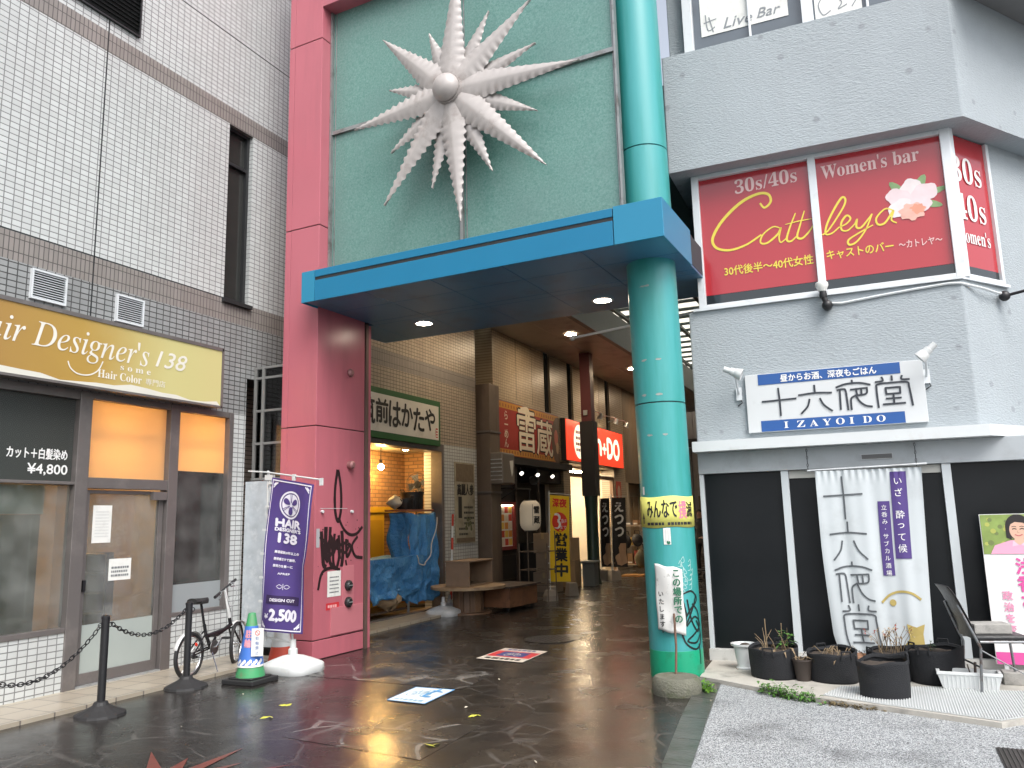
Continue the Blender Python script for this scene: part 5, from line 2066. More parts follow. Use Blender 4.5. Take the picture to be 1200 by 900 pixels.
mb.box(-8.0, -7.42, 9.95, 11.7, .12, .15)
sh_ = mb.build('lower_shelf', wood_dark, tb)
bagm = M('brown_paper', (.3, .22, .14), .8, var=.2, scale=14, bump=.4, bscale=30)
for k, (x, y, s_, lab) in enumerate(((-7.42, 11.15, 1.0, 'crumpled brown paper bundle hanging out below the low blue tarpaulin'), (-7.5, 10.3, .8, 'smaller crumpled paper bundle under the low blue tarpaulin beside the pink pillar'))):
    mb = MB()
    mb.grid(lambda a, b_: (x + (.16 * s_ * math.sin(math.pi * b_) + .05 * nz(a * 4, b_ * 4, k)) * math.cos(2 * math.pi * a), y + (.3 * s_ * math.sin(math.pi * b_) + .08 * nz(a * 4, b_ * 4, k + 3)) * math.sin(2 * math.pi * a), .15 + .34 * s_ * b_ + .05 * nz(a * 5, b_ * 5, k + 6)), 24, 14)
    solo(mb, 'paper_bundle', bagm, lab, 'bundle')
# shelf plank over the tall tarpaulin with baskets and fan
solo(MB().box(-7.85, -7.42, 11.68, 12.62, 1.735, 1.765), 'plank', M('reddish_plank', (.3, .12, .07), .6, var=.2), 'reddish plank laid on top of the tall blue tarpaulin', 'plank')


def basket(x, y, z, r_, h, lab):
    o = thing('basket', lab, 'basket', (x, y, z), 0, 'black baskets on the plank')
    mb = MB()
    mb.lathe([(r_ * .8, 0), (r_, h), (r_ * 1.04, h), (r_ * 1.04, h - .02), (r_ * .97, h - .02), (r_ * .78, .015), (.001, .015)], (0, 0, 0), 24)
    for k in range(24):
        a = 2 * math.pi * k / 24
        mb.box(r_ * .9 * math.cos(a) - .006, r_ * .9 * math.cos(a) + .006, r_ * .9 * math.sin(a) - .006, r_ * .9 * math.sin(a) + .006, .01, h - .02)
    mb.build('body', M('basket_black', (.018, .018, .018), .45, bump=.2), o, local=True)
    for s_ in (-1, 1):
        MB().tube([(s_ * r_ * .9, -.06, h), (s_ * r_ * 1.0, -.05, h + .05), (s_ * r_ * 1.0, .05, h + .05), (s_ * r_ * .9, .06, h)], .009, 6).build('handle', black_paint, o, local=True)


basket(-7.68, 12.3, 1.766, .21, .31, 'tall black basket on the plank under the standing fan')
basket(-7.62, 11.97, 1.766, .15, .19, 'small black basket on the plank beside the white cloth')
mb = MB()
mb.grid(lambda a, b_: (-7.72 + .14 * math.sin(math.pi * b_) * math.cos(6.283 * a) * (1 + .4 * nz(a * 5, b_ * 4, 1)), 11.8 + .15 * math.sin(math.pi * b_) * math.sin(6.283 * a) * (1 + .4 * nz(a * 5, b_ * 4, 4)), 1.766 + .26 * b_), 26, 14)
solo(mb, 'cloth_bundle', M('cream_cloth', (.55, .5, .4), .85, var=.15, scale=16), 'bunched cream cloth on the plank at the left of the black baskets', 'cloth')
fan = thing('standing_fan', 'dark standing fan with wire cage behind the black baskets', 'fan', (-8.0, 12.95, .02))
mb = MB()
mb.lathe([(.2, 0), (.19, .03), (.03, .05)], (-8.0, 12.95, .02), 20)
mb.tube([(-8.0, 12.95, .05), (-8.0, 12.95, 2.15)], .014, 8)
mb.build('stand', dark_metal, fan)
fax = V((.75, -.6, .1)).normalized()
fc = V((-7.93, 12.9, 2.24))
mb = MB()
mb.lathe([(.05, -.16), (.07, -.1), (.07, 0), (.03, .02)], fc, 14, 0, fax)
mb.build('motor', black_paint, fan)
e1 = fax.cross(V((0, 0, 1))).normalized()
e2 = fax.cross(e1)
mb = MB()
for r_, o_ in ((.22, .03), (.15, .07), (.08, .09), (.22, -.02)):
    mb.tube([fc + fax * o_ + (e1 * math.cos(t_) + e2 * math.sin(t_)) * r_ for t_ in [i * math.pi / 12 for i in range(24)]], .0035, 5, closed=True)
for k in range(18):
    t_ = k * math.pi / 9
    d_ = e1 * math.cos(t_) + e2 * math.sin(t_)
    mb.tube([fc + fax * .1, fc + fax * .09 + d_ * .08, fc + fax * .07 + d_ * .15, fc + fax * .03 + d_ * .22, fc - fax * .02 + d_ * .22], .002, 4)
mb.build('cage', dark_metal, fan)
mb = MB()
for k in range(4):
    t_ = k * math.pi / 2 + .3
    d_ = e1 * math.cos(t_) + e2 * math.sin(t_)
    q_ = fax.cross(d_)
    mb.add([fc + d_ * .03 - q_ * .03, fc + d_ * .19 - q_ * .07 + fax * .02, fc + d_ * .19 + q_ * .07 - fax * .02, fc + d_ * .03 + q_ * .03], [(0, 1, 2, 3)])
mb.build('blades', M('fan_blade', (.12, .12, .12), .3), fan)

# white water-filled flag bases, striped pole
def flagbase(name, x, y, s_, lab, group=None, root=None):
    o = root or thing(name, lab, 'flag base', (x, y, 0), 0, group)
    mb = MB()
    n = 28
    secs = []
    for z, k in ((0, .97), (.02, 1.), (.07, 1.), (.085, .96), (.12, .66), (.15, .35), (.16, .16)):
        ring = []
        for i in range(n):
            t_ = 2 * math.pi * i / n
            c_, s2 = math.cos(t_), math.sin(t_)
            p = 4.
            rr = 1 / ((abs(c_) ** p + abs(s2) ** p) ** (1 / p))
            ring.append((rr * c_ * .27 * k * s_, rr * s2 * .22 * k * s_, z * s_))
        secs.append(ring)
    vs = [p for r_ in secs for p in r_]
    fs = [(i * n + j, i * n + (j + 1) % n, (i + 1) * n + (j + 1) % n, (i + 1) * n + j) for i in range(len(secs) - 1) for j in range(n)]
    mb.add(vs, fs, 0, True)
    mb.add(secs[0], [tuple(range(n - 1, -1, -1))])
    mb.add(secs[-1], [tuple(range(n))])
    mb.lathe([(.045 * s_, .15 * s_), (.045 * s_, .21 * s_), (.03 * s_, .22 * s_), (.028 * s_, .3 * s_), (.022 * s_, .3 * s_), (.02 * s_, .2 * s_)], (0, 0, 0), 16)
    mb.build('water_tank', white_plastic, o, local=True)
    return o


flagbase('flag_base', -7.02, 12.45, .95, 'white empty flag base half under the tall blue tarpaulin', 'empty white flag bases')
flagbase('flag_base', -6.86, 11.95, 1., 'white empty flag base in front of the tall blue tarpaulin', 'empty white flag bases')
mb = MB()
for k in range(7):
    mb.tube([(-7.2 + .0 * k, 12.82 + .015 * k, .2 + k * .21), (-7.2, 12.82 + .015 * (k + 1), .2 + (k + 1) * .21 - .001)], .022, 10, k % 2)
mb.tube([(-7.2, 12.81, .035), (-7.2, 12.82, .2)], .018, 8, 0)
solo(mb, 'striped_pole', [M('pole_red', (.5, .05, .03), .5), white_paint], 'red and white striped pole leaning against the beige tiled pier', 'pole')

# poster on the pier
p1 = thing('wall_poster', 'tall weathered printed poster on the beige tiled pier', 'poster', (LW, 13.55, 1.15))
MB().box(LW, LW + .02, 13.17, 13.96, 1.13, 2.65).build('backing', M('poster_paper', (.36, .33, .25), .7, var=.12, scale=3, dirt=(.2, .17, .12), dscale=3), p1)
mb = MB()
fmq = plane((LW + .021, 0, 0), (0, 1, 0))
text(mb, fmq, '高麗人参', 13.25, 2.03, 13.9, 2.24, .008, h=.002)
lines(mb, fmq, 13.5, 1.45, 13.9, 1.85, 4, h=.002, fill=.4)
lines(mb, fmq, 13.3, 1.25, 13.65, 1.45, 2, h=.002, fill=.4)
patch(mb, fmq, 13.28, 1.6, 13.42, 2.0, 0, .002)
patch(mb, fmq, 13.2, 2.28, 13.92, 2.62, 1, .002)
patch(mb, fmq, 13.2, 1.15, 13.93, 1.23, 1, .002)
for k in range(16):
    disc(mb, fmq, 13.72 + rnd.uniform(-.14, .14), 1.5 + rnd.uniform(-.16, .1), rnd.uniform(.02, .05), n=9, mi=2, h=.0025 + k * .0001)
mb.build('print', [black_ink, M('poster_brown', (.16, .12, .08), .7, var=.4, scale=20), M('poster_dull_green', (.12, .13, .07), .7), red_ink], p1)

# ------------------------------------------------------------------ second building in the arcade
sb = thing('noodle_shop_building', 'beige tiled shop building with narrow dark windows inside the arcade', 'building', (LW, 19, 0))
NB0, NB1 = 14.9, 24.2
mb = MB()
mb.box(LW - .4, LW, NB0, NB1, 2.95, 4.0)
wins = [(17.75, 18.15), (19.35, 19.75), (22.5, 22.9)]
y = NB0
for a, b_ in wins:
    mb.box(LW - .4, LW, y, a, 4.0, 9)
    mb.box(LW - .4, LW, a, b_, 6.4, 9)
    y = b_
mb.box(LW - .4, LW, y, NB1, 4.0, 9)
mb.box(LW - .4, LW, 18.85, 19.3, 0, 2.95)
mb.box(LW - .4, LW, 23.05, NB1, 0, 2.95)
mb.box(LW - .4, LW, NB0, 14.98, 0, 2.95)
mb.build('wall', tile('noodle_tile', 'YZ', (.42, .34, .24), (.36, .29, .2), (.16, .125, .09), damt=.5, dirt=(.16, .12, .08)), sb)
mb = MB()
for yy in (16.1, 17.0, 20.9, 21.9):
    mb.box(LW - .01, LW + .003, yy, yy + .012, 4.2, 9)
mb.build('movement_joint', dark_metal, sb)
for a, b_ in wins:
    mb = MB()
    mb.box(LW - .14, LW - .05, a, a + .04, 4.0, 6.4)
    mb.box(LW - .14, LW - .05, b_ - .04, b_, 4.0, 6.4)
    mb.box(LW - .14, LW + .04, a, b_, 3.97, 4.02)
    wv = mb.build('window', dark_metal, sb)
    MB().box(LW - .12, LW - .11, a + .04, b_ - .04, 4.02, 6.4).build('pane', MATS['dark_glazing'], wv)
    MB().box(LW - .39, LW - .36, a - .05, b_ + .05, 3.95, 6.5).build('blind', MATS['dark_blind'], wv)
mb = MB()
mb.box(-12, LW - .4, NB0, NB0 + .2, 0, 9)
mb.box(-12, LW - .4, NB1 - .2, NB1, 0, 9)
mb.box(-12.2, -12, NB0, NB1, 0, 9)
mb.build('side_wall', plain_wall, sb)
# black front of the noodle shop
blackw = M('black_boards', (.015, .015, .016), .5, var=.25, scale=6)
mb = MB()
mb.box(LW - .5, LW - .08, 14.98, 16.1, 0, 2.95)
mb.box(LW - .5, LW - .08, 17.3, 18.85, 0, 1.0)
mb.box(LW - .5, LW - .08, 17.3, 18.85, 2.4, 2.95)
mb.box(LW - .9, LW - .5, 16.1, 18.85, 0, 2.95)
mb.box(LW - .15, LW + .25, 14.98, 18.85, 2.72, 2.86)
mb.build('black_front', blackw, sb)
mb = MB()
for z in (0.3, .8, 1.3, 1.8, 2.3):
    mb.box(LW - .079, LW - .07, 15.0, 16.08, z, z + .012)
mb.box(LW - .08, LW - .04, 16.02, 16.1, 0, 2.7)
mb.box(LW - .08, LW - .04, 17.3, 17.38, 0, 2.7)
mb.build('door_post', wood_dark, sb)
nw = MB()
for y0, y1, z0, z1 in ((14.5 + .5, 15.08, .92, 1.92), (15.86, 15.94, .92, 1.92), (15.08, 15.86, .92, .99), (15.08, 15.86, 1.86, 1.92)):
    nw.box(LW - .08, LW - .01, y0, y1, z0, z1)
nc = nw.build('notice_case', M('maroon_frame', (.2, .03, .03), .45, var=.15), sb)
mb = MB()
mb.box(LW - .078, LW - .07, 15.08, 15.86, .99, 1.86, 0)
fmc = plane((LW - .07, 0, 0), (0, 1, 0))
cols = [1, 2, 3, 4]
for i in range(4):
    for j in range(5):
        patch(mb, fmc, 15.1 + i * .19, 1.01 + j * .17, 15.1 + i * .19 + .17, 1.01 + j * .17 + .14, cols[(i * 3 + j * 7) % 4], .002)
mb.build('menu_cards', [paper, M('menu_orange', (.6, .25, .05), .5), M('menu_yellow', (.7, .5, .1), .5), M('menu_red', (.5, .06, .04), .5), M('menu_white', (.65, .6, .5), .5)], nc)
MB().box(LW - .075, LW - .03, 15.1, 15.84, 1.84, 1.858).build('strip_light', lamp('case_light', (1., .8, .55), 5), nc)
# three small spotlights under the sign
for y in (16.0, 16.9, 17.8):
    o = thing('sign_spotlight', 'small white-lensed spotlight hanging under the red noodle shop sign', 'lamp', (LW + .1, y, 2.6), 0, 'small spotlights under the red noodle shop sign')
    MB().tube([(0, 0, .1), (0, 0, .0)], .012, 6).lathe([(.03, -.08), (.05, .0), (.055, .06), (.04, .055)], (0, 0, -.03), 14, 0, (.6, -.5, -.5)).build('lamp_head', black_paint, o, local=True)
    MB().lathe([(.045, 0), (.045, .006)], V((0, 0, -.03)) + V((.6, -.5, -.5)).normalized() * .055, 14, 0, (.6, -.5, -.5)).build('lens', lamp('lens_white', (1, .93, .8), 2.5), o, local=True)

# duct and air-conditioning box between the buildings
dk = thing('duct', 'brown metal duct running down between the two tiled buildings', 'duct', (-7.25, 14.5, 0))
MB().box(-7.7, -7.1, 14.32, 14.78, 0, 4.3).build('shaft', M('brown_duct', (.16, .125, .1), .5, .3, var=.2, dirt=(.08, .06, .05), dscale=2, streak=True), dk, bevel=.01)
MB().box(-7.72, -7.08, 14.3, 14.8, 2.08, 2.12).box(-7.72, -7.08, 14.3, 14.8, 3.3, 3.34).build('flange', bronze, dk)
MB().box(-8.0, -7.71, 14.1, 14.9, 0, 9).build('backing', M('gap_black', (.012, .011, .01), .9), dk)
ac = thing('extractor_hood', 'grey ribbed metal extractor box on the wall beside the red noodle shop sign', 'extractor', (-6.95, 14.5, 2.25))
MB().box(-7.1, -6.82, 14.3, 14.88, 2.25, 2.88).build('case', M('grey_metal_box', (.2, .18, .16), .5, .4, var=.2), ac, bevel=.03)
mb = MB()
for k in range(6):
    mb.box(-7.08, -6.84, 14.285, 14.3, 2.33 + k * .08, 2.35 + k * .08)
mb.build('rib', alu, ac)
q = MB()
fmt = plane((-6.819, 0, 0), (0, 1, 0))
poly2(q, fmt, [(14.62, 2.72), (14.8, 2.74), (14.78, 2.5), (14.72, 2.4), (14.66, 2.55)], 0, .001)
solo(q, 'torn_sticker', paper, 'torn white sticker on the grey extractor box', 'sticker')

# noodle shop sign, red with brush characters
s2 = thing('shop_sign', 'dark red signboard with large white brush characters and a noodle bowl print', 'sign', (-7.2, 16.6, 2.93))
MB().box(LW, -7.22, 14.92, 18.42, 2.86, 4.08).build('sign_case', bronze, s2, bevel=.004)
MB().box(-7.22, -7.205, 14.95, 18.39, 2.90, 4.05).build('sign_panel', M('ramen_red', (.33, .025, .02), .4, var=.12, scale=3), s2)
pn2 = s2.children[-1]
fm = plane((-7.204, 0, 0), (0, 1, 0))
mb = MB()
patch(mb, fm, 14.96, 3.90, 18.38, 4.04, 0, .002)
patch(mb, fm, 14.96, 2.91, 18.38, 3.03, 0, .002)
for i in range(24):
    for z in (3.93, 2.94):
        patch(mb, fm, 15.0 + i * .142, z, 15.0 + i * .142 + .06, z + .07, 1, .003)
mb.build('gold_border', [M('gold_border', (.5, .24, .04), .5, var=.15), M('border_brown', (.3, .1, .03), .5)], pn2)
mb = MB()
text(mb, fm, '雷', 15.86, 3.03, 16.92, 3.98, .028, h=.006)
text(mb, fm, '蔵', 16.94, 3.0, 17.96, 3.86, .028, h=.006)
mb.build('shadow_lettering', black_ink, pn2)
mb = MB()
text(mb, fm, '雷', 15.88, 3.05, 16.9, 3.96, .011, h=.009)
text(mb, fm, '蔵', 16.96, 3.02, 17.94, 3.84, .011, h=.009)
stroke(mb, fm, [(16.1, 3.96), (16.45, 3.99), (16.5, 3.8), (16.36, 3.66)], .12, h=.012)
vtext(mb, fm, 'らーめん', 15.2, 3.86, .22, .2, .004, h=.006)
mb.build('white_lettering', M('ramen_cream', (.7, .62, .5), .5), pn2)
mb = MB()
disc(mb, fm, 18.32, 3.42, .42, .6, mi=0, h=.0035)
pts = [(a, b_) for a, b_ in [(18.38, 2.92), (18.05, 3.05), (17.93, 3.3), (17.96, 3.6), (18.1, 3.85), (18.38, 3.98)]]
poly2(mb, fm, [(18.38, 3.0), (18.08, 3.1), (17.98, 3.35), (18.02, 3.6), (18.14, 3.8), (18.38, 3.92)], 0, .0045)
disc(mb, fm, 18.18, 3.5, .12, .2, mi=1, h=.0055)
disc(mb, fm, 18.25, 3.25, .1, .14, mi=2, h=.006)
o_ = mb
o_.v = [V((p.x, min(p.y, 18.385), p.z)) for p in o_.v]
mb.build('bowl_print', [M('bowl_dark', (.1, .06, .04), .5), M('bowl_red', (.45, .12, .08), .5), M('bowl_tan', (.4, .25, .13), .5)], pn2)

# red lit sign further in
s3 = thing('shop_sign', 'bright red lit signboard with white oval emblem deep in the arcade', 'sign', (-7.15, 21.3, 3.0))
MB().box(LW, -7.17, 18.75, 23.6, 2.98, 4.06).build('sign_case', dark_metal, s3)
MB().box(-7.17, -7.155, 18.78, 23.58, 3.0, 4.04).build('sign_panel', M('lit_red', (.62, .03, .02), .4, var=.05, emit=(1., .06, .02), es=.5), s3)
pn3 = s3.children[-1]
fm = plane((-7.154, 0, 0), (0, 1, 0))
mb = MB()
disc(mb, fm, 19.72, 3.52, .42, .45, h=.003)
text(mb, fm, 'en', 20.45, 3.27, 21.5, 3.7, .03, h=.003)
text(mb, fm, '+', 21.62, 3.32, 21.95, 3.62, .02, h=.003)
text(mb, fm, 'DO', 22.05, 3.22, 23.2, 3.8, .035, h=.003)
mb.build('white_lettering', M('lit_white', (.8, .76, .66), .4, emit=(1., .88, .66), es=.6), pn3)
mb = MB()
lines(mb, fm, 19.45, 3.22, 19.98, 3.84, 4, h=.005, fill=.5)
mb.build('emblem_print', MATS['ramen_red'], pn3)
for y in (20.3, 21.7, 22.7):
    o = thing('sign_spotlight', 'lit spotlight on a curved arm above the bright red sign', 'lamp', (LW, y, 4.25), 0, 'lit spotlights above the bright red sign')
    MB().tube([(0, 0, .1), (.25, 0, .16), (.5, 0, .1), (.58, 0, .02)], .014, 6).build('arm', silver, o, local=True)
    MB().lathe([(.03, -.06), (.06, .04), (.085, .1), (.075, .1)], (.58, 0, .0), 14, 0, (-.45, 0, -.9)).build('lamp_head', silver, o, local=True)
    MB().lathe([(.07, 0), (.07, .01)], V((.58, 0, 0)) + V((-.45, 0, -.9)).normalized() * .09, 14, 0, (-.45, 0, -.9)).build('lens', lamp('lens_warm', (1., .8, .5), 220), o, local=True)

# open shop below the red sign
mb = MB()
mb.box(-9.6, -9.5, 18.85, 23.4, 0, 2.95)
mb.box(-9.5, LW - .4, 18.8, 18.85, 0, 2.95)
mb.box(-9.5, LW - .4, 23.4, 23.45, 0, 2.95)
mb.box(-9.5, LW - .4, 18.85, 23.4, 2.9, 2.95)
mb.build('inner_wall', M('bright_shop_wall', (.6, .52, .42), .7), sb)
mb = MB()
for yy in (19.8, 21.0, 22.2):
    mb.box(-9.0, -7.9, yy, yy + .12, 2.86, 2.89)
mb.build('shop_light', lamp('shop_tube', (1., .82, .56), 70), sb)
mb = MB()
for y0, y1, z0, z1 in ((19.3, 19.38, 0, 2.7), (21.2, 21.27, 0, 2.7), (22.95, 23.05, 0, 2.7), (19.3, 23.05, 2.62, 2.72)):
    mb.box(LW - .12, LW - .02, y0, y1, z0, z1)
mb.build('shop_frame', wood_brown, sb)
mb = MB()
for k in range(8):
    mb.box(-9.49, -9.47, 19.1 + k * .5, 19.1 + k * .5 + .38, 1.2 + .2 * (k % 2), 1.75 + .2 * (k % 2), k % 4)
mb.build('menu_print', [MATS['menu_orange'], MATS['menu_white'], MATS['menu_red'], MATS['menu_yellow']], sb)

# brown-clad building and the building closing the view
bb = thing('clad_building', 'brown vertically clad building beyond the bright red sign', 'building', (LW, 27.5, 0))
clad = tile('brown_cladding', 'YZ', (.2, .14, .09), (.17, .12, .075), (.06, .045, .03), w=.16, h=9., mortar=.014, rough=.5)
MB().box(-12, LW, 24.22, 31, 2.6, 8.4).build('wall', clad, bb)
mb = MB()
mb.box(-12, LW - .4, 24.22, 31, 0, 2.6)
mb.box(LW - .4, LW, 24.22, 24.5, 0, 2.6)
mb.box(LW - .4, LW, 26.8, 27.1, 0, 2.6)
mb.box(LW - .4, LW, 30.6, 31, 0, 2.6)
mb.build('lower_wall', M('cream_plaster', (.42, .35, .26), .7, var=.1), bb)
mb = MB()
for y0 in (24.5, 27.1):
    for k in range(3):
        mb.box(LW - .39, LW - .36, y0 + .1 + k * .75, y0 + .75 + k * .75, .1, 2.2)
mb.build('shutter', M('warm_shutter', (.3, .2, .11), .5, var=.2), bb)
eb = thing('end_building', 'beige panelled building closing the far end of the arcade', 'building', (-6, 33.2, 0))
pan = M('beige_panels', (.36, .31, .27), .6, var=.08, dirt=(.22, .18, .15), dscale=1)
mb = MB()
for k in range(7):
    x0 = -11 + k * 1.35
    mb.box(x0, x0 + 1.33, 33, 36, 4.65, 6.0)
    mb.box(x0, x0 + 1.33, 33, 36, 6.02, 7.4)
mb.box(-11, -1.6, 33.02, 36, 0, 4.3)
mb.build('wall', pan, eb)
mb = MB()
mb.box(-11, -1.6, 32.8, 33, 4.3, 4.64)
mb.build('dark_band', M('band_brown', (.06, .045, .035), .6), eb)
mb = MB()
for x0 in (-8.6, -7.1, -5.6, -4.1):
    mb.box(x0, x0 + .06, 32.95, 33.0, 0, 4.29)
    mb.box(x0 + .2, x0 + 1.1, 32.97, 33.01, .3, 2.3, 1)
    mb.box(x0 + .35, x0 + .8, 32.96, 33.01, 2.75, 3.05, 2)
mb.build('shopfront', [bronze, M('dim_window', (.2, .15, .1), .2), M('dark_sign', (.05, .04, .035), .5)], eb)
mb = MB()
mb.box(-1.60, 4, 17.9, 33, 0, 8)
mb.box(-1.75, -1.60, 17.9, 33, 2.8, 3.3)
for k in range(5):
    mb.box(-1.63, -1.6, 18.4 + k * 2.9, 20.6 + k * 2.9, .05, 2.6, 1)
side = thing('side_building', 'plain building along the right side of the arcade, mostly hidden', 'building', (1, 25, 0))
mb.build('wall', [plain_wall, MATS['warm_shutter']], side)

# ------------------------------------------------------------------ arcade roof
ro = thing('arcade_roof', 'arcade roof with brown soffit, dark steel ribs and milky skylights', 'roof', (-5, 20, 5.6))
brn = M('brown_soffit', (.36, .31, .265), .5, var=.12, scale=1, dirt=(.22, .19, .16), dscale=2)
mb = MB()
for k in range(9):
    y0 = 9.85 + k * 2.4
    for x0, x1 in ((-7.29, -6.36), (-6.35, -5.42)):
        mb.box(x0, x1, y0, y0 + 2.39, 5.58, 5.62)
mb.build('soffit_panel', brn, ro)
mb = MB()
mb.box(-5.41, -5.3, 9.85, 31.4, 5.5, 6.2)
mb.build('edge_beam', M('beam_grey', (.13, .14, .13), .5, var=.1), ro)
steel = M('green_black_steel', (.025, .04, .036), .5, var=.15)
mb = MB()
for k in range(28):
    y = 10.2 + k * .82
    mb.box(-7.25, -1.6, y, y + .12, 7.0, 7.16)
mb.build('rib', steel, ro)
mb = MB()
for x in (-7.2, -6.1, -5.0, -3.9, -2.8, -1.75):
    mb.box(x, x + .1, 10.0, 33.0, 6.92, 7.0)
mb.build('purlin', steel, ro)
mt_m, t_m, o_m = newmat('milky_acrylic')
milky = mt_m
tl_m = N(t_m, 'ShaderNodeBsdfTranslucent')
tl_m.inputs[0].default_value = (.9, .88, .8, 1)
t_m.links.new(tl_m.outputs[0], o_m.inputs[0])
for k in range(27):
    y = 10.2 + k * .82 + .12
    mb = MB()
    mb.box(-7.25, -1.6, y + .02, y + .68, 7.05, 7.06)
    mb.build('skylight_pane', milky, ro)
mb = MB()
mb.box(-7.9, -7.3, 9.9, 33, 6.9, 7.2)
mb.box(-5.3, -1.6, 9.78, 9.85, 4.56, 7.2)
mb.build('gutter_wall', steel, ro)
for y in (12.4, 16.2, 21.0, 25.5):
    mb = MB()
    mb.lathe([(.12, 0), (.12, .008)], (-5.98, y, 5.562), 24)
    dl = mb.build('downlight', lamp('soffit_lamp', (1., .76, .5), 190), ro)
    MB().lathe([(.122, 0), (.16, 0), (.16, .016), (.122, .016), (.122, 0)], (-5.98, y, 5.558), 24).build('trim_ring', white_paint, dl)

# column inside the arcade
ac_ = thing('arcade_column', 'slim arcade column, maroon above, black in the middle, dark green round shaft below', 'column', (-6.44, 18.45, 0))
MB().box(-6.57, -6.31, 18.32, 18.58, 3.87, 5.58).build('upper_shaft', M('maroon', (.13, .03, .035), .45, var=.1), ac_)
MB().box(-6.61, -6.27, 18.28, 18.62, 2.06, 3.868).build('black_casing', M('casing_black', (.03, .03, .033), .3, var=.2), ac_)
MB().lathe([(.18, .0), (.16, .08), (.145, .12), (.145, 1.75), (.155, 1.85), (.165, 2.06)], (-6.45, 18.45, 0), 24).build('shaft', M('column_green', (.012, .035, .03), .35, var=.2), ac_)
MB().box(-6.5, -6.4, 18.27, 18.319, 4.02, 4.14).build('bracket', alu, ac_)

# ------------------------------------------------------------------ things standing in the arcade
bx = thing('display_box', 'low open-sided brown wooden box on the round cable-drum table', 'box', (-6.58, 12.36, .462))
mb = MB()
mb.box(-6.81, -6.36, 11.95, 11.975, .465, .86)
mb.box(-6.81, -6.36, 12.79, 12.815, .465, .86)
mb.box(-6.81, -6.36, 11.975, 12.79, .465, .49)
mb.box(-6.82, -6.34, 11.94, 12.825, .86, .885)
mb.box(-6.81, -6.785, 11.975, 12.79, .49, .86)
mb.build('carcass', M('box_brown', (.24, .165, .11), .55, var=.2, scale=8), bx, bevel=.003)
sp = thing('cable_drum', 'round wooden cable drum used as a table, under the open brown box', 'table', (-6.6, 12.35, 0))
MB().lathe([(.64, 0), (.64, .045), (.0001, .0455)], (-6.6, 12.35, .415), 40).build('tabletop', M('drum_top', (.36, .25, .15), .6, var=.25, scale=7, dirt=(.2, .13, .08), dscale=4), sp)
mb = MB()
for k in range(16):
    a = 2 * math.pi * k / 16
    c_ = V((-6.6 + .25 * math.cos(a), 12.35 + .25 * math.sin(a), .21))
    mb.obox(c_, V((math.cos(a), math.sin(a), 0)) * .012, V((-math.sin(a), math.cos(a), 0)) * .046, V((0, 0, .2)))
mb.build('drum', wood_brown, sp)
MB().lathe([(.4, 0), (.4, .03)], (-6.6, 12.35, .002), 32).build('base_disc', wood_brown, sp)

wb = thing('wooden_crate', 'red-brown wooden box on casters with a dark overhanging lid', 'box', (-6.2, 13.1, 0), R(-6))
MB().box(-.31, .31, -.47, .5, .07, .39).build('body', M('crate_wood', (.22, .1, .05), .55, var=.3, scale=7, dirt=(.1, .05, .03), dscale=4), wb, local=True, bevel=.004)
mb = MB()
for k in range(5):
    mb.box(-.36 + k * .146, -.36 + k * .146 + .14, -.52, .55, .392, .425)
mb.build('lid', wood_dark, wb, local=True)
for sx_ in (-1, 1):
    for sy_ in (-1, 1):
        MB().lathe([(.034, -.012), (.036, 0), (.034, .012)], (sx_ * .25, sy_ * .4, .036), 14, 0, (1, 0, 0)).box(sx_ * .25 - .015, sx_ * .25 + .015, sy_ * .4 - .02, sy_ * .4 + .02, .05, .07).build('caster', dark_metal, wb, local=True)

lt = thing('paper_lantern', 'large white paper lantern with black characters before the black noodle shop', 'lantern', (-6.65, 15.2, 1.28))
prof = []
for i in range(29):
    k = i / 28
    r_ = .215 * (1 - .42 * abs(2 * k - 1) ** 5) + (.004 if i % 2 else 0)
    prof.append((r_, .03 + .6 * k))
MB().lathe(prof, (-6.65, 15.2, 1.29), 28).build('paper', M('lantern_paper', (.6, .55, .46), .7, var=.06, emit=(.6, .5, .36), es=.08), lt)
mb = MB()
for z in (1.29, 1.91):
    mb.lathe([(.12, 0), (.125, .015), (.12, .03)], (-6.65, 15.2, z), 24)
mb.tube([(-6.65, 15.2, 1.93), (-6.65, 15.2, 2.15)], .006, 6)
mb.build('hoop', black_paint, lt)
def lanm(a, b_, h=0.):
    th = R(-68) + a / .22
    return V((-6.65 + (.222 + h) * math.cos(th), 15.2 + (.222 + h) * math.sin(th), b_))
mb = MB()
vtext(mb, lanm, '雷蔵', .07, 1.83, .16, .2, .005, h=.004)
for k in range(2):
    stroke(mb, lanm, [(.055 + k * .2, 1.84), (.055 + k * .2, 1.42)], .008, smooth=False)
mb.build('lettering', black_ink, lt)
mb = MB()
mb.tube([(-7.3, 15.2, 2.2), (-6.62, 15.2, 2.15)], .016, 8)
mb.tube([(-7.3, 15.2, 1.98), (-6.95, 15.2, 2.17)], .012, 8)
solo(mb, 'lantern_bracket', dark_metal, 'dark wall bracket from which the large white lantern hangs', 'bracket')
# spotlight cluster by the lantern
mb = MB()
mb.lathe([(.05, 0), (.08, .14), (.1, .16), (.085, .15)], (-7.1, 16.35, 2.45), 16, 0, (.5, -.6, -.4))
mb.tube([(-7.15, 16.4, 2.55), (-7.3, 16.5, 2.7)], .014, 6)
solo(mb, 'floodlight', dark_metal, 'dark round floodlight on the black noodle shop front', 'lamp')

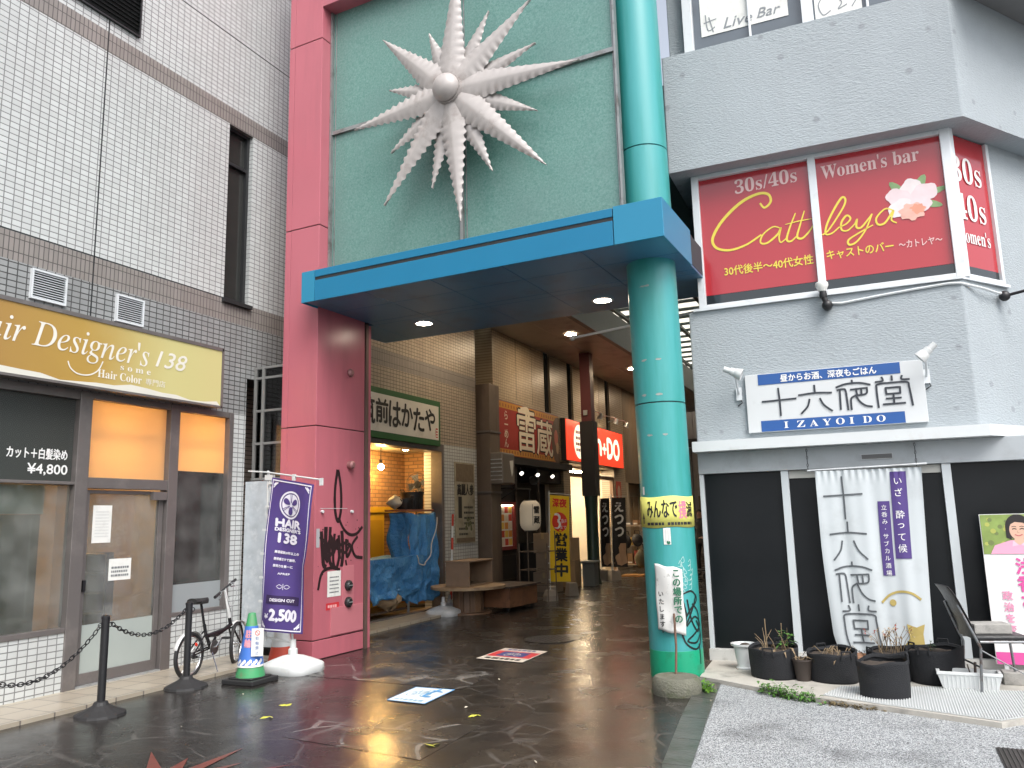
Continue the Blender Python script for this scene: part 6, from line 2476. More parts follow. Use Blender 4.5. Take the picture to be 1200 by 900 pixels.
rk = thing('display_rack', 'thin empty metal rack standing in front of the white lantern', 'rack', (-5.98, 13.95, 0))
for sx_ in (-6.26, -5.7):
    for sy_ in (13.75, 14.15):
        MB().tube([(sx_, sy_, 0), (sx_, sy_, 1.32 if sy_ > 14 else 1.1)], .012, 8).build('leg', M('rack_brown', (.13, .1, .075), .5, .4, var=.2), rk)
for z in (.35, .62, .95):
    mb = MB()
    for a, b_ in (((-6.26, 13.75), (-5.7, 13.75)), ((-6.26, 14.15), (-5.7, 14.15)), ((-6.26, 13.75), (-6.26, 14.15)), ((-5.7, 13.75), (-5.7, 14.15))):
        mb.tube([(a[0], a[1], z), (b_[0], b_[1], z)], .009, 6)
    for k in range(1, 3):
        mb.tube([(-6.26 + k * .187, 13.75, z), (-6.26 + k * .187, 14.15, z)], .006, 6)
    mb.build('shelf', MATS['rack_brown'], rk)

# boxes behind the yellow flag
for k, (x, y, z, w, d_, h, lab) in enumerate(((-6.75, 16.3, 0, .5, .45, .42, 'bottom grey-brown carton of the stack behind the yellow flag'), (-6.72, 16.32, .42, .46, .42, .4, 'middle grey-brown carton of the stack behind the yellow flag'), (-6.76, 16.3, .82, .44, .42, .42, 'top grey-brown carton of the stack behind the yellow flag'),
                                       (-6.85, 17.6, 0, .6, .5, .6, 'brown carton on the ground between yellow flag and dark column'), (-6.85, 17.6, .6, .55, .45, .5, 'brown carton stacked beside the dark arcade column'))):
    o = thing('carton', lab, 'box', (x, y, z), R(rnd.uniform(-6, 6)), 'cartons behind the yellow flag')
    mt_ = M('carton_grey', (.25, .2, .15), .8, var=.15) if k < 3 else cardboard
    MB().box(-w / 2, w / 2, -d_ / 2, d_ / 2, 0, h - .002).build('body', mt_, o, local=True, bevel=.004)
    MB().box(-w / 2 + .01, w / 2 - .01, -.03, .03, h - .002, h).box(-.03, .03, -d_ / 2 - .001, -d_ / 2, h - .12, h - .003).build('tape', M('parcel_tape', (.34, .26, .15), .35), o, local=True)

# flags
def banner_flag(name, lab, group, x, y, w, z0, z1, mt_cloth, yaw=0., lean=0., pole_z=2.1, pole_side=-1, wave=.02, base=None, drop=.0):
    o = thing(name, lab, 'flag', (x, y, 0), yaw, group)
    mb = MB()
    mb.tube([(0, 0, .1), (lean * 1.0, 0, pole_z)], .012, 8)
    mb.build('pole', white_plastic, o, local=True)
    mb = MB()
    xa, xb_ = (lean - .03, lean + w + .05) if pole_side < 0 else (lean - w - .05, lean + .03)
    mb.tube([(xa, -.0, z1 + .03 + .01), (xb_, 0, z1 + .03 - drop)], .007, 6)
    mb.build('cross_rod', white_plastic, o, local=True)
    u0 = lean + .02 if pole_side < 0 else lean - w - .02

    def pt(a, b_, off=0.):
        t_ = b_
        xx = u0 + w * a + lean * (t_ - 1) * 1.0
        zz = z0 + (z1 - z0) * t_ - drop * a * t_
        yy = -.015 - wave * (math.sin(a * 5 + t_ * 6) * (1.2 - t_) + .4 * math.sin(a * 11 + t_ * 3)) - off
        return V((xx, yy, zz))
    mb = MB()
    mb.grid(pt, 22, 50)
    ck = mb.build('cloth', mt_cloth, o, local=True)
    mb = MB()
    for k in range(6):
        t_ = .02 + k * .19
        p = pt(0, t_)
        mb.box(p.x - .035, p.x + .005, p.y - .008, p.y + .004, p.z - .012, p.z + .012)
    mb.build('loop', white_plastic, ck, local=True)
    fm = lambda a, b_, h=0.: pt(min(1, max(0, a)), min(1, max(0, b_)), h + .001)
    return o, ck, fm


yo, yc, yf = banner_flag('banner_flag', 'yellow upright flag with red circle and black characters', None, -5.97, 14.5, .40, .36, 2.0, M('flag_yellow', (.75, .5, .01), .7, var=.06), lean=.04, drop=.04, pole_z=2.08)
flb = M('flag_base_concrete', (.32, .28, .24), .85, var=.2)
mb = MB()
mb.lathe([(.16, 0), (.15, .1), (.1, .2), (.03, .21)], (0, 0, 0), 4, smooth=False)
mb.build('base', flb, yo, local=True)
mb = MB()
disc(mb, yf, .5, .69, .40, .115, mi=0, h=.004)
text(mb, yf, '深夜', .14, .865, .86, .965, .02, h=.004, by=.24)
mb.build('red_print', M('flag_red', (.62, .04, .02), .7), yc, local=True)
mb = MB()
text(mb, yf, '3', .22, .61, .58, .79, .012, h=.007, by=.24)
text(mb, yf, '時', .62, .67, .86, .73, .0, h=.007)
text(mb, yf, 'まで', .55, .61, .85, .65, .0, h=.007)
mb.build('white_print', white_ink, yc, local=True)
mb = MB()
for i, ch in enumerate('営業中'):
    text(mb, yf, ch, .26, .41 - i * .175, .86, .56 - i * .175, .028, h=.004, by=.24)
mb.build('black_print', black_ink, yc, local=True)

fb = M('flag_black', (.018, .016, .016), .7, var=.2)
peach = M('flag_peach', (.5, .32, .2), .7, var=.15)
for k, (x, y, w, lab) in enumerate(((-6.62, 19.5, .24, 'narrow black flag with white characters right beside the dark arcade column'), (-6.3, 19.45, .36, 'wide black flag with white characters and a beige figure at its foot'))):
    o, ck, fm = banner_flag('banner_flag', lab, 'black flags with white characters', x, y, w, .32, 2.02, fb, lean=.03, pole_z=2.1)
    MB().lathe([(.19, 0), (.18, .12), (.15, .24), (.03, .245)], (0.02, 0, 0), 4, smooth=False).build('base', flb, o, local=True)
    mb = MB()
    for i, ch in enumerate('えつつ'):
        text(mb, fm, ch, .2, .80 - i * .18, .8, .93 - i * .18, .035, h=.004, by=.2)
    mb.build('lettering', white_ink, ck, local=True)
    mb = MB()
    poly2(mb, fm, [(.1, .05), (.2, .16), (.45, .2), (.4, .28), (.55, .34), (.95, .34), (.92, .2), (.98, .06), (.6, .02)], h=.003)
    mb.build('figure_print', peach, ck, local=True)

bn_ = thing('waste_bin', 'grey plastic bin with a lid at the foot of the dark arcade column', 'bin', (-6.35, 17.92, 0))
gb = M('bin_grey', (.12, .14, .15), .5, var=.1)
mb = MB()
mb.prism([(-6.5, 17.76, 0), (-6.2, 17.76, 0), (-6.2, 18.08, 0), (-6.5, 18.08, 0)], (0, 0, .5))
mb.build('body', gb, bn_, bevel=.03)
MB().box(-6.54, -6.16, 17.72, 18.12, .502, .56).build('lid', gb, bn_, bevel=.02)
for x, y, s_, lab in ((-5.95, 15.6, .2, 'concrete block on the paving right of the yellow flag'), (-6.02, 14.72, .16, 'small concrete block on the paving behind the yellow flag base')):
    mb = MB()
    mb.lathe([(s_ * .8, 0), (s_ * .75, .1), (s_ * .62, .25), (.03, .252)], (x, y, 0), 4, smooth=False)
    solo(mb, 'concrete_block', flb, lab, 'block', bevel=.012)

# goods of the open shop
gd = thing('goods_shelf', 'low display shelf with pale goods in front of the open shop', 'shelf', (-6.6, 21.6, 0))
for x in (-6.95, -6.0):
    for y in (21.35, 21.85):
        MB().box(x - .02, x + .02, y - .02, y + .02, 0, 1.3).build('leg', alu, gd)
for z in (.25, .75, 1.28):
    MB().box(-7.0, -5.95, 21.3, 21.9, z, z + .03).build('shelf', M('goods_board', (.45, .36, .26), .6), gd)
gcols = [M('goods_cream', (.6, .52, .4), .6), M('goods_brown', (.25, .15, .08), .6), M('goods_yellow', (.6, .42, .1), .6), M('goods_grey', (.2, .2, .2), .6), M('goods_red', (.45, .07, .05), .6)]
for k in range(14):
    z = (.281, .781, 1.311)[k % 3]
    x = -6.9 + (k // 3) * .2
    h = .12 + .08 * ((k * 7) % 4)
    mb = MB().box(x, x + .15, 21.36, 21.56, z, z + h * (.7 if z > 1.2 else 1)).box(x + .02, x + .13, 21.355, 21.36, z + .02, z + .06, 1)
    solo(mb, 'goods_box', [gcols[k % 5], paper], ('cream', 'brown', 'yellow', 'grey', 'red')[k % 5] + ' packet on the display shelf of the open shop', 'packet', 'packets on the display shelf', bevel=.006)
for k, (x, y, z, w, h, col_, lab) in enumerate(((-6.12, 21.1, .75, .3, .34, (.016, .016, .018), 'black bag hung on the front of the goods shelf'), (-6.0, 20.95, .2, .32, .5, (.11, .1, .06), 'khaki rucksack hung low on the front of the goods shelf'), (-6.42, 21.1, .7, .26, .36, (.03, .03, .034), 'dark shoulder bag hung beside the wide black flag'))):
    o = thing('bag', lab, 'bag', (x, y, z), 0, 'bags hung on the goods shelf')
    mb = MB()
    mb.grid(lambda a, b_: ((w / 2 * (math.sin(math.pi * min(1, b_ * 1.0 + .02)) ** .5) + .03 * nz(a * 3, b_ * 3, k)) * math.cos(6.283 * a), (.12 * (math.sin(math.pi * b_) ** .5) + .02 * nz(a * 4, b_ * 3, k + 4)) * math.sin(6.283 * a), h * b_), 22, 14)
    mb.build('body', M('bag_%d_cloth' % (k + 1), col_, .75, var=.25, scale=12), o, local=True)
    MB().tube([(-.08, 0, h * .95), (-.06, 0, h * 1.25), (.06, 0, h * 1.25), (.08, 0, h * .95)], .012, 6).build('strap', black_rubber, o, local=True)
solo(MB().box(-6.45, -5.85, 20.6, 21.0, 0, .045), 'board', M('orange_board', (.45, .23, .08), .55, var=.25, scale=8), 'orange-brown board lying on the paving before the goods shelf', 'board')
q = MB()
q.box(-7.29, -7.27, 23.15, 23.6, 1.9, 2.6)
disc(q, plane((-7.27, 0, 0), (0, 1, 0)), 23.37, 2.28, .14, .2, mi=1, h=.002)
solo(q, 'wall_poster', [M('poster_red', (.4, .06, .04), .6), M('poster_tan', (.5, .35, .25), .6)], 'small red poster with a pale figure right of the open shop', 'poster')

# stool cart and a person at the far side of the column
ct = thing('hand_cart', 'small dark hand cart parked on the paving near the standing person', 'cart', (-4.28, 19.9, 0))
MB().box(-4.55, -4.0, 19.7, 20.1, .2, .24).build('deck', dark_metal, ct)
for sx_ in (-1, 1):
    for y in (19.75, 20.05):
        MB().lathe([(.06, -.02), (.085, -.015), (.085, .015), (.06, .02)], (-4.28 + sx_ * .22, y, .086), 16, 0, (0, 1, 0)).build('wheel', black_rubber, ct)
MB().tube([(-4.0, 19.72, .24), (-3.96, 19.72, .8), (-3.96, 20.08, .8), (-4.0, 20.08, .24)], .014, 8).build('handle', dark_metal, ct)


def person(x, y, rz):
    o = thing('person', 'person in a dark jacket and dark trousers standing in the arcade beside the black panels', 'person', (x, y, 0), rz)
    me = bpy.data.meshes.new('body')
    J = {'pel': (0, 0, .92, .13, .10), 'hipL': (-.09, 0, .88, .095, .1), 'hipR': (.09, 0, .88, .095, .1), 'kneeL': (-.1, -.04, .48, .06, .06), 'kneeR': (.1, .05, .48, .06, .06),
         'ankL': (-.1, .02, .08, .042, .045), 'ankR': (.1, .12, .08, .042, .045), 'toeL': (-.11, -.14, .03, .04, .03), 'toeR': (.11, -.03, .03, .04, .03),
         'waist': (0, .0, 1.06, .125, .095), 'chest': (0, 0, 1.28, .155, .11), 'neckb': (0, 0, 1.42, .07, .065), 'neck': (0, -.005, 1.48, .05, .052), 'head': (0, -.02, 1.56, .073, .085), 'top': (0, -.015, 1.65, .06, .07),
         'shL': (-.18, 0, 1.37, .062, .06), 'shR': (.18, 0, 1.37, .062, .06), 'elL': (-.23, .03, 1.1, .045, .045), 'elR': (.23, .0, 1.1, .045, .045), 'wrL': (-.22, -.1, .9, .032, .03), 'wrR': (.2, -.16, .97, .032, .03),
         'haL': (-.21, -.16, .83, .036, .025), 'haR': (.16, -.25, .98, .036, .025)}
    names = list(J)
    E_ = [('pel', 'hipL'), ('pel', 'hipR'), ('hipL', 'kneeL'), ('hipR', 'kneeR'), ('kneeL', 'ankL'), ('kneeR', 'ankR'), ('ankL', 'toeL'), ('ankR', 'toeR'), ('pel', 'waist'), ('waist', 'chest'), ('chest', 'neckb'), ('neckb', 'neck'), ('neck', 'head'), ('head', 'top'),
          ('chest', 'shL'), ('chest', 'shR'), ('shL', 'elL'), ('shR', 'elR'), ('elL', 'wrL'), ('elR', 'wrR'), ('wrL', 'haL'), ('wrR', 'haR')]
    vs = [V(J[n][:3]) for n in names]
    es = [(names.index(a), names.index(b_)) for a, b_ in E_]
    # five fingers per hand
    rad = [J[n][3:] for n in names]
    for hn, wn_ in (('haL', 'wrL'), ('haR', 'wrR')):
        h_ = V(J[hn][:3])
        d_ = (h_ - V(J[wn_][:3])).normalized()
        sd = d_.cross(V((0, 0, 1))).normalized()
        for k in range(5):
            off = sd * (-.024 + .016 * k) if k < 4 else sd * -.035 - d_ * .02
            i0 = len(vs)
            vs.append(h_ + off * .9 + d_ * .015)
            rad.append((.011, .011))
            vs.append(h_ + off * 1.15 + d_ * (.05 if k < 4 else .03) - V((0, 0, .008)))
            rad.append((.009, .009))
            vs.append(h_ + off * 1.1 + d_ * (.075 + .008 * (1 - abs(k - 1.5)) if k < 4 else .05) - V((0, 0, .024)))
            rad.append((.007, .007))
            es += [(names.index(hn), i0), (i0, i0 + 1), (i0 + 1, i0 + 2)]
    me.from_pydata(vs, es, [])
    bo = bpy.data.objects.new('body', me)
    COL.objects.link(bo)
    sk = bo.modifiers.new('skin', 'SKIN')
    for i, v in enumerate(me.skin_vertices[0].data if me.skin_vertices else []):
        v.radius = rad[i]
    if not me.skin_vertices:
        bo.modifiers.remove(sk)
        bpy.context.view_layer.objects.active = bo
        bo.select_set(True)
        bpy.ops.object.modifier_add(type='SKIN')
        sk = bo.modifiers[-1]
        for i, v in enumerate(me.skin_vertices[0].data):
            v.radius = rad[i]
            v.use_root = (i == 0)
    sd_ = bo.modifiers.new('sub', 'SUBSURF')
    sd_.levels = sd_.render_levels = 2
    dg = bpy.context.evaluated_depsgraph_get()
    m2 = bpy.data.meshes.new_from_object(bo.evaluated_get(dg))
    bpy.data.objects.remove(bo)
    m2.materials.clear()
    for mt_ in (M('skin', (.4, .24, .17), .55, var=.06), M('dark_jacket', (.02, .021, .025), .8, var=.2), M('dark_trousers', (.025, .025, .028), .8), M('shoe', (.03, .03, .03), .5)):
        m2.materials.append(mt_)
    for p in m2.polygons:
        c = p.center
        p.use_smooth = True
        if c.z < .12:
            p.material_index = 3
        elif c.z < .93 and abs(c.x) < .17 and c.y > -.12:
            p.material_index = 2
        elif c.z > 1.46 or (c.y < -.115 and c.z < 1.05):
            p.material_index = 0
        else:
            p.material_index = 1
    m2.name = 'body'
    ob = bpy.data.objects.new('body', m2)
    COL.objects.link(ob)
    ob.parent = o
    mb = MB()
    mb.grid(lambda a, b_: (V((0, -.008, 1.585)) + V((.083 * math.cos(6.283 * a), .1 * math.sin(6.283 * a), 0)) * math.cos(b_ * math.pi / 2) + V((0, .012 * (1 - b_), .112 * math.sin(b_ * math.pi / 2) - (.05 * max(0, math.sin(6.283 * a)) * (1 - b_)) + (.055 * max(0, -math.sin(6.283 * a)) * (1 - b_)))))[:], 20, 8)
    mb.build('hair', M('dark_hair', (.016, .012, .011), .6), o, local=True)
    mb = MB()
    for s_ in (-1, 1):
        mb.ball((s_ * .028, -.1, 1.572), .009, 8, 6)
    mb.build('eyes', M('eye', (.03, .02, .02), .3), o, local=True)
    MB().lathe([(.0001, 0), (.012, .012), (.008, .035)], (0, -.1, 1.535), 8).build('nose', MATS['skin'], o, local=True)
    MB().tube([(-.02, -.098, 1.515), (0, -.102, 1.512), (.02, -.098, 1.515)], .004, 6).build('mouth', M('lip', (.3, .12, .1), .5), o, local=True)


person(-4.33, 20.7, R(-20))

# ------------------------------------------------------------------ things in front of the hairdresser
def bollard(x, y, lab):
    o = thing('bollard', lab, 'bollard', (x, y, 0), 0, 'black chain posts before the hairdresser')
    mb = MB()
    mb.lathe([(.033, .1), (.033, .79), (.036, .792), (.036, .81), (.02, .822), (.0001, .824)], (0, 0, 0), 20)
    mb.build('post', black_paint, o, local=True)
    MB().lathe([(.205, 0), (.2, .02), (.12, .055), (.065, .085), (.055, .11), (.036, .115)], (0, 0, 0), 16, smooth=False).build('base', black_rubber, o, local=True)
    mb = MB()
    for a in (R(80), R(-100)):
        c = V((math.cos(a) * .045, math.sin(a) * .045, .74))
        mb.tube([c + V((math.cos(a) * .018 * math.cos(t_), math.sin(a) * .018 * math.cos(t_), .018 * math.sin(t_))) for t_ in [i * math.pi / 5 for i in range(10)]], .005, 6, closed=True)
    mb.build('eye_hook', black_paint, o, local=True)
    return o


bollard(-6.21, 4.97, 'black chain post between the two hanging chains before the glass door')
bollard(-6.41, 6.08, 'black chain post standing directly in front of the bicycle')
bollard(-5.98, 3.45, 'black chain post at the far left end of the hanging chain')


def chain(a, b_, sag, lab):
    a, b_ = V(a), V(b_)
    L = (b_ - a).length
    n = int(L * 1.12 / .044)
    pts = [a + (b_ - a) * (i / n) - V((0, 0, 4 * sag * (i / n) * (1 - i / n))) for i in range(n + 1)]
    mb = MB()
    for i in range(n):
        p = (pts[i] + pts[i + 1]) / 2
        d = (pts[i + 1] - pts[i]).normalized()
        s_ = d.cross(V((0, 0, 1))).normalized()
        u_ = s_.cross(d)
        w = s_ if i % 2 else u_
        mb.tube([p + d * (.03 * math.cos(t_)) + w * (.016 * math.sin(t_)) for t_ in [k * math.pi / 5 for k in range(10)]], .0048, 5, closed=True)
    solo(mb, 'chain', black_paint, lab, 'chain', 'chains between the black posts')


chain((-6.22, 5.04, .745), (-6.4, 6.02, .745), .16, 'short black chain between the two posts in front of the glass door')
chain((-5.99, 3.52, .745), (-6.2, 4.92, .745), .34, 'long sagging black chain running off to the left from the nearer post')

# bicycle
bk = thing('bicycle', 'black and white folding bicycle parked against the tiled wall', 'bicycle', (-6.76, 6.53, 0))
RX, FX = V((-6.70, 6.38, .24)), V((-6.86, 7.22, .24))
bd_ = (FX - RX)
bd_.z = 0
bl_ = bd_.normalized()
bs_ = bl_.cross(V((0, 0, 1)))
BP = lambda f, s_, z: RX + bl_ * f + bs_ * s_ + V((0, 0, z - .24))
Lw = bd_.length
chrome = M('chrome', (.6, .61, .62), .2, .95, var=.04)
fr_black = M('frame_black', (.014, .014, .016), .25, var=.1)
fr_white = M('frame_white', (.7, .71, .71), .3, var=.03)


def wheel(c, ax, name):
    ax = ax.normalized()
    mb = MB()
    u_ = V((0, 0, 1))
    f_ = ax.cross(u_).normalized()
    ring = lambda r_, o=0.: [c + ax * o + (f_ * math.cos(t_) + u_ * math.sin(t_)) * r_ for t_ in [i * 2 * math.pi / 36 for i in range(36)]]
    mb.tube(ring(.218), .02, 10, closed=True)
    ty = mb.build('tyre', black_rubber, bk)
    mb = MB()
    mb.tube(ring(.195), .009, 8, closed=True)
    mb.build('rim', chrome, ty)
    mb = MB()
    mb.lathe([(.012, -.045), (.02, -.04), (.016, -.02), (.016, .02), (.02, .04), (.012, .045)], c, 12, 0, ax)
    for k in range(20):
        t_ = 2 * math.pi * k / 20
        s_ = .03 * (1 if k % 2 else -1)
        mb.tube([c + ax * s_ + (f_ * math.cos(t_ + .4) + u_ * math.sin(t_ + .4)) * .018, c + (f_ * math.cos(t_) + u_ * math.sin(t_)) * .193], .0016, 4)
    mb.build('spokes', chrome, ty)
    return ty


w_r = wheel(RX, bs_, 'wheel')
w_r.name = 'wheel'
fdir = (bs_ * .95 + bl_ * .3)
w_f = wheel(FX, fdir, 'wheel')
w_f.name = 'wheel'
bbp = BP(.36, 0, .27)
seat = BP(.2, 0, .70)
head_t, head_b = BP(.70, 0, .54), BP(.735, 0, .46)
mb = MB()
mb.tube([BP(.27, 0, .40), BP(.48, 0, .385), head_b], [.02, .022, .024], 12)
mb.build('main_tube', fr_black, bk)
mb = MB()
mb.tube([BP(.30, 0, .395), BP(.60, 0, .42)], .0235, 12)
mb.tube([bbp, BP(.27, 0, .42), BP(.24, 0, .52)], .018, 10)
mb.tube([bbp, BP(.45, 0, .36)], .014, 8)
for s_ in (-.045, .045):
    mb.tube([bbp + bs_ * s_ * .5, RX + bs_ * s_], .009, 8)
    mb.tube([BP(.26, s_ * .4, .45), RX + bs_ * s_], .008, 8)
    mb.tube([head_b + bs_ * s_ * .6 - V((0, 0, .03)), FX + fdir.normalized() * s_], .011, 8)
mb.tube([head_t, head_b - V((0, 0, .04))], .02, 10)
mb.build('frame', fr_black, bk)
mb = MB()
mb.tube([BP(.25, 0, .48), BP(.17, 0, .74)], .0135, 10)
mb.build('seat_post', fr_black, bk)
mb = MB()
sc_ = BP(.14, 0, .77)


def sad(a, b_):
    f = -.13 + .27 * b_
    w = .075 * (1 - b_) ** 1.2 + .017 if b_ > .25 else .085 * (.72 + 1.1 * b_)
    t_ = 2 * math.pi * a
    return sc_ + bl_ * f + bs_ * (w * math.cos(t_)) + V((0, 0, .032 * math.sin(t_) + .014 * (1 - b_) ** 2))


mb.grid(sad, 18, 14)
e_ = [sad(i / 18, 0) for i in range(18)]
mb.add(e_, [tuple(range(17, -1, -1))])
mb.add([sad(i / 18, 1) for i in range(18)], [tuple(range(18))])
mb.build('saddle', M('saddle_black', (.018, .018, .018), .5), bk)
mb = MB()
st_t = BP(.62, -.02, .865)
mb.tube([head_t, BP(.68, 0, .60), st_t], [.016, .017, .014], 10)
mb.build('stem', fr_white, bk)
mb = MB()
hb0, hb1 = BP(.33, .06, .80), BP(.94, -.10, .935)
mb.tube([hb0, hb0 + (st_t - hb0) * .5, st_t, hb1], .0115, 10)
hb_ = mb.build('handlebar', fr_black, bk)
mb = MB()
dv = (hb1 - hb0).normalized()
mb.tube([hb0 - dv * .01, hb0 + dv * .12], .017, 10)
mb.tube([hb1 - dv * .12, hb1 + dv * .01], .017, 10)
mb.build('grip', black_rubber, hb_)
mb = MB()
for p_, q_ in ((hb0 + dv * .15, 1), (hb1 - dv * .16, -1)):
    mb.tube([p_, p_ + V((.03, -.02, -.03)), p_ + V((.05, -.02, -.045)) - dv * .09 * q_], .006, 6)
    mb.lathe([(.017, -.012), (.017, .012)], p_, 10, 0, dv)
mb.build('brake_lever', chrome, hb_)
mb = MB()
for s_, p_ in ((.05, hb0 + dv * .16), (-.03, hb1 - dv * .17)):
    pts = [p_, p_ + V((.06, 0, .03)), p_ + V((.10, .02, -.12)), BP(.76 + s_, -.04, .57), BP(.70, 0, .44)]
    pp_ = []
    for i in range(len(pts) - 1):
        for k in range(5):
            t_ = k / 5
            pp_.append(pts[i] * (1 - t_) + pts[i + 1] * t_)
    for it in range(3):
        pp_ = [pp_[0]] + [(pp_[i - 1] + pp_[i] * 2 + pp_[i + 1]) / 4 for i in range(1, len(pp_) - 1)] + [pp_[-1]]
    mb.tube(pp_, .0035, 6)
mb.tube([BP(.66, -.03, .8), BP(.8, -.08, .75), BP(.84, -.06, .6), BP(.76, -.03, .47), BP(.55, 0, .4)], .0035, 6)
mb.build('brake_cable', M('cable_grey', (.4, .41, .42), .4), bk)
mb = MB()
for sgn, cen, a0, a1 in ((1, RX, 20, 165), (1, FX, 15, 130)):
    pts = [cen + bl_ * (.248 * math.cos(R(180 - a))) * (1 if cen is RX else -1) + V((0, 0, .248 * math.sin(R(a)))) for a in range(a0, a1, 8)]
    n_ = len(pts)
    vs = []
    for p_ in pts:
        vs += [p_ - bs_ * .024, p_ + bs_ * .024]
    mb.add(vs, [(2 * i, 2 * i + 1, 2 * i + 3, 2 * i + 2) for i in range(n_ - 1)], 0, True)
mb.build('mudguard', fr_white, bk, solid=.004)
mb = MB()
mb.lathe([(.075, -.004), (.078, 0), (.075, .004)], bbp + bs_ * .05, 28, 0, bs_)
mb.lathe([(.012, -.06), (.012, .06)], bbp, 10, 1, bs_)
cr = bl_ * .12 + V((0, 0, .09))
mb.tube([bbp + bs_ * .065, bbp + bs_ * .07 + cr.normalized() * .14], .009, 8, 1)
mb.tube([bbp - bs_ * .065, bbp - bs_ * .07 - cr.normalized() * .14], .009, 8, 1)
ck_ = mb.build('crank', [M('chainring', (.12, .12, .12), .35, .7), chrome], bk)
mb = MB()
for s_, q_ in ((1, cr.normalized() * .14), (-1, cr.normalized() * -.14)):
    c_ = bbp + bs_ * .07 * s_ + q_ + bs_ * .05 * s_
    mb.obox(c_, bs_ * .045, bl_ * .03, V((0, 0, .01)))
mb.build('pedal', black_rubber, ck_)
mb = MB()
mb.tube([bbp + bs_ * .05 + V((0, 0, .075)), RX + bs_ * .05 + V((0, 0, .03))], .004, 5)
mb.tube([bbp + bs_ * .05 - V((0, 0, .075)), RX + bs_ * .05 - V((0, 0, .03))], .004, 5)
mb.lathe([(.03, -.006), (.034, 0), (.03, .006)], RX + bs_ * .05, 16, 0, bs_)
mb.build('drive_chain', dark_metal, bk)
mb = MB()
mb.lathe([(.022, 0), (.02, .012)], BP(-.05, .0, .42), 12, 0, -bl_)
mb.lathe([(.02, 0), (.018, .01)], RX + bs_ * .02 + bl_ * .08 + V((0, 0, .1)), 12, 0, bs_)
mb.build('reflector', M('reflector_red', (.6, .04, .02), .2), bk)
mb = MB()
mb.tube([BP(.33, .03, .26), BP(.28, .16, .02)], .007, 6)
mb.build('kickstand', chrome, bk)

# green cone with a printed blue wrap
gc = thing('traffic_cone', 'green traffic cone in a blue printed wrap on a black base plate', 'cone', (-5.98, 6.50, 0))
MB().box(-6.18, -5.78, 6.31, 6.69, 0, .045).box(-6.13, -5.83, 6.35, 6.65, .045, .06).build('base_plate', black_rubber, gc, bevel=.01)
MB().lathe([(.145, .058), (.14, .09), (.13, .13), (.04, .66), (.034, .675), (.018, .678)], (-5.98, 6.50, 0), 32).build('cone', M('cone_green', (.05, .3, .12), .5, var=.12, dirt=(.12, .2, .1), dscale=8), gc)


def conem(a, b_, h=0.):
    """a = angle offset in radians from the side that faces the street corner, b_ = height"""
    r_ = .13 + (b_ - .13) / (.66 - .13) * (.04 - .13) + .005 + h
    th = R(-50) + a
    return V((-5.98 + r_ * math.cos(th), 6.50 + r_ * math.sin(th), b_))


mb = MB()
mb.grid(lambda s_, t_: conem(-1.75 + 3.5 * s_, .16 + .39 * t_ - .0 * s_, 0), 36, 6)
wr = mb.build('wrap', M('wrap_blue', (.05, .16, .52), .4, var=.08), gc)
mb = MB()
mb.grid(lambda s_, t_: conem(-1.75 + 3.5 * s_, .158 + .018 * t_, .001), 36, 1)
for k in range(14):
    disc(mb, conem, -1.1 + k * .16, .2 + .02 * math.sin(k * 2.1), .12, .018, n=10, h=.002)
mb.build('white_print', white_ink, wr)
mb = MB()
text(mb, conem, '駐', -.72, .44, .02, .515, .03, h=.003, by=.1)
text(mb, conem, '輪', -.72, .35, .02, .43, .03, h=.003, by=.1)
mb.build('pink_lettering', M('wrap_pink', (.66, .3, .36), .5), wr)
mb = MB()
for i_, ch_ in enumerate('ご遠慮'):
    text(mb, conem, ch_, .12, .46 - i_ * .065, .55, .505 - i_ * .065, .0, h=.003)
for y_ in (0,):
    pass
mb.build('blue_lettering', M('wrap_pale', (.6, .68, .78), .5), wr)
q = MB()
q.obox((-5.845, 6.44, .40), (.05, .03, 0), (.0015, -.0025, 0), (0, 0, .135))
fmk = plane(V((-5.845, 6.44, .40)) + V((.0015, -.0025, 0)) * 1.02, (.05, .03, 0))
vtext(q, fmk, '駐輪禁止', -.02, .06, .036, .046, .0, mi=1, h=.001)
disc(q, fmk, 0, .09, .025, mi=2, h=.001, r0=.75)
stroke(q, fmk, [(-.017, .107), (.017, .073)], .005, mi=2, h=.0016, smooth=False)
solo(q, 'hanging_card', [paper, blue_ink, red_ink], 'white card with blue vertical writing hung on the green cone', 'card')

# red and white cone behind the purple flag
rc = thing('traffic_cone', 'red and white traffic cone standing behind the white flag base', 'cone', (-6.38, 7.42, 0))
MB().box(-6.55, -6.21, 7.26, 7.58, 0, .03).build('base_plate', black_rubber, rc, bevel=.008)
mb = MB()
mb.lathe([(.15, .03), (.135, .1), (.113, .2)], (-6.38, 7.42, 0), 28, 0)
mb.lathe([(.114, .2), (.07, .42)], (-6.38, 7.42, 0), 28, 1)
mb.lathe([(.07, .42), (.035, .6), (.02, .62)], (-6.38, 7.42, 0), 28, 0)
mb.build('cone', [M('cone_red', (.5, .06, .03), .5, var=.1), white_plastic], rc)

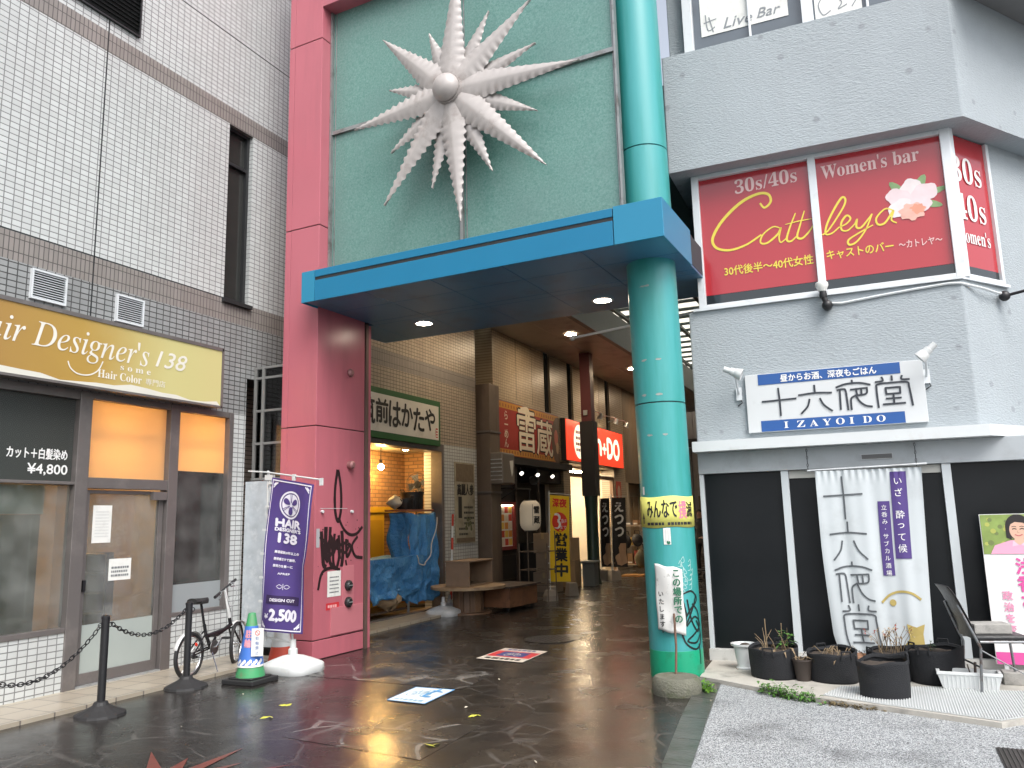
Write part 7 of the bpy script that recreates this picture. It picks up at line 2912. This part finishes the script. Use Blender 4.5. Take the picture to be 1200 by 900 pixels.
# purple upright flag in a white water base
fl_t = thing('banner_flag', 'purple upright flag with white wheel emblem and price, in a white water base', 'flag', (-5.93, 7.08, 0))
flagbase('x', 0, 0, 1.12, '', None, root=fl_t)
mb = MB()
mb.tube([(0, 0, .2), (-.02, 0, .5), (-.42, .02, 2.16)], .012, 10)
mb.tube([(-.40, .02, .3), (-.425, .02, 2.17)], .011, 10)
mb.tube([(0, 0, .3), (-.40, .02, .34)], .012, 8)
mb.box(-.455, -.34, .0, .04, 2.06, 2.12)
mb.build('pole', white_plastic, fl_t, local=True)
mb = MB()
mb.tube([(-.70, .0, 2.175), (-.42, -.0, 2.15), (.36, -.0, 2.03)], .009, 8)
mb.box(.325, .365, -.01, .012, 1.97, 2.05)
mb.box(-.055, -.015, -.01, .012, 2.04, 2.11)
mb.build('cross_rod', white_plastic, fl_t, local=True)


def pflag(a, b_, off=0.):
    """a 0..1 across, b_ 0..1 from the hem up"""
    xl = -.43 + .09 * b_
    xr = .16 + .15 * max(0, (b_ - .45) / .55) ** .8 + .02 * math.sin(b_ * 5)
    zl = .42 + 1.67 * b_
    zr = .40 + 1.58 * b_
    x = xl + (xr - xl) * a
    z = zl + (zr - zl) * a
    y = -.03 - .03 * math.sin(a * 4.5 + b_ * 4) * (1.1 - .6 * b_) - .012 * math.sin(a * 10 - b_ * 8) - .05 * a * (1 - b_) - off
    return V((x, y, z))


mb = MB()
mb.grid(pflag, 36, 70)
pc = mb.build('cloth', M('flag_purple', (.07, .042, .19), .62, var=.08), fl_t, local=True)
pfm = lambda a, b_, h=0.: pflag(min(1, max(0, a)), min(1, max(0, b_)), h + .0015)
mb = MB()
for k in range(7):
    p_ = pflag(0, .03 + k * .155)
    mb.box(p_.x - .05, p_.x + .004, p_.y - .004, p_.y + .012, p_.z - .012, p_.z + .012)
mb.build('loop', white_plastic, pc, local=True)
mb = MB()
ink = lambda pts, w: stroke(mb, pfm, pts, w, h=.004, smooth=False)
for a, b_, c_, d_ in ((.04, .015, .96, .015), (.04, .985, .96, .985), (.04, .015, .04, .985), (.96, .015, .96, .985)):
    n_ = 24
    ink([(a + (c_ - a) * i / n_, b_ + (d_ - b_) * i / n_) for i in range(n_ + 1)], .008 if a != c_ else .014)
# wheel emblem
pm = lambda x, y, h=0.: pfm(x / .6, y / 1.6, h)
disc(mb, pm, .3, 1.335, .15, n=44, h=.004, r0=.87)
for q_ in range(6):
    disc(mb, pm, .3, 1.335, .118 * (q_ + 1) / 6, n=40, h=.004, r0=q_ / (q_ + 1) + .001)
text(mb, pfm, 'HAIR', .2, .685, .80, .735, .013, h=.004, by=.33)
text(mb, pfm, "DESIGNER'S", .19, .655, .81, .677, .006, h=.004, by=.3)
text(mb, pfm, '138', .27, .58, .73, .64, .014, h=.004, by=.33)
for k, sx_ in enumerate(('美容経験20年以上の', '技術者だけで施術、', '技術力を第一に')):
    text(mb, pfm, sx_, .22, .508 - k * .045, .80 - .06 * k, .526 - k * .045, .003, h=.004, by=.33)
text(mb, pfm, 'APREF', .36, .372, .62, .384, .001, h=.004)
for s_ in (-1, 1):
    stroke(mb, pm, [(.3 + s_ * .01, .475), (.3 + s_ * .045, .49), (.3 + s_ * .08, .47)], .005, h=.004)
    stroke(mb, pm, [(.3 + s_ * .01, .465), (.3 + s_ * .04, .45), (.3 + s_ * .07, .465)], .005, h=.004)
stroke(mb, pm, [(.3, .5), (.3, .44)], .005, h=.004)
text(mb, pfm, 'DESIGN CUT', .25, .197, .76, .215, .003, h=.006, by=.33)
text(mb, pfm, '¥', .14, .085, .24, .115, .006, h=.004, by=.33)
text(mb, pfm, '2,500', .27, .065, .84, .145, .016, h=.004, by=.33)
for a, b_ in ((.07, .03), (.93, .03), (.07, .97), (.93, .97)):
    sx_ = 1 if a < .5 else -1
    sy_ = 1 if b_ < .5 else -1
    for k in (1, 2):
        stroke(mb, pfm, [(a, b_ + sy_ * .016 * k), (a + sx_ * .035 * k, b_ + sy_ * .006), (a + sx_ * .05 * k, b_)], .012, h=.004)
mb.build('white_print', M('flag_white', (.72, .7, .78), .7), pc, local=True)
mb = MB()
patch(mb, pfm, .14, .18, .88, .235, 0, .004, 14, 2)
mb.build('dark_strip', M('flag_dark_purple', (.03, .015, .07), .7), pc, local=True)
mb = MB()
for ang in (150, 30, 270):
    pts = []
    for k in range(20):
        t_ = 2 * math.pi * k / 20
        x = .062 + .046 * math.cos(t_)
        y = .03 * math.sin(t_) * (1 + .35 * math.cos(t_))
        ca, sa = math.cos(R(ang)), math.sin(R(ang))
        pts.append((.3 + x * ca - y * sa, 1.335 + x * sa + y * ca))
    poly2(mb, pm, pts, h=.009)
for ang in (90, 210, 330):
    for o1 in (-5, 5):
        ca, sa = math.cos(R(ang + o1)), math.sin(R(ang + o1))
        stroke(mb, pm, [(.3 + .025 * ca, 1.335 + .025 * sa), (.3 + .118 * ca, 1.335 + .118 * sa)], .006, h=.006, smooth=False)
text(mb, pm, '138', .272, 1.295, .328, 1.312, .001, h=.008)
mb.build('purple_print', MATS['flag_purple'], pc, local=True)

# floor stickers, manhole, drain
def floor_mat(pts, lab, mats, fill):
    mb = MB()
    a, b_, c_, d_ = [V((p[0], p[1], .003)) for p in pts]

    def fm(x, y, h=0.):
        return (a * (1 - x) + b_ * x) * (1 - y) + (d_ * (1 - x) + c_ * x) * y + V((0, 0, .004 + h))
    patch(mb, fm, 0, 0, 1, 1, 0, 0)
    fill(mb, fm)
    solo(mb, 'floor_sticker', mats, lab, 'floor sticker')


def bike_icon(mb, fm, cx, cy, s_, mi, kx=1.):
    for dx in (-.2, .2):
        disc(mb, fm, cx + dx * s_ * kx, cy - .04 * s_, .12 * s_ * kx, .17 * s_, n=18, mi=mi, h=.002, r0=.75)
    for pts in ([(-.2, -.04), (-.08, .2), (.12, .2), (.2, -.04)], [(-.2, -.04), (.0, -.06), (.12, .2)], [(0, -.06), (-.09, .24)], [(.12, .2), (.1, .3), (.17, .32)]):
        stroke(mb, fm, [(cx + x * s_ * kx, cy + y * s_) for x, y in pts], .028 * s_, mi=mi, h=.002, smooth=False)


def f1(mb, fm):
    for x0, y0, x1, y1 in ((0, 0, 1, .03), (0, .97, 1, 1), (0, .03, .03, .97), (.97, .03, 1, .97)):
        patch(mb, fm, x0, y0, x1, y1, 1, .001)
    bike_icon(mb, fm, .42, .56, .9, 2)
    stroke(mb, fm, [(.7, .9), (.62, .45), (.8, .4)], .07, mi=1, h=.0025)
    stroke(mb, fm, [(.62, .8), (.85, .75)], .05, mi=1, h=.0028)
    lines(mb, fm, .1, .08, .9, .2, 1, 2, .002, .8)


floor_mat([(-4.16, 6.22), (-3.75, 6.19), (-3.78, 6.79), (-4.2, 6.78)], 'white and blue floor sticker with a small figure on the wet paving', [M('sticker_white', (.72, .78, .8), .35, var=.04, dirt=(.5, .56, .6), dscale=12), M('sticker_blue', (.04, .28, .6), .4), M('sticker_grey_blue', (.2, .4, .55), .4)], f1)


def f2(mb, fm):
    patch(mb, fm, .03, .28, .97, .76, 1, .001)
    patch(mb, fm, .2, .34, .8, .7, 2, .0018)
    bike_icon(mb, fm, .5, .5, .55, 0)
    lines(mb, fm, .15, .83, .85, .95, 1, 2, .002, .7)
    lines(mb, fm, .12, .06, .88, .2, 1, 3, .002, .8)


floor_mat([(-4.38, 8.36), (-3.76, 8.26), (-3.77, 9.02), (-4.37, 9.11)], 'white floor sticker with red band and bicycle picture on the wet paving', [M('sticker_cream', (.66, .6, .52), .4, var=.06, dirt=(.4, .36, .3), dscale=10), red_ink, M('sticker_navy', (.03, .05, .2), .4), black_ink], f2)


def litter(mb, x, y, s_, a, mi=0):
    p = V((x, y, .006))
    e_ = V((math.cos(a), math.sin(a), 0))
    f_ = V((-math.sin(a), math.cos(a), 0))
    mb.add([p - e_ * s_, p - e_ * s_ * .2 + f_ * s_ * .35 + V((0, 0, .008)), p + e_ * s_ + V((0, 0, .004)), p - e_ * s_ * .1 - f_ * s_ * .35], [(0, 1, 2, 3)], mi)


leafm = M('yellow_leaf', (.5, .5, .06), .5, var=.2)
from_px = [(-4.75, 5.35, .05), (-3.15, 5.95, .05), (-3.05, 5.1, .06), (-4.9, 5.75, .06), (-2.2, 5.0, .025), (-3.6, 7.35, .03), (-5.2, 4.9, .02), (-3.35, 6.2, .018), (-5.6, 6.0, .02)]
for k, (x, y, s_) in enumerate(from_px):
    mb = MB()
    a = rnd.uniform(0, 3)
    litter(mb, x, y, s_, a)
    if s_ > .04:
        litter(mb, x + .03, y + .03, s_ * .8, a + 1.6)
    solo(mb, 'fallen_leaf', leafm if k < 4 else M('pale_leaf', (.5, .46, .36), .6), 'small wet leaf lying on the dark paving', 'leaf', 'wet leaves on the dark paving')

mh = thing('manhole_cover', 'round dark iron manhole cover with a stone-filled pattern', 'manhole cover', (-4.12, 9.92, .004))
MB().lathe([(.33, 0), (.33, .006), (.30, .007), (.0001, .007)], (-4.12, 9.92, .004), 40).build('plate', M('iron_plate', (.025, .023, .022), .3, .4, var=.3), mh)
mb = MB()
for i in range(-6, 7):
    for j in range(-6, 7):
        x, y = i * .046, j * .046
        if math.hypot(x, y) < .28 and (i + j) % 2 == 0:
            mb.box(-4.12 + x - .014, -4.12 + x + .014, 9.92 + y - .014, 9.92 + y + .014, .011, .017)
mb.build('stud', M('worn_iron', (.14, .13, .12), .3, .6, var=.3), mh)
mb = MB()
mb.box(.5, .75, 5.75, 6.27, .0, .016)
for k in range(9):
    mb.box(.51 + k * .026, .523 + k * .026, 5.76, 6.26, .016, .022)
solo(mb, 'drain_cover', M('drain_iron', (.045, .042, .04), .45, .3, var=.3, scale=20), 'dark iron drain cover in the pale asphalt at the bottom right', 'drain cover')

# ------------------------------------------------------------------ planters by the entrance
feltm = M('black_felt', (.008, .009, .0115), .85, var=.35, scale=7, bump=.4, bscale=120, dirt=(.02, .02, .021), dscale=5, dlo=.55, dhi=.9)
soil = M('soil', (.05, .037, .028), .95, var=.4, scale=30, bump=.6, bscale=40)
stalk = M('dry_stalk', (.2, .145, .085), .8, var=.25)
leafg = M('weed_green', (.07, .17, .03), .55, var=.35, scale=20)
PZ = .045


def felt_pot(x, y, r_, h, lab, seed, tilt=0.):
    o = thing('planter_bag', lab, 'planter', (x, y, PZ), R(seed * 40), 'black felt planter bags')

    def fn(a, b_):
        t_ = 2 * math.pi * a
        rr = r_ * (.98 + .04 * b_) * (1 + .035 * math.sin(3 * t_ + seed) + .03 * nz(math.cos(t_) * 1.5, math.sin(t_) * 1.5 + seed, b_ * 2))
        return (rr * math.cos(t_), rr * math.sin(t_), h * b_ * (1 + .06 * math.sin(t_ + seed) + .03 * math.sin(4 * t_ + seed)) - tilt * math.cos(t_) * b_)
    mb = MB()
    mb.grid(fn, 44, 12)
    mb.grid(lambda a, b_: tuple(V(fn(a, 1)) * 1.0 + V((-(fn(a, 1)[0]) * .06 * b_, -(fn(a, 1)[1]) * .06 * b_, -.1 * b_ * h))), 44, 4)
    bo = mb.build('bag', feltm, o, local=True, solid=.006)
    mb = MB()
    n = 40
    mb.add([(r_ * .95 * math.cos(2 * math.pi * i / n), r_ * .95 * math.sin(2 * math.pi * i / n), h * .86 + .015 * nz(i * .6, seed, 0)) for i in range(n)] + [(0, 0, h * .9)], [(i, (i + 1) % n, n) for i in range(n)], 0, True)
    mb.build('soil', soil, o, local=True)
    mb = MB()
    for s_ in (0, math.pi):
        c_ = V(fn((.12 + s_ / (2 * math.pi)) % 1, 1))
        d_ = V((-c_.y, c_.x, 0)).normalized() * .05
        mb.tube([c_ - d_ - V((0, 0, .04)), c_ - d_ * .8 + V((0, 0, .03)), c_ + d_ * .8 + V((0, 0, .03)), c_ + d_ - V((0, 0, .04))], .009, 6)
    mb.build('handle', feltm, bo, local=True)
    return o


felt_pot(-1.08, 8.08, .215, .27, 'black felt planter bag with dry stalks, right of the white flower pot', 1.)
felt_pot(-.56, 8.05, .21, .26, 'black felt planter bag with drooping dry leaves below the left edge of the white cloth', 2.)
felt_pot(-.15, 7.5, .19, .29, 'empty black felt planter bag standing in front of all the others', 3.5)
felt_pot(-.08, 8.3, .2, .25, 'black felt planter bag with dry red and tan flowers behind the front one', 4.2)
felt_pot(.27, 8.25, .225, .29, 'black felt planter bag with one small green sprig beside the chair', 5.1)


def leaf(mb, p, d, L, w, mi=0, droop=.3):
    d = V(d).normalized()
    s_ = d.cross(V((0, 0, 1)))
    s_ = s_.normalized() if s_.length > .01 else V((1, 0, 0))
    n = s_.cross(d)
    q0 = V(p)
    q1 = q0 + d * L * .5 + n * L * .06
    q2 = q0 + d * L - V((0, 0, droop * L))
    mb.add([q0, q1 - s_ * w, q2, q1 + s_ * w, q1 - n * w * .4], [(0, 1, 4), (1, 2, 4), (2, 3, 4), (3, 0, 4)], mi, False)


def plant(name, lab, x, y, z, mats, fn):
    o = thing(name, lab, 'plant', (x, y, z))
    fn(o)
    return o


def dry1(o):
    mb = MB()
    for k in range(9):
        a, l_ = rnd.uniform(0, 6.28), rnd.uniform(.1, .26)
        b_ = V((rnd.uniform(-.12, .12), rnd.uniform(-.1, .1), 0))
        mb.tube([b_, b_ + V((.04 * math.cos(a), .04 * math.sin(a), l_ * .6)), b_ + V((.1 * math.cos(a), .1 * math.sin(a), l_))], [.005, .004, .002], 5)
    mb.tube([(-.08, 0, 0), (-.085, .0, .3)], .005, 5)
    mb.tube([(.05, .02, 0), (.06, .02, .26)], .004, 5)
    mb.build('stem', stalk, o, local=True)
    mb = MB()
    for k in range(34):
        a = rnd.uniform(0, 6.28)
        p = V((.09 + rnd.uniform(-.06, .07), rnd.uniform(-.05, .06), .1 + rnd.uniform(-.04, .09)))
        leaf(mb, p, (math.cos(a), math.sin(a), rnd.uniform(-.2, .7)), rnd.uniform(.035, .07), rnd.uniform(.012, .022))
    mb.build('leaves', leafg, o, local=True)
    mb = MB()
    for k in range(12):
        a = rnd.uniform(0, 6.28)
        rr = rnd.uniform(.05, .2)
        leaf(mb, (rr * math.cos(a), rr * math.sin(a), rnd.uniform(.02, .07)), (math.cos(a), math.sin(a), -.1), rnd.uniform(.05, .12), .012, 0, .6)
    mb.build('dry_leaves', stalk, o, local=True)


plant('potted_plant', 'half-dry plant with bare twigs and a few green leaves in the leftmost black bag', -1.06, 8.1, PZ + .215, None, dry1)


def dry2(o):
    mb = MB()
    for k in range(14):
        a = rnd.uniform(0, 6.28)
        l_ = rnd.uniform(.08, .2)
        b_ = V((rnd.uniform(-.1, .1), rnd.uniform(-.1, .1), 0))
        d_ = V((math.cos(a), math.sin(a), 0))
        mb.tube([b_, b_ + d_ * l_ * .5 + V((0, 0, .08)), b_ + d_ * l_ + V((0, 0, .0))], [.004, .0035, .002], 5)
        leaf(mb, b_ + d_ * l_ * .8 + V((0, 0, .03)), (d_.x, d_.y, -.4), .08, .012, 0, .4)
    mb.build('dry_stalks', stalk, o, local=True)


plant('potted_plant', 'drooping dry brown stalks hanging over the black bag left of the cloth lettering', -.55, 8.06, PZ + .2, None, dry2)


def dry3(o):
    mb = MB()
    heads = []
    for k in range(26):
        a = rnd.uniform(0, 6.28)
        l_ = rnd.uniform(.12, .27)
        b_ = V((rnd.uniform(-.1, .1), rnd.uniform(-.08, .08), 0))
        d_ = V((math.cos(a), math.sin(a) * .6, 0)) * rnd.uniform(.02, .14)
        t_ = b_ + d_ + V((0, 0, l_))
        heads.append(t_)
        mb.tube([b_, b_ + d_ * .4 + V((0, 0, l_ * .6)), t_], [.003, .0025, .0018], 5)
    mb.build('stem', stalk, o, local=True)
    mb = MB()
    for i, t_ in enumerate(heads):
        for k in range(5):
            leaf(mb, t_ - V((0, 0, .01 * k)), (rnd.uniform(-1, 1), rnd.uniform(-1, 1), rnd.uniform(0, 1)), .03, .009, 1 if i % 6 == 0 else 0)
    mb.build('flower_heads', [M('dry_flower', (.45, .33, .2), .8, var=.2), M('dry_red', (.35, .05, .03), .7)], o, local=True)


plant('potted_plant', 'spray of dry tan and red flowers before the white cloth', -.08, 8.3, PZ + .2, None, dry3)


def sprig(o):
    mb = MB()
    mb.tube([(0, 0, 0), (.01, 0, .1)], .003, 5)
    mb.build('stem', stalk, o, local=True)
    mb = MB()
    for k in range(20):
        a = rnd.uniform(0, 6.28)
        leaf(mb, (.01, 0, rnd.uniform(.03, .11)), (math.cos(a), math.sin(a), .5), rnd.uniform(.03, .055), .014)
    mb.build('leaves', M('sprig_green', (.1, .16, .09), .6, var=.3), o, local=True)


plant('potted_plant', 'small green sprig growing in the black bag beside the chair', .24, 8.24, PZ + .23, None, sprig)

# white urn pot, small dark pot, terracotta pot
wp = thing('flower_pot', 'white ribbed flower pot left of the black felt bags', 'flower pot', (-1.40, 8.38, PZ))
MB().lathe([(.085, 0), (.088, .012), (.075, .02), (.07, .03), (.085, .1), (.1, .21), (.125, .222), (.128, .24), (.108, .24), (.1, .215), (.001, .212)], (0, 0, 0), 28).build('pot', white_plastic, wp, local=True)
mb = MB()
mb.ball((.01, 0, .225), .05, 10, 6, 0, .4)
mb.build('soil', soil, wp, local=True)
sp2 = thing('flower_pot', 'small dark brown pot squeezed between two black felt bags', 'flower pot', (-.82, 7.95, PZ))
MB().lathe([(.06, 0), (.085, .17), (.09, .175), (.09, .19), (.078, .188), (.072, .16), (.001, .155)], (0, 0, 0), 24).build('pot', M('brown_pot', (.045, .035, .03), .6, var=.2), sp2, local=True)
mb = MB()
for k in range(14):
    a = rnd.uniform(0, 6.28)
    leaf(mb, (rnd.uniform(-.04, .04), rnd.uniform(-.04, .04), .17), (math.cos(a), math.sin(a), .8), rnd.uniform(.05, .13), .01)
mb.build('dry_leaves', stalk, sp2, local=True)
tp = thing('flower_pot', 'terracotta pot half hidden behind the front black felt bag', 'flower pot', (-.37, 8.3, PZ))
MB().lathe([(.075, 0), (.1, .15), (.115, .152), (.118, .19), (.1, .19), (.09, .16), (.001, .155)], (0, 0, 0), 24).build('pot', M('terracotta', (.36, .2, .12), .75, var=.15, dirt=(.3, .24, .19), dscale=10), tp, local=True)
MB().lathe([(.088, 0), (.0001, .01)], (0, 0, .157), 20).build('soil', soil, tp, local=True)

# long white planter
lp = thing('window_box', 'long white plastic planter box under the chair', 'planter', (.50, 7.98, PZ))
mb = MB()
n = 4
lo = [(-.2, -.075), (.2, -.075), (.2, .075), (-.2, .075)]
hi = [(-.235, -.1), (.235, -.1), (.235, .1), (-.235, .1)]
inn = [(-.215, -.08), (.215, -.08), (.215, .08), (-.215, .08)]
vs = [(x, y, 0) for x, y in lo] + [(x, y, .125) for x, y in hi] + [(x * 1.03, y * 1.08, .126) for x, y in hi] + [(x * 1.03, y * 1.08, .15) for x, y in hi] + [(x, y, .15) for x, y in inn] + [(x * .95, y * .9, .09) for x, y in inn]
fs = [(3, 2, 1, 0)]
for k in range(5):
    fs += [(k * 4 + i, k * 4 + (i + 1) % 4, k * 4 + 4 + (i + 1) % 4, k * 4 + 4 + i) for i in range(4)]
fs += [(20, 21, 22, 23)]
mb.add(vs, fs)
for k in range(13):
    x0 = -.18 + k * .03
    mb.obox((x0 * 1.07, -.0885, .065), (.006, 0, 0), (0, .003, 0), (.0, -.0115, .055))
mb.build('trough', white_plastic, lp, local=True, bevel=.004)
MB().box(-.2, .2, -.07, .07, .092, .1).build('soil', soil, lp, local=True)
mb = MB()
mb.tube([(.05, 0, .1), (.06, 0, .22)], .012, 6)
mb.tube([(.02, .01, .1), (.0, .01, .2)], .006, 6)
mb.build('stump', wood_dark, lp, local=True)

# steel-framed chair with a concrete block on it
ch = thing('chair', 'old chair with black padded back and grey tube legs among the planters', 'chair', (.72, 8.08, PZ), R(14))
tubem = M('chair_tube', (.2, .21, .22), .35, .8, var=.15, dirt=(.12, .07, .05), dscale=20)
cxh = lambda x, y, z: (x, y, z)
mb = MB()
mb.grid(lambda a, b_: (-.2 + .005 * math.sin(b_ * 9) - .16 * b_ + .03 * math.sin(math.pi * b_) + .02 * math.cos(6.283 * a), .19 * math.sin(6.283 * a) * (1 - .12 * b_ ** 4), .43 + .42 * b_), 24, 12)
e_ = [(-.36 + .02 * math.cos(6.283 * i / 24), .19 * .88 * math.sin(6.283 * i / 24), .85) for i in range(24)]
mb.add(e_, [tuple(range(24))])
mb.build('backrest', M('chair_vinyl', (.02, .02, .022), .4, var=.25, bump=.2, bscale=30), ch, local=True)
MB().box(-.2, .2, -.2, .2, .415, .455).build('seat', MATS['chair_vinyl'], ch, local=True, bevel=.015)
for sy_ in (-.2, .2):
    MB().tube([(.22, sy_, 0), (.2, sy_, .38), (.17, sy_, .405), (-.17, sy_, .405)], .0115, 8).build('leg', tubem, ch, local=True)
    MB().tube([(-.2, sy_, 0), (-.17, sy_, .36), (-.21, sy_, .46), (-.3, sy_ * .8, .7)], .0115, 8).build('leg', tubem, ch, local=True)
mb = MB()
mb.tube([(.2, -.2, .38), (.2, .2, .38)], .009, 8)
mb.tube([(-.18, -.2, .2), (-.18, .2, .2)], .008, 8)
mb.tube([(-.17, -.2, .34), (.19, -.2, .12)], .006, 6)
mb.build('stretcher', tubem, ch, local=True)
cb_ = MB()
cb_.box(-.17, .12, -.11, .1, .456, .535)
cb_.v = [V((.72, 8.08, PZ)) + Matrix.Rotation(R(14), 3, 'Z') @ p for p in cb_.v]
solo(cb_, 'concrete_block', concrete, 'grey concrete block resting on the seat of the old chair', 'block', bevel=.006)
mb = MB()
mb.box(.78, 1.05, 8.25, 8.43, PZ, PZ + .1)
solo(mb, 'concrete_block', concrete, 'grey concrete block on the pavement behind the old chair', 'block', bevel=.006)

# ribbed white plastic mat
mb = MB()
mp_ = [(-.62, 7.36), (-.14, 7.15), (.6, 6.88), (.76, 7.04), (1.3, 7.6), (1.25, 8.0), (.2, 7.95), (-.5, 7.75)]
mb.prism([(x, y, PZ + .002) for x, y in mp_], (0, 0, .004), 1)
inside = lambda x, y: sum(((mp_[i][1] > y) != (mp_[i - 1][1] > y)) and (x < (mp_[i - 1][0] - mp_[i][0]) * (y - mp_[i][1]) / (mp_[i - 1][1] - mp_[i][1]) + mp_[i][0]) for i in range(len(mp_))) % 2
for k in range(100):
    x = -.62 + k * .0195
    ys = [7. + j * .02 for j in range(-8, 52) if inside(x, 7. + j * .02) and inside(x + .009, 7. + j * .02)]
    if len(ys) > 2:
        mb.box(x, x + .009, min(ys), max(ys), PZ + .006, PZ + .013)
solo(mb, 'ribbed_mat', [white_plastic, M('mat_grey', (.42, .44, .44), .6, var=.1)], 'ribbed white plastic mat on the pavement under the planters', 'mat')

# weeds along the edge
def weeds(x0, y0, x1, y1, k_, h, w, lab, mt_):
    mb = MB()
    for k in range(k_):
        t_ = rnd.random()
        x = x0 + (x1 - x0) * t_ + rnd.gauss(0, w)
        y = y0 + (y1 - y0) * t_ + rnd.gauss(0, w)
        z = .01 + abs(rnd.gauss(0, h))
        a = rnd.uniform(0, 6.28)
        leaf(mb, (x, y, z), (math.cos(a), math.sin(a), rnd.uniform(-.2, .8)), rnd.uniform(.025, .06), rnd.uniform(.008, .018))
    for k in range(k_ // 8):
        t_ = rnd.random()
        x = x0 + (x1 - x0) * t_ + rnd.gauss(0, w)
        y = y0 + (y1 - y0) * t_ + rnd.gauss(0, w)
        mb.tube([(x, y, 0), (x + rnd.gauss(0, .02), y + rnd.gauss(0, .02), h * 1.6)], .002, 4)
    o = solo(mb, 'weeds', mt_, lab, 'weeds')
    o['kind'] = 'stuff'


weeds(-1.12, 7.5, -.66, 7.24, 330, .04, .035, 'green weeds along the edge of the pavement below the black bags', leafg)
weeds(-.58, 7.22, -.2, 7.12, 90, .015, .025, 'withered brownish weeds along the edge of the ribbed mat', M('withered', (.12, .09, .04), .8, var=.4))
weeds(-1.66, 7.42, -1.55, 7.32, 150, .05, .03, 'bright green weed tuft at the round concrete foot', M('bright_weed', (.12, .26, .03), .5, var=.3))
